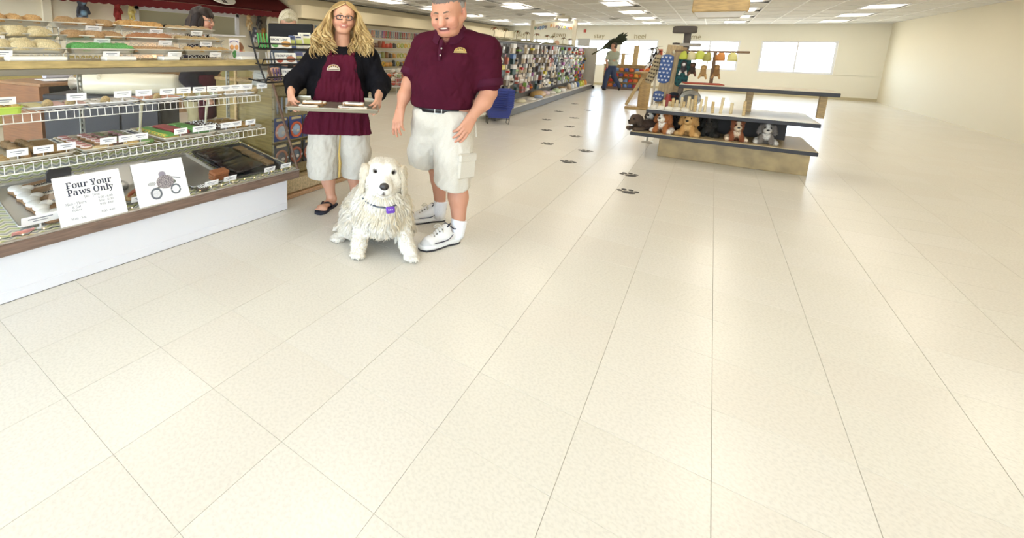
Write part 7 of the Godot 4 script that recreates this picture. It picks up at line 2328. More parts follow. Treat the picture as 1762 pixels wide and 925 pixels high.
func counter_woman():
	var P := thing("person", "dark haired woman in glasses standing in profile behind the bakery case", "person", T(Vector3(-4.02, 0, -2.74), FACE_YAW))
	var skin := H("d9a78c")
	var sk := {"col": skin}
	var hx := T(Vector3(0.005, 1.575, 0.0), PI / 2 - 0.12, 0.03)
	var limbs := [cap(Vector3(-0.02, 1.44, 0), Vector3(-0.03, 1.32, 0), 0.052, 0.07, sk), cap(Vector3(-0.03, 1.2, -0.05), Vector3(-0.03, 1.2, 0.05), 0.11, 0.11, sk), cap(Vector3(-0.04, 0.95, -0.05), Vector3(-0.04, 0.95, 0.05), 0.13, 0.13, sk), cap(Vector3(-0.03, 1.28, 0.17), Vector3(-0.10, 1.02, 0.20), 0.05, 0.042, sk), cap(Vector3(-0.10, 1.02, 0.20), Vector3(0.08, 0.86, 0.22), 0.042, 0.03, sk), cap(Vector3(0.08, 0.86, 0.22), Vector3(0.14, 0.80, 0.21), 0.034, 0.026, sk),
		cap(Vector3(-0.03, 1.28, -0.17), Vector3(-0.08, 1.02, -0.20), 0.05, 0.042, sk), cap(Vector3(-0.08, 1.02, -0.20), Vector3(0.10, 0.90, -0.18), 0.042, 0.03, sk), cap(Vector3(-0.03, 0.85, 0.08), Vector3(-0.02, 0.06, 0.09), 0.10, 0.045, sk), cap(Vector3(-0.03, 0.85, -0.08), Vector3(-0.03, 0.06, -0.09), 0.10, 0.045, sk)]
	obj("body", join([blob(limbs, 0.014, 0.03), blob(xbones(head_bones(skin, H("b86f62")), hx), 0.006, 0.018)]), vmat(0.55, 0.05), P)
	face_parts(P, hx, H("3a302c"), H("33251f"))
	var hc := {"col": H("1d1310")}
	var h2 := {"col": H("291b15")}
	var hb := [cap(Vector3(-0.01, 0.055, -0.040), Vector3(0.01, 0.055, -0.040), 0.090, 0.090, hc), cap(Vector3(-0.03, 0.085, 0.030), Vector3(0.03, 0.085, 0.030), 0.055, 0.055, h2), cap(Vector3(-0.045, 0.055, 0.078), Vector3(0.045, 0.055, 0.078), 0.022, 0.022, h2)]
	for sx in [-1, 1]:
		hb.append(cap(Vector3(sx * 0.080, 0.05, -0.02), Vector3(sx * 0.092, -0.08, -0.035), 0.040, 0.046, hc))
		hb.append(cap(Vector3(sx * 0.092, -0.08, -0.035), Vector3(sx * 0.10, -0.19, -0.05), 0.046, 0.036, h2))
	hb.append(cap(Vector3(0, -0.02, -0.10), Vector3(0, -0.19, -0.115), 0.075, 0.06, hc))
	var hs := S()
	for i in 90:
		var a := rng.randf_range(-2.5, 2.5) + PI
		var r := 0.098
		var dr := Vector3(sin(a), 0, cos(a))
		var pts := catmull([Vector3(0, 0.150, -0.02), Vector3(dr.x * 0.07, 0.115, dr.z * 0.07 - 0.03), Vector3(dr.x * r * 1.12, 0.02, dr.z * r - 0.035), Vector3(dr.x * r * 1.25, -0.09, dr.z * r * 0.95 - 0.04), Vector3(dr.x * r * 1.35, -0.19 - 0.04 * rng.randf(), dr.z * r * 0.95 - 0.05)], 10)
		for j in 10: pts[j] = hx * pts[j]
		hs.set_color(([H("241813"), H("1b1210"), H("3a271e")][i % 3] as Color).srgb_to_linear())
		tube(hs, pts, [0.006, 0.008, 0.009, 0.009, 0.009, 0.009, 0.009, 0.008, 0.006, 0.002], 5)
	obj("hair", join([blob(xbones(hb, hx), 0.009, 0.025, [], 0.004, 40.0), mesh_of(hs)]), vmat(0.65), P)
	var s := S()
	for sx in [-1, 1]:
		var ring := []
		for i in 13: ring.append(hx * Vector3(sx * 0.033 + cos(TAU * i / 12) * 0.022, 0.006 + sin(TAU * i / 12) * 0.016, 0.104))
		tube(s, ring, 0.0018, 5, false)
		tube(s, [hx * Vector3(sx * 0.055, 0.010, 0.10), hx * Vector3(sx * 0.083, 0.008, -0.01)], 0.0018, 5)
	obj("eyeglasses", s, mat(H("6a5d58"), 0.3, 0.5), P)
	obj("dark_top", blob([cap(Vector3(-0.03, 1.24, -0.06), Vector3(-0.03, 1.24, 0.06), 0.135, 0.135), cap(Vector3(-0.04, 1.0, -0.06), Vector3(-0.04, 1.0, 0.06), 0.15, 0.15), cap(Vector3(-0.04, 0.85, -0.06), Vector3(-0.04, 0.85, 0.06), 0.16, 0.16), ball(Vector3(0.07, 1.14, 0.0), 0.11), cap(Vector3(-0.03, 1.36, 0), Vector3(-0.03, 1.3, 0), 0.07, 0.10), cap(Vector3(-0.03, 1.30, 0.14), Vector3(-0.10, 1.03, 0.20), 0.075, 0.06), cap(Vector3(-0.10, 1.03, 0.20), Vector3(0.04, 0.90, 0.22), 0.06, 0.05), cap(Vector3(-0.03, 1.30, -0.14), Vector3(-0.08, 1.03, -0.20), 0.075, 0.06), cap(Vector3(-0.08, 1.03, -0.20), Vector3(0.05, 0.93, -0.19), 0.06, 0.05)], 0.014, 0.05, [Plane(Vector3.UP, 1.37), Plane(Vector3.DOWN, -0.80)], 0.010, 9.0), cloth(H("231e27"), 0.9), P)
	obj("apron", blob([cap(Vector3(-0.02, 0.98, -0.07), Vector3(-0.02, 0.98, 0.07), 0.158, 0.158), cap(Vector3(-0.02, 0.72, -0.08), Vector3(-0.02, 0.72, 0.08), 0.168, 0.168)], 0.014, 0.05, [Plane(Vector3.LEFT, -0.015), Plane(Vector3.UP, 1.06), Plane(Vector3.DOWN, -0.62)], 0.012, 8.0), cloth(H("4e1626"), 0.9), P)
	obj("khaki_trousers", blob([cap(Vector3(-0.04, 0.80, -0.05), Vector3(-0.04, 0.80, 0.05), 0.145, 0.145), cap(Vector3(-0.03, 0.78, 0.08), Vector3(-0.02, 0.10, 0.09), 0.115, 0.075), cap(Vector3(-0.03, 0.78, -0.08), Vector3(-0.03, 0.10, -0.09), 0.115, 0.075)], 0.016, 0.03, [Plane(Vector3.DOWN, -0.07)], 0.010, 8.0), cloth(H("b3a67c"), 0.9), P)
	for z in [0.09, -0.09]: obj("shoe", blob([cap(Vector3(-0.03, 0.04, z), Vector3(0.13, 0.032, z), 0.042, 0.034)], 0.012, 0.01, [Plane(Vector3.DOWN, 0.0)]), M.black, P)

func clerk():
	var P := thing("person", "white haired clerk bending down behind the black monitor", "person", T(Vector3(-4.08, 0.0, -4.00), FACE_YAW))
	var skin := H("dcae96")
	var sk := {"col": skin}
	var hx := T(Vector3(0.0, 1.625, 0.12), 0.2, 0.62)
	obj("body", join([blob([cap(Vector3(0, 1.50, 0.06), Vector3(0, 1.34, -0.03), 0.055, 0.07, sk), cap(Vector3(-0.05, 1.2, -0.06), Vector3(0.05, 1.2, -0.06), 0.11, 0.11, sk), cap(Vector3(-0.05, 0.9, -0.12), Vector3(0.05, 0.9, -0.12), 0.13, 0.13, sk), cap(Vector3(-0.18, 1.28, -0.05), Vector3(-0.22, 1.05, 0.02), 0.05, 0.04, sk), cap(Vector3(-0.22, 1.05, 0.02), Vector3(-0.12, 1.08, 0.16), 0.04, 0.03, sk), cap(Vector3(0.18, 1.28, -0.05), Vector3(0.22, 1.05, 0.02), 0.05, 0.04, sk), cap(Vector3(0.22, 1.05, 0.02), Vector3(0.12, 1.08, 0.16), 0.04, 0.03, sk), cap(Vector3(-0.08, 0.85, -0.12), Vector3(-0.09, 0.04, -0.08), 0.10, 0.05, sk), cap(Vector3(0.08, 0.85, -0.12), Vector3(0.09, 0.04, -0.08), 0.10, 0.05, sk)], 0.018, 0.03), blob(xbones(head_bones(skin, H("b86f62")), hx), 0.008, 0.018)]), vmat(0.55), P)
	face_parts(P, hx, H("4a5a66"), H("c9c0ae"))
	var hc := {"col": H("cfc5aa")}
	var h2 := {"col": H("b3a888")}
	var s := S()
	for i in 80:
		var a := TAU * i / 80.0
		var pts := catmull([Vector3(0, 0.152, -0.02), Vector3(sin(a) * 0.07, 0.125, cos(a) * 0.07 - 0.025), Vector3(sin(a) * 0.105, 0.05, cos(a) * 0.10 - 0.03), Vector3(sin(a) * 0.11, -0.02 - 0.04 * absf(sin(a)), cos(a) * 0.10 - 0.05)], 8)
		if cos(a) > 0.5: pts = catmull([Vector3(0, 0.152, -0.02), Vector3(sin(a) * 0.06, 0.130, cos(a) * 0.06), Vector3(sin(a) * 0.12, 0.085, 0.075)], 8)
		for j in 8: pts[j] = hx * pts[j]
		s.set_color(([H("d8cfb6"), H("c2b795"), H("e4dcc8")][i % 3] as Color).srgb_to_linear())
		tube(s, pts, [0.008, 0.010, 0.010, 0.010, 0.010, 0.009, 0.007, 0.003], 5)
	obj("hair", join([blob(xbones([ball(Vector3(0, 0.055, -0.035), 0.096, hc), ball(Vector3(0, 0.085, 0.02), 0.066, h2), cap(Vector3(0, 0, -0.08), Vector3(0, -0.06, -0.08), 0.07, 0.05, h2)], hx), 0.009, 0.025), mesh_of(s)]), vmat(0.6), P)
	obj("blue_shirt", blob([cap(Vector3(-0.06, 1.26, -0.06), Vector3(0.06, 1.26, -0.06), 0.135, 0.135), cap(Vector3(-0.06, 1.0, -0.10), Vector3(0.06, 1.0, -0.10), 0.15, 0.15), cap(Vector3(-0.16, 1.30, -0.05), Vector3(-0.21, 1.10, 0.0), 0.075, 0.065), cap(Vector3(0.16, 1.30, -0.05), Vector3(0.21, 1.10, 0.0), 0.075, 0.065), cap(Vector3(0, 1.40, -0.01), Vector3(0, 1.3, -0.05), 0.07, 0.10)], 0.018, 0.05, [Plane(Vector3.DOWN, -0.85)]), cloth(H("55606e")), P)
	obj("trousers", blob([cap(Vector3(-0.05, 0.85, -0.12), Vector3(0.05, 0.85, -0.12), 0.145, 0.145), cap(Vector3(-0.08, 0.8, -0.12), Vector3(-0.09, 0.08, -0.08), 0.115, 0.075), cap(Vector3(0.08, 0.8, -0.12), Vector3(0.09, 0.08, -0.08), 0.115, 0.075)], 0.02, 0.03, [Plane(Vector3.DOWN, -0.03)]), cloth(H("3c3d44")), P)
	var m := thing("monitor", "black computer monitor seen from behind on the wooden stand", "monitor", T(Vector3(-3.58, 1.053, -3.53), FACE_YAW))
	s = S()
	bevel(s, Vector3(0, 0.40, 0), Vector3(0.475, 0.28, 0.035), 0.008)
	obj("back_shell", s, mat(H("131418"), 0.75), m)
	s = S()
	box(s, Vector3(0, 0.40, -0.019), Vector3(0.45, 0.255, 0.002))
	obj("screen", s, mat(H("26303c"), 0.15), m)
	s = S()
	bevel(s, Vector3(0, 0.16, -0.005), Vector3(0.06, 0.30, 0.03), 0.006)
	bevel(s, Vector3(0, 0.008, -0.01), Vector3(0.22, 0.016, 0.16), 0.005)
	obj("stand", s, M.black, m)

func slat_stand():
	# wooden stand beside the case: grooved face with hanging packets, magazine rack on top
	var t := thing("slat_stand", "tan wooden display stand with grooved front beside the bakery case", "display stand", T(Vector3(-2.97, 0, -3.24)))
	var s := S()
	box(s, Vector3(-0.43, 0.60, 0), Vector3(0.80, 0.86, 1.02))
	obj("carcass", s, wood(H("97803f"), H("af9858"), 0.5), t)
	for i in 8:
		s = S()
		bevel(s, Vector3(-0.016, 0.235 + i * 0.104, 0), Vector3(0.03, 0.097, 1.02), 0.006)
		obj("slat", s, wood(H("8f7f58"), H("a6966c"), 0.5), t)
	s = S()
	bevel(s, Vector3(-0.37, 0.105, 0), Vector3(0.94, 0.125, 1.04), 0.006)
	obj("plinth", s, M.birch, t)
	s = S()
	bevel(s, Vector3(-0.36, 0.020, 0), Vector3(0.98, 0.035, 1.06), 0.005)
	obj("foot_board", s, wood(H("b98d62"), H("cfa67c"), 0.45), t)
	s = S()
	bevel(s, Vector3(-0.40, 1.037, 0), Vector3(0.86, 0.03, 1.06), 0.005)
	obj("top_board", s, M.oak, t)
	# packets with a ring-shaped toy
	var k := 0
	for q in [[0.625, -2.80, "upper row, nearest the case"], [0.625, -2.985, "upper row, second from the case"], [0.625, -3.17, "upper row, third from the case"], [0.385, -2.80, "lower row, nearest the case"], [0.385, -2.985, "lower row, second from the case"], [0.385, -3.17, "lower row, third from the case"]]:
		var p := thing("disc_packet", "dark packet with an orange and white flying disc, %s" % q[2], "packet", T(Vector3(-2.962, q[0], q[1]), PI / 2), "flying disc packets on the stand")
		s = S()
		bevel(s, Vector3(0, 0, 0.006), Vector3(0.165, 0.21, 0.008), 0.002)
		obj("card", s, mat(H(["3a4a7a", "394a86", "3d4a70", "3a3c42", "34363c", "3d4048"][k]), 0.5), p)
		s = S()
		box(s, Vector3(0, 0.088, 0.012), Vector3(0.12, 0.022, 0.003))
		obj("header_print", s, mat(H("c9b98a"), 0.6), p)
		var tr := Transform3D(Basis(Vector3.RIGHT, PI / 2), Vector3(0, -0.02, 0.010))
		s = S()
		lathe(s, [Vector2(0.052, 0.0), Vector2(0.054, 0.010), Vector2(0.066, 0.016), Vector2(0.074, 0.010), Vector2(0.075, 0.0)], 24, tr)
		obj("ring", s, mat(H(["c98a72", "cf5f3c", "c9785a", "a3684c", "9a5440", "b0684c"][k]), 0.4), p)
		s = S()
		lathe(s, [Vector2(0, 0.011), Vector2(0.040, 0.010), Vector2(0.052, 0.004)], 20, tr)
		obj("disc", s, mat(H(["b7c2cc", "9fb6d0", "c2c6cc", "57535a", "63707e", "8a8a90"][k]), 0.4), p)
		s = S()
		for a in 2: box(s, Vector3(cos(a * PI) * 0.064, -0.02, 0.027), Vector3(0.014, 0.018, 0.003))
		sphere(s, Vector3(0.012, -0.030, 0.022), Vector3(0.022, 0.016, 0.004), 8, 5)
		obj("ring_print", s, mat(H("d9d4cc"), 0.5), p)
		k += 1
	# silver hangers above them
	for i in 6:
		s = S()
		bevel(s, Vector3(0, 0, 0.008), Vector3(0.022, 0.14, 0.012), 0.004)
		tag(obj("leash_packet", s, mat(H(["5a5d62", "8a8f96", "b0b4b8", "45484e", "c2c4c6", "6b6f76"][i]), 0.4), null, T(Vector3(-2.962, 0.835 + 0.008 * (i % 2), -2.755 - i * 0.055), PI / 2)), "narrow grey leash packet hanging above the disc packets, %s from the case" % ORD[i], "packet", "leash packets on the stand")
	# magazine rack with tilted boxes
	var r := thing("wire_rack", "black wire magazine rack on top of the wooden stand", "rack", T(Vector3(-2.98, 1.055, -2.90)))
	s = S()
	for q in [[0.00, 0.10], [0.145, 0.05], [0.275, 0.0]]:
		for z in [0.34, -0.36]:
			tube(s, [Vector3(-0.12, q[0] + 0.02, z), Vector3(0.0 + q[1], q[0], z), Vector3(0.02 + q[1], q[0] + 0.045, z)], 0.006, 6)
		rod(s, Vector3(q[1], q[0], 0.34), Vector3(q[1], q[0], -0.36), 0.007, 6)
		rod(s, Vector3(0.02 + q[1], q[0] + 0.045, 0.34), Vector3(0.02 + q[1], q[0] + 0.045, -0.36), 0.007, 6)
		rod(s, Vector3(-0.06, q[0] + 0.01, 0.34), Vector3(-0.06, q[0] + 0.01, -0.36), 0.006, 6)
	for z in [0.34, -0.36]: tube(s, [Vector3(0.10, 0, z), Vector3(-0.02, 0.20, z), Vector3(-0.10, 0.42, z)], 0.008, 6)
	obj("wires", s, M.black, r)
	for q in [[2, 0.215, "3f9a4a", 4, "thin green spined booklet", 0.012, 0.13], [2, 0.06, "f2efe6", 1, "wide white box with an orange pet", 0.19, 0.105], [2, -0.085, "5b6a96", 1, "blue and white booklet", 0.06, 0.12], [2, -0.165, "e3e2da", 1, "white booklet with a coloured picture", 0.09, 0.125], [2, -0.275, "f3f0e0", 2, "white booklet with a yellow band", 0.10, 0.155],
		[1, 0.205, "b9b4ae", 3, "thin grey spined booklet", 0.012, 0.10], [1, 0.05, "f2efe8", 1, "wide white box with a red animal", 0.20, 0.095], [1, -0.12, "6a6f96", 1, "violet booklet", 0.08, 0.10], [1, -0.25, "dcdcd6", 1, "pale grey booklet", 0.12, 0.10],
		[0, 0.165, "5a4468", 3, "thin purple spined booklet", 0.012, 0.11], [0, 0.01, "f0eeea", 1, "wide white box with purple figures", 0.20, 0.105], [0, -0.20, "c9c4c9", 1, "grey lilac booklet", 0.14, 0.10]]:
		for c in q[3]:
			var nm: String = "booklet" if "booklet" in q[4] else "medicine_box"
			var bx := [0.10, 0.05, 0.0][q[0]] as float
			var by := [0.0, 0.145, 0.275][q[0]] as float
			var zz: float = q[1] + c * 0.022
			var row: String = ["bottom", "middle", "top"][q[0]]
			var lb: String = q[4] + " in the %s rack row" % row
			lb = lb.replace("FRONTLINE", "black capitals")
			if q[3] > 1: lb += ", %s from the right" % ORD[c]
			var b := thing(nm, lb, "booklet" if nm == "booklet" else "box", Transform3D(Basis.from_euler(Vector3(-0.38, PI / 2 - 0.35, 0)), Vector3(-2.98 + bx - 0.012 - c * 0.012, 1.055 + by + 0.010, -2.90 + zz)), "printed matter in the wire rack")
			s = S()
			bevel(s, Vector3(0, q[6] / 2, 0), Vector3(q[5], q[6], 0.012), 0.002)
			obj("cover", s, mat(H(q[2]), 0.5), b)
			if q[5] > 0.15:
				obj("lettering", text_mesh("FRONTLINE", 0.022, "Droid Sans", true), M.ink, b, T(Vector3(-0.015, q[6] - 0.030, 0.0065)))
				s = S()
				sphere(s, Vector3(0.045, 0.035, 0.007), Vector3(0.045, 0.028, 0.002), 10, 6)
				obj("printed_animal", s, mat(H(["7a6a8e", "c07a5a", "d8a25a"][q[0]]), 0.6), b)
				s = S()
				sphere(s, Vector3(-0.06, 0.022, 0.007), Vector3(0.03, 0.020, 0.002), 10, 6)
				obj("printed_patch", s, mat(H(["5a3f72", "b5533c", "6fae62"][q[0]]), 0.6), b)
			elif q[5] > 0.05:
				s = S()
				box(s, Vector3(0, q[6] * 0.42, 0.007), Vector3(q[5] * 0.7, q[6] * 0.45, 0.001))
				obj("printed_picture", s, mat(H(["9a8aa0", "b9b27a", "c9cf7a"][q[0]]), 0.6), b)
				s = S()
				box(s, Vector3(0, q[6] * 0.83, 0.007), Vector3(q[5] * 0.6, q[6] * 0.09, 0.001))
				obj("printed_title", s, mat(H("4a5070"), 0.6), b)
	# tape dispenser and note on the stand's rear corner
	var td := thing("tape_dispenser", "khaki tape dispenser with a clear roll behind the case's right end", "tape dispenser", T(Vector3(-3.62, 1.053, -2.84), FACE_YAW + 0.3))
	s = S()
	prism(s, [Vector2(-0.14, 0), Vector2(0.14, 0), Vector2(0.15, 0.05), Vector2(0.06, 0.075), Vector2(-0.10, 0.075), Vector2(-0.15, 0.03)], 0.09, T(Vector3(0, 0, -0.045)))
	obj("body", s, mat(H("a89a58"), 0.5), td)
	s = S()
	lathe(s, [Vector2(0.030, -0.012), Vector2(0.055, -0.012), Vector2(0.055, 0.012), Vector2(0.030, 0.012), Vector2(0.030, -0.012)], 20, Transform3D(Basis(Vector3.RIGHT, PI / 2), Vector3(-0.01, 0.09, 0)))
	obj("tape_roll", s, mat(H("d5cfae"), 0.3), td)
	s = S()
	box(s, Vector3(0, 0, 0), Vector3(0.115, 0.135, 0.001), T(Vector3.ZERO, 0, 0, -0.18))
	var nt := thing("hanging_note", "white handwritten note hanging inside the case's right end", "note", CASE * T(Vector3(-0.42, 1.075, -0.055), FACE_YAW + 0.2))
	obj("sheet", s, mat(H("d9d9d0"), 0.7), nt)
	s = S()
	for i in 4: box(s, Vector3(0.0 + 0.008 * i, 0.04 - 0.025 * i, 0.001), Vector3(0.08, 0.003, 0.001), T(Vector3.ZERO, 0, 0, -0.18))
	obj("handwriting", s, M.faint, nt)
	# odds and ends on the case top's right end
	s = S()
	bevel(s, Vector3(0, 0.032, 0), Vector3(0.12, 0.062, 0.21), 0.003)
	tag(obj("carton", s, mat(H("dfe0e4"), 0.6), null, C(-0.60, 1.2365, -0.045)), "white carton at the right end of the case top", "box")
	var sg := thing("card_sign", "upright card printed with orange cats, a purple arch and a green shape", "card", C(-0.60, 1.237, 0.075, PI / 2 - 0.5, -0.12))
	s = S()
	box(s, Vector3(0, 0.088, 0), Vector3(0.088, 0.175, 0.004))
	obj("card", s, mat(H("e6dcd6"), 0.6), sg)
	s = S()
	sphere(s, Vector3(-0.018, 0.10, 0.003), Vector3(0.018, 0.022, 0.002), 8, 5)
	sphere(s, Vector3(0.022, 0.10, 0.003), Vector3(0.016, 0.022, 0.002), 8, 5)
	obj("printed_cats", s, mat(H("d99a5a"), 0.6), sg)
	s = S()
	sphere(s, Vector3(0.006, 0.040, 0.003), Vector3(0.022, 0.034, 0.002), 10, 6)
	obj("printed_shape", s, mat(H("4a8a4a"), 0.6), sg)
	s = S()
	var pa := []
	for i in 9: pa.append(Vector3(cos(PI * i / 8.0) * 0.034, 0.138 + sin(PI * i / 8.0) * 0.018, 0.003))
	tube(s, pa, 0.004, 5)
	obj("printed_arch", s, mat(H("8a86b8"), 0.6), sg)
	var rb := thing("round_bag", "round brown and coral bag leaning behind the card on the case top", "bag", C(-0.72, 1.237, -0.03, 0.6))
	obj("body", blob([cap(Vector3(0, 0.075, 0.0), Vector3(0.02, 0.075, 0.0), 0.075, 0.075, {"col": H("8a5a38"), "n": Vector3(1, 0, 0), "s": 1.5}), cap(Vector3(0.035, 0.04, 0.04), Vector3(0.04, 0.03, -0.05), 0.04, 0.038, {"col": H("cc6f5a")}), ball(Vector3(0.06, 0.06, 0.0), 0.025, {"col": H("d9b98a")}), ball(Vector3(0.05, 0.03, 0.09), 0.03, {"col": H("6a4470")})], 0.008, 0.012), vmat(0.6), rb)

# ---------- the tray in the woman's hands, and the display at the right of the aisle ----------
func build_goods():
	held_tray()
	display_table()
	easel()

func held_tray():
	var W := T(Vector3(-2.353, 0, -2.953), FACE_YAW)
	var base := W * Transform3D(Basis.from_euler(Vector3(0.085, 0, -0.014)), Vector3(-0.088, 0.920, 0.318))
	var t := tag(obj("baking_tray", tray_mesh(0.43, 0.66, 0.028, 0.006), mat(H("aaa594"), 0.3, 0.7), null, base * T(Vector3.ZERO, 0)), "metal baking tray of lettered bone cookies held by the blond woman", "baking tray")
	var bp := bone_poly(0.155, 0.05, 0.021)
	var n := 0
	for q in [[-0.15, 0.04, 0.0, 0.0], [-0.18, 0.105, 0.0, 0.05], [-0.13, -0.03, 0.0, -0.04], [-0.155, 0.06, 0.020, 0.02], [0.145, 0.035, 0.0, 0.0], [0.11, 0.105, 0.0, 0.03], [0.18, 0.11, 0.0, -0.05], [0.14, -0.03, 0.0, 0.04], [0.155, 0.06, 0.020, -0.03]]:
		var c := thing("bone_cookie", "iced bone cookie on the held tray, %s" % ["back left", "front left corner", "rear left", "topmost of the left pile", "right middle", "front right of centre", "front right corner", "rear right", "topmost of the right pile"][n], "cookie", base * T(Vector3(q[0], 0.005 + q[2], q[1]), PI / 2 + q[3]), "bone cookies on the held tray")
		obj("base", slab(bp, 0.013, 0.004), bk("b07f48"), c)
		obj("icing", raised(scaled(bp, 0.92), 0.008, 0.011, 0.003), mat(H("f4f0e8"), 0.5), c)
		var s := S()
		var pts := []
		for k in 26: pts.append(Vector3(sin(k * 2.2) * 0.010, 0.0205, -0.045 + k * 0.0036))
		tube(s, pts, 0.0022, 4)
		obj("piping", s, mat(H("2c2320"), 0.6), c)
		n += 1

func pup(label: String, xf: Transform3D, a: Color, b: Color, lying := false, droop := true):
	var ca := {"col": a}
	var cb := {"col": b}
	var body := []
	var head := Vector3(0, 0.185, 0.035)
	if lying:
		head = Vector3(0, 0.125, 0.10)
		body = [cap(Vector3(0, 0.065, 0.03), Vector3(0, 0.065, -0.13), 0.062, 0.065, ca), cap(Vector3(-0.05, 0.025, 0.06), Vector3(-0.055, 0.022, 0.15), 0.026, 0.024, cb), cap(Vector3(0.05, 0.025, 0.06), Vector3(0.055, 0.022, 0.15), 0.026, 0.024, cb), cap(Vector3(0, 0.07, 0.04), head, 0.05, 0.045, ca)]
	else:
		body = [cap(Vector3(0, 0.06, -0.04), Vector3(0, 0.12, 0.0), 0.075, 0.058, ca), ball(Vector3(0, 0.09, 0.04), 0.045, cb), cap(Vector3(-0.04, 0.09, 0.05), Vector3(-0.05, 0.022, 0.085), 0.026, 0.026, ca), cap(Vector3(0.04, 0.09, 0.05), Vector3(0.05, 0.022, 0.085), 0.026, 0.026, ca), cap(Vector3(-0.075, 0.03, -0.02), Vector3(-0.09, 0.022, 0.075), 0.034, 0.026, cb), cap(Vector3(0.075, 0.03, -0.02), Vector3(0.09, 0.022, 0.075), 0.034, 0.026, cb)]
	body.append_array([ball(head, 0.065, ca), cap(head + Vector3(0, -0.018, 0.045), head + Vector3(0, -0.025, 0.072), 0.036, 0.028, cb), cap(head + Vector3(0, 0.01, 0.05), head + Vector3(0, 0.05, 0.04), 0.018, 0.016, cb)])
	for sx in [-1, 1]:
		if droop: body.append(cap(head + Vector3(sx * 0.055, 0.03, 0), head + Vector3(sx * 0.072, -0.045, 0.012), 0.024, 0.024, {"col": a.darkened(0.12), "k": 0.008}))
		else: body.append(cap(head + Vector3(sx * 0.045, 0.05, 0), head + Vector3(sx * 0.058, 0.085, -0.01), 0.024, 0.012, {"col": a.darkened(0.1), "k": 0.008}))
	var t := plush("plush_dog", label, "plush toy", xf, "plush dogs on the display shelf", body, 0.0075)
	var fm := blob(body, 0.010, 0.02)
	obj("pile", tufts(fm, 1500, func(p, n): return 0.012 if (p - head).z < 0.055 else 0.005, func(p, n): return Vector3(p.x * 2.0, -1, -0.2).normalized(), func(p): return a if absf(p.x) > 0.03 or p.z < 0.03 or p.y < 0.02 else a.lerp(b, 0.6), 0.0028), vmat(0.95), t).set_meta("kind", "stuff")
	var s := S()
	sphere(s, head + Vector3(0, -0.010, 0.098), Vector3(0.015, 0.011, 0.010), 8, 6)
	obj("nose", s, M.black, t)
	for sx in [-1, 1]:
		s = S()
		sphere(s, head + Vector3(sx * 0.026, 0.016, 0.058), Vector3(0.009, 0.009, 0.007), 8, 6)
		obj("eye", s, mat(H("1a1412"), 0.1), t)

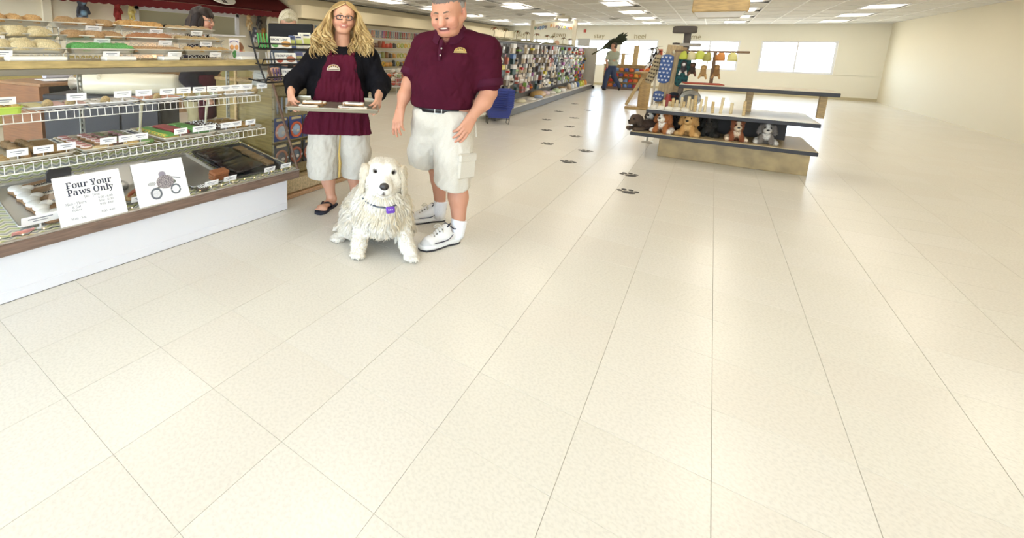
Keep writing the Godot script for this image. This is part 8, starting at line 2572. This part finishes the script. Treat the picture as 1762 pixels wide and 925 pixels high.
func display_table():
	var D := thing("display_table", "wooden display with black-edged shelves at the right of the aisle", "display table", T(Vector3(0, 0, -7.2)))
	var s := S()
	bevel(s, Vector3(0.28, 0.135, -0.78), Vector3(1.48, 0.27, 0.98), 0.006)
	obj("base", s, wood(H("b79a62"), H("c9ad76"), 0.45, Vector3(1, 1, 1)), D)
	for q in [["lower_shelf", 0.31, -0.78, 0.0, 1.82], ["upper_shelf", 0.628, -0.63, -0.02, 1.65]]:
		s = S()
		bevel(s, Vector3(q[2] + q[4] / 2, q[1], -0.62 + q[3]), Vector3(q[4], 0.045, 1.24), 0.004)
		obj(q[0], s, mat(H("262428"), 0.5), D)
		s = S()
		bevel(s, Vector3(q[2] + q[4] / 2, q[1] + 0.026, -0.62 + q[3]), Vector3(q[4] - 0.01, 0.010, 1.23), 0.003)
		obj("shelf_top", s, mat(H("c9b48c"), 0.5) if q[1] < 0.5 else mat(H("e9e4d8"), 0.4), D)
	s = S()
	bevel(s, Vector3(0.22, 0.475, -0.96), Vector3(1.20, 0.29, 0.50), 0.005)
	obj("riser", s, mat(H("35302e"), 0.6), D)
	s = S()
	bevel(s, Vector3(0.42, 0.965, -0.62), Vector3(1.50, 0.045, 0.60), 0.004)
	obj("top_shelf", s, mat(H("262428"), 0.5), D)
	s = S()
	bevel(s, Vector3(0.42, 0.992, -0.62), Vector3(1.49, 0.010, 0.59), 0.003)
	obj("shelf_top", s, mat(H("d7ccb4"), 0.5), D)
	for q in [[-0.16, -0.78], [0.42, -0.78], [1.1, -0.78]]:
		s = S()
		bevel(s, Vector3(q[0], 0.80, q[1]), Vector3(0.07, 0.30, 0.07), 0.006)
		obj("upright", s, M.oak, D)
	s = S()
	bevel(s, Vector3(0, 0.006, 0), Vector3(0.42, 0.012, 0.34), 0.004)
	tag(obj("red_mat", s, cloth(H("a8503f"), 0.9), null, T(Vector3(-0.09, 0.998, -7.78), 0.15)), "red woven mat lying on the top display shelf", "mat")
	# the plush dogs
	var y := 0.343
	pup("dark brown plush puppy lying at the left corner of the display shelf", T(Vector3(-0.655, y, -7.40), -0.75).scaled_local(Vector3.ONE * 1.17), H("4a3a30"), H("5a4a3c"), true)
	pup("black and white plush puppy peering from behind the brown one", T(Vector3(-0.55, y, -7.62), -0.5).scaled_local(Vector3.ONE * 1.17), H("3a322e"), H("efe9de"))
	pup("brown and white beagle plush sitting between the dark and golden ones", T(Vector3(-0.42, y, -7.38), -0.35).scaled_local(Vector3.ONE * 1.17), H("a8683a"), H("f3eee4"))
	pup("curly golden plush dog sitting at the front of the shelf", T(Vector3(-0.155, y, -7.38), -0.15).scaled_local(Vector3.ONE * 1.17), H("c09256"), H("cfa86e"))
	pup("black plush puppy in the shadow behind the beagle", T(Vector3(-0.30, y, -7.66), 0.2), H("26221f"), H("332d28"))
	pup("black plush puppy beside the curly golden one", T(Vector3(0.06, y, -7.52), -0.2), H("26221f"), H("3a332d"))
	pup("reddish plush puppy with upright ears at the right of the shelf", T(Vector3(0.32, y, -7.40), 0.1), H("8a4f30"), H("e0cdb0"), false, false)
	pup("grey plush puppy at the right end of the shelf", T(Vector3(0.60, y, -7.42), 0.0), H("77706a"), H("d8d4cc"))
	# little wooden chew posts and blocks on the middle shelf
	var bl := mat(H("e3d2aa"), 0.6)
	for i in 16:
		var q := [[-0.50, 0.07], [-0.455, 0.12], [-0.40, 0.10], [-0.36, 0.155], [-0.315, 0.13], [-0.27, 0.17], [-0.24, 0.12], [-0.20, 0.19], [-0.16, 0.15], [-0.12, 0.21], [-0.07, 0.17], [-0.02, 0.20], [0.06, 0.15], [0.14, 0.20], [0.24, 0.14], [0.36, 0.18]][i] as Array
		s = S()
		bevel(s, Vector3(0, q[1] / 2, 0), Vector3(0.028, q[1], 0.028), 0.005)
		tag(obj("wooden_post", s, bl if i % 3 else M.pine, null, T(Vector3(q[0], 0.660, -7.36 - 0.05 * (i % 3)), 0.3 * i, 0, 0.06 * sin(i * 2.0))), "pale wooden chew post standing on the middle shelf, %s from the left" % ordinal(i), "chew toy", "wooden chew posts on the display")
	for i in 5:
		tag(obj("white_bag", lump(0.10, 0.09, 0.05, 90 + i, 0.3), mat(H("dfd8c8"), 0.35), null, T(Vector3(-0.56 + i * 0.085, 0.660, -7.28))), "small cloudy white bag at the front of the middle shelf, %s from the left" % ORD[i], "bag", "small bags on the display")
	s = S()
	lathe(s, [Vector2(0, 0), Vector2(0.035, 0), Vector2(0.037, 0.07), Vector2(0.018, 0.10), Vector2(0.018, 0.125), Vector2(0, 0.125)], 14)
	tag(obj("red_bottle", s, mat(H("8e2f2a"), 0.3), null, T(Vector3(-0.43, 0.660, -7.55)).scaled_local(Vector3.ONE * 1.5)), "dark red bottle among the wooden posts", "bottle")
	var bw := thing("steel_bowl", "shiny steel pet bowl tilted on the shelf behind the posts", "bowl", T(Vector3(-0.20, 0.77, -7.78), 0.0, 1.1))
	s = S()
	lathe(s, [Vector2(0, 0), Vector2(0.09, 0), Vector2(0.115, 0.06), Vector2(0.125, 0.065), Vector2(0.11, 0.058), Vector2(0.085, 0.008), Vector2(0, 0.008)], 22)
	obj("bowl", s, M.steel, bw)
	# tall board with hanging plush pouches
	var bd := thing("pouch_board", "tall tan board on the display hung with patterned plush pouches", "display board", T(Vector3(-0.53, 0.655, -8.22), 0.0, 0, -0.075))
	s = S()
	bevel(s, Vector3(0, 0.43, 0), Vector3(0.185, 0.86, 0.05), 0.006)
	obj("board", s, wood(H("b99a6c"), H("cbb084"), 0.6, Vector3(8, 1.5, 8)), bd)
	s = S()
	bevel(s, Vector3(0.115, 0.42, -0.02), Vector3(0.06, 0.84, 0.03), 0.005)
	obj("side_board", s, wood(H("a8875a"), H("bb9c70"), 0.6), bd)
	s = S()
	sphere(s, Vector3(0, 0.765, 0.027), Vector3(0.022, 0.028, 0.004), 8, 5)
	obj("emblem", s, mat(H("d9cdb4"), 0.6), bd)
	for q in [["blue plush pouch with white paw prints on the front of the tan board", -0.545, 1.17, -8.165, "5069a0", "e2e6ee", 0.155, 0.42, -0.05], ["leopard spotted plush pouch at the left of the tan board", -0.685, 1.16, -8.20, "b8a684", "4a3f34", 0.10, 0.44, -0.25], ["teal plush pouch with dark pattern at the right of the tan board", -0.335, 1.15, -8.20, "2f5a5c", "1f3a40", 0.15, 0.46, -0.05], ["small blue plush pouch low on the tan board", -0.585, 0.77, -8.14, "54689a", "dfe4ec", 0.13, 0.16, -0.05], ["dark plush pouch low at the right of the tan board", -0.40, 0.76, -8.17, "2e3440", "5a2a2a", 0.12, 0.16, 0.0]]:
		var p := thing("plush_pouch", q[0], "pet toy", T(Vector3(q[1], q[2], q[3]), 0.0, 0, q[8]), "plush pouches on the tan board")
		var w: float = q[6]
		var h: float = q[7]
		var poly := []
		for i in 9: poly.append(Vector2(cos(PI * i / 8.0) * w / 2, h / 2 - w * 0.25 + sin(PI * i / 8.0) * w * 0.25))
		for i in 9: poly.append(Vector2(-cos(PI * i / 8.0) * w / 2, -h / 2 + w * 0.4 - sin(PI * i / 8.0) * w * 0.4))
		s = S()
		pillow(s, poly, 0.035, 0.015)
		obj("body", s, cloth(H(q[4]), 0.95), p)
		s = S()
		var rows := int(h / 0.055)
		for r in rows:
			for c in 3:
				var at := Vector3((c - 1) * w * 0.30 + (w * 0.08 if r % 2 else -w * 0.08), -h / 2 + 0.045 + r * 0.055, 0.036)
				if absf(at.y) > h / 2 - 0.03: continue
				sphere(s, at, Vector3(0.013, 0.011, 0.003), 7, 4)
				for e in [-1, 0, 1]: sphere(s, at + Vector3(e * 0.011, 0.014 - 0.003 * absi(e), 0), Vector3(0.004, 0.005, 0.003), 5, 3)
		obj("print", s, mat(H(q[5]), 0.9), p).set_meta("kind", "stuff")
	# black and white feather teasers at its left
	for i in 6:
		var f := thing("feather_teaser", "black and white feather teaser left of the tan board, %s from the top" % ORD[i], "pet toy", T(Vector3(-0.74 + 0.05 * (i % 2), 1.48 - i * 0.05, -8.42), 0.5 * i), "feather teasers beside the board")
		s = S()
		rod(s, Vector3(0.0, 0, 0), Vector3(0.10, 0.02, -0.10), 0.004, 5)
		obj("wand", s, mat(H("cfcac4"), 0.4), f)
		for k in 2:
			s = S()
			for j in 7: leaf(s, Vector3.ZERO, Vector3(cos(j * 0.9 + k + i), rng.randf_range(-0.8, 0.4), sin(j * 0.9 + k)).normalized(), rng.randf_range(0.09, 0.16), 0.016, 0.5)
			obj("feathers", s, mat(H(["e9e6e2", "2c2a2c"][k]), 0.8), f).set_meta("kind", "stuff")
	s = S()
	lathe(s, [Vector2(0, 0), Vector2(0.05, 0), Vector2(0.045, 0.09), Vector2(0, 0.09)], 12)
	tag(obj("red_cap_jar", s, mat(H("c0563a"), 0.5), null, T(Vector3(-0.68, 1.366, -8.52))), "small red and yellow jar above the feather teasers", "jar")
	var sp := thing("teaser_pole", "slim pale pole holding the feather teasers and jar", "pole", T(Vector3(-0.68, 0, -8.52)))
	s = S()
	rod(s, Vector3(0, 0.01, 0), Vector3(0, 1.365, 0), 0.014, 8)
	obj("shaft", s, mat(H("d0c8b8"), 0.4), sp)
	s = S()
	lathe(s, [Vector2(0, 0), Vector2(0.08, 0), Vector2(0.07, 0.02), Vector2(0.02, 0.03), Vector2(0, 0.03)], 18)
	obj("foot", s, mat(H("bdb5a5"), 0.4), sp)
	# crinkle toys and a teddy at the right, hanging from a rail
	var rl := thing("toy_rail", "dark upright with a rail of hanging toys behind the red mat", "rail", T(Vector3(0.0, 1.0, -7.95)))
	s = S()
	bevel(s, Vector3(0.0, 0.22, 0), Vector3(0.04, 0.44, 0.04), 0.005)
	bevel(s, Vector3(-0.05, 0.43, 0), Vector3(0.80, 0.03, 0.03), 0.005)
	obj("frame", s, mat(H("7a5f44"), 0.6), rl)
	var k := 0
	for q in [[-0.34, 1.325, "yellow green", "b9bf4a"], [-0.25, 1.32, "cream", "d9cfa8"], [-0.16, 1.325, "lime", "c2c85a"], [-0.08, 1.31, "olive", "a8a45a"], [0.06, 1.32, "orange", "d08a4a"], [0.18, 1.32, "pale yellow", "d6cf8a"]]:
		tag(obj("crinkle_toy", lump(0.10, 0.09, 0.11, 100 + k, 0.4), mat(H(q[3]), 0.7), null, T(Vector3(q[0], q[1] - 0.01, -7.90), k)), "%s crinkle toy hanging from the rail behind the red mat" % q[2], "pet toy", "crinkle toys on the rail")
		k += 1
	for q in [[-0.32, 1.20, "black and white", "3a3638", "e6e2dc"], [-0.22, 1.19, "dark brown", "3f332c", "6a4a3a"], [-0.10, 1.16, "tan", "a98a5a", "c9a870"], [0.04, 1.17, "brown", "8a6a44", "b08a58"]]:
		plush("hanging_plush", "%s small plush toy hanging below the crinkle toys" % q[2], "plush toy", T(Vector3(q[0], q[1], -7.88)), "plush toys below the rail", [cap(Vector3(0, -0.03, 0), Vector3(0, 0.02, 0), 0.035, 0.03, {"col": H(q[3])}), ball(Vector3(0, 0.06, 0.01), 0.034, {"col": H(q[3])}), ball(Vector3(0, 0.05, 0.035), 0.016, {"col": H(q[4])}), cap(Vector3(-0.03, -0.05, 0.01), Vector3(-0.04, -0.09, 0.015), 0.014, 0.012, {"col": H(q[4])}), cap(Vector3(0.03, -0.05, 0.01), Vector3(0.04, -0.09, 0.015), 0.014, 0.012, {"col": H(q[4])})], 0.009)
	# cat tree behind
	var ct := thing("cat_tree", "grey carpeted cat tree with a round top perch behind the display", "cat tree", T(Vector3(-0.44, 0, -9.5)))
	var carpet := mat(Color.WHITE, 0.95)
	carpet.albedo_texture = noise_tex(0.2, [[0.0, H("55504e")], [1.0, H("79726e")]], 128)
	tri(carpet, Vector3(5, 5, 5))
	s = S()
	lathe(s, [Vector2(0, 1.735), Vector2(0.15, 1.735), Vector2(0.165, 1.75), Vector2(0.165, 1.83), Vector2(0.15, 1.845), Vector2(0, 1.84)], 24)
	obj("top_perch", s, carpet, ct)
	s = S()
	rod(s, Vector3(0.05, 1.57, 0), Vector3(0.045, 1.735, 0), 0.048, 12)
	rod(s, Vector3(0.05, 0.05, 0), Vector3(0.05, 1.57, 0), 0.045, 12)
	obj("post", s, carpet, ct)
	s = S()
	bevel(s, Vector3(0.10, 1.545, 0), Vector3(0.28, 0.05, 0.26), 0.01)
	obj("middle_perch", s, mat(H("a9a49e"), 0.95), ct)
	s = S()
	lathe(s, [Vector2(0, 1.545), Vector2(0.05, 1.545), Vector2(0.05, 1.575), Vector2(0, 1.58)], 14, T(Vector3(-0.09, 0, 0.05)))
	obj("side_pad", s, carpet, ct)
	s = S()
	bevel(s, Vector3(0.05, 0.025, 0), Vector3(0.5, 0.05, 0.5), 0.01)
	obj("base", s, carpet, ct)
	# tan carton hung high at the right edge
	var hb := thing("hanging_sign_box", "tan wooden box sign hung from the ceiling at the right", "hanging sign", T(Vector3(-0.02, 1.96, -6.5)))
	s = S()
	bevel(s, Vector3(0, 0, 0), Vector3(0.48, 0.24, 0.22), 0.008)
	obj("box", s, M.oak, hb)
	s = S()
	prism(s, [Vector2(-0.22, 0), Vector2(0.22, 0), Vector2(0.18, -0.06), Vector2(-0.18, -0.06)], 0.18, T(Vector3(0, -0.12, -0.09)))
	obj("shade", s, mat(H("bdb8b0"), 0.6), hb)
	s = S()
	for x in [-0.2, 0.2]: rod(s, Vector3(x, 0.12, 0), Vector3(x, 0.64, 0), 0.004, 5)
	obj("cord", s, M.black, hb)

func easel():
	var t := thing("wooden_easel", "pine easel with a slanted brace standing in the aisle beyond the display", "easel", T(Vector3(-1.40, 0, -13.8)))
	var s := S()
	bevel(s, Vector3(0.04, 0.03, 0), Vector3(0.62, 0.06, 0.42), 0.008)
	obj("base_board", s, M.oak, t)
	s = S()
	bevel(s, Vector3(0.10, 0.48, 0), Vector3(0.24, 0.86, 0.06), 0.008)
	obj("upright", s, M.oak, t)
	s = S()
	var a := Vector3(-0.26, 0.08, 0.06)
	var b := Vector3(0.03, 0.80, 0.06)
	bevel(s, Vector3.ZERO, Vector3(0.07, (b - a).length(), 0.06), 0.008, Transform3D(frame_of(b - a), (a + b) / 2))
	obj("brace", s, M.pine, t)
	s = S()
	bevel(s, Vector3(0.04, 0.93, 0), Vector3(0.36, 0.04, 0.34), 0.006)
	obj("top_board", s, M.oak, t)
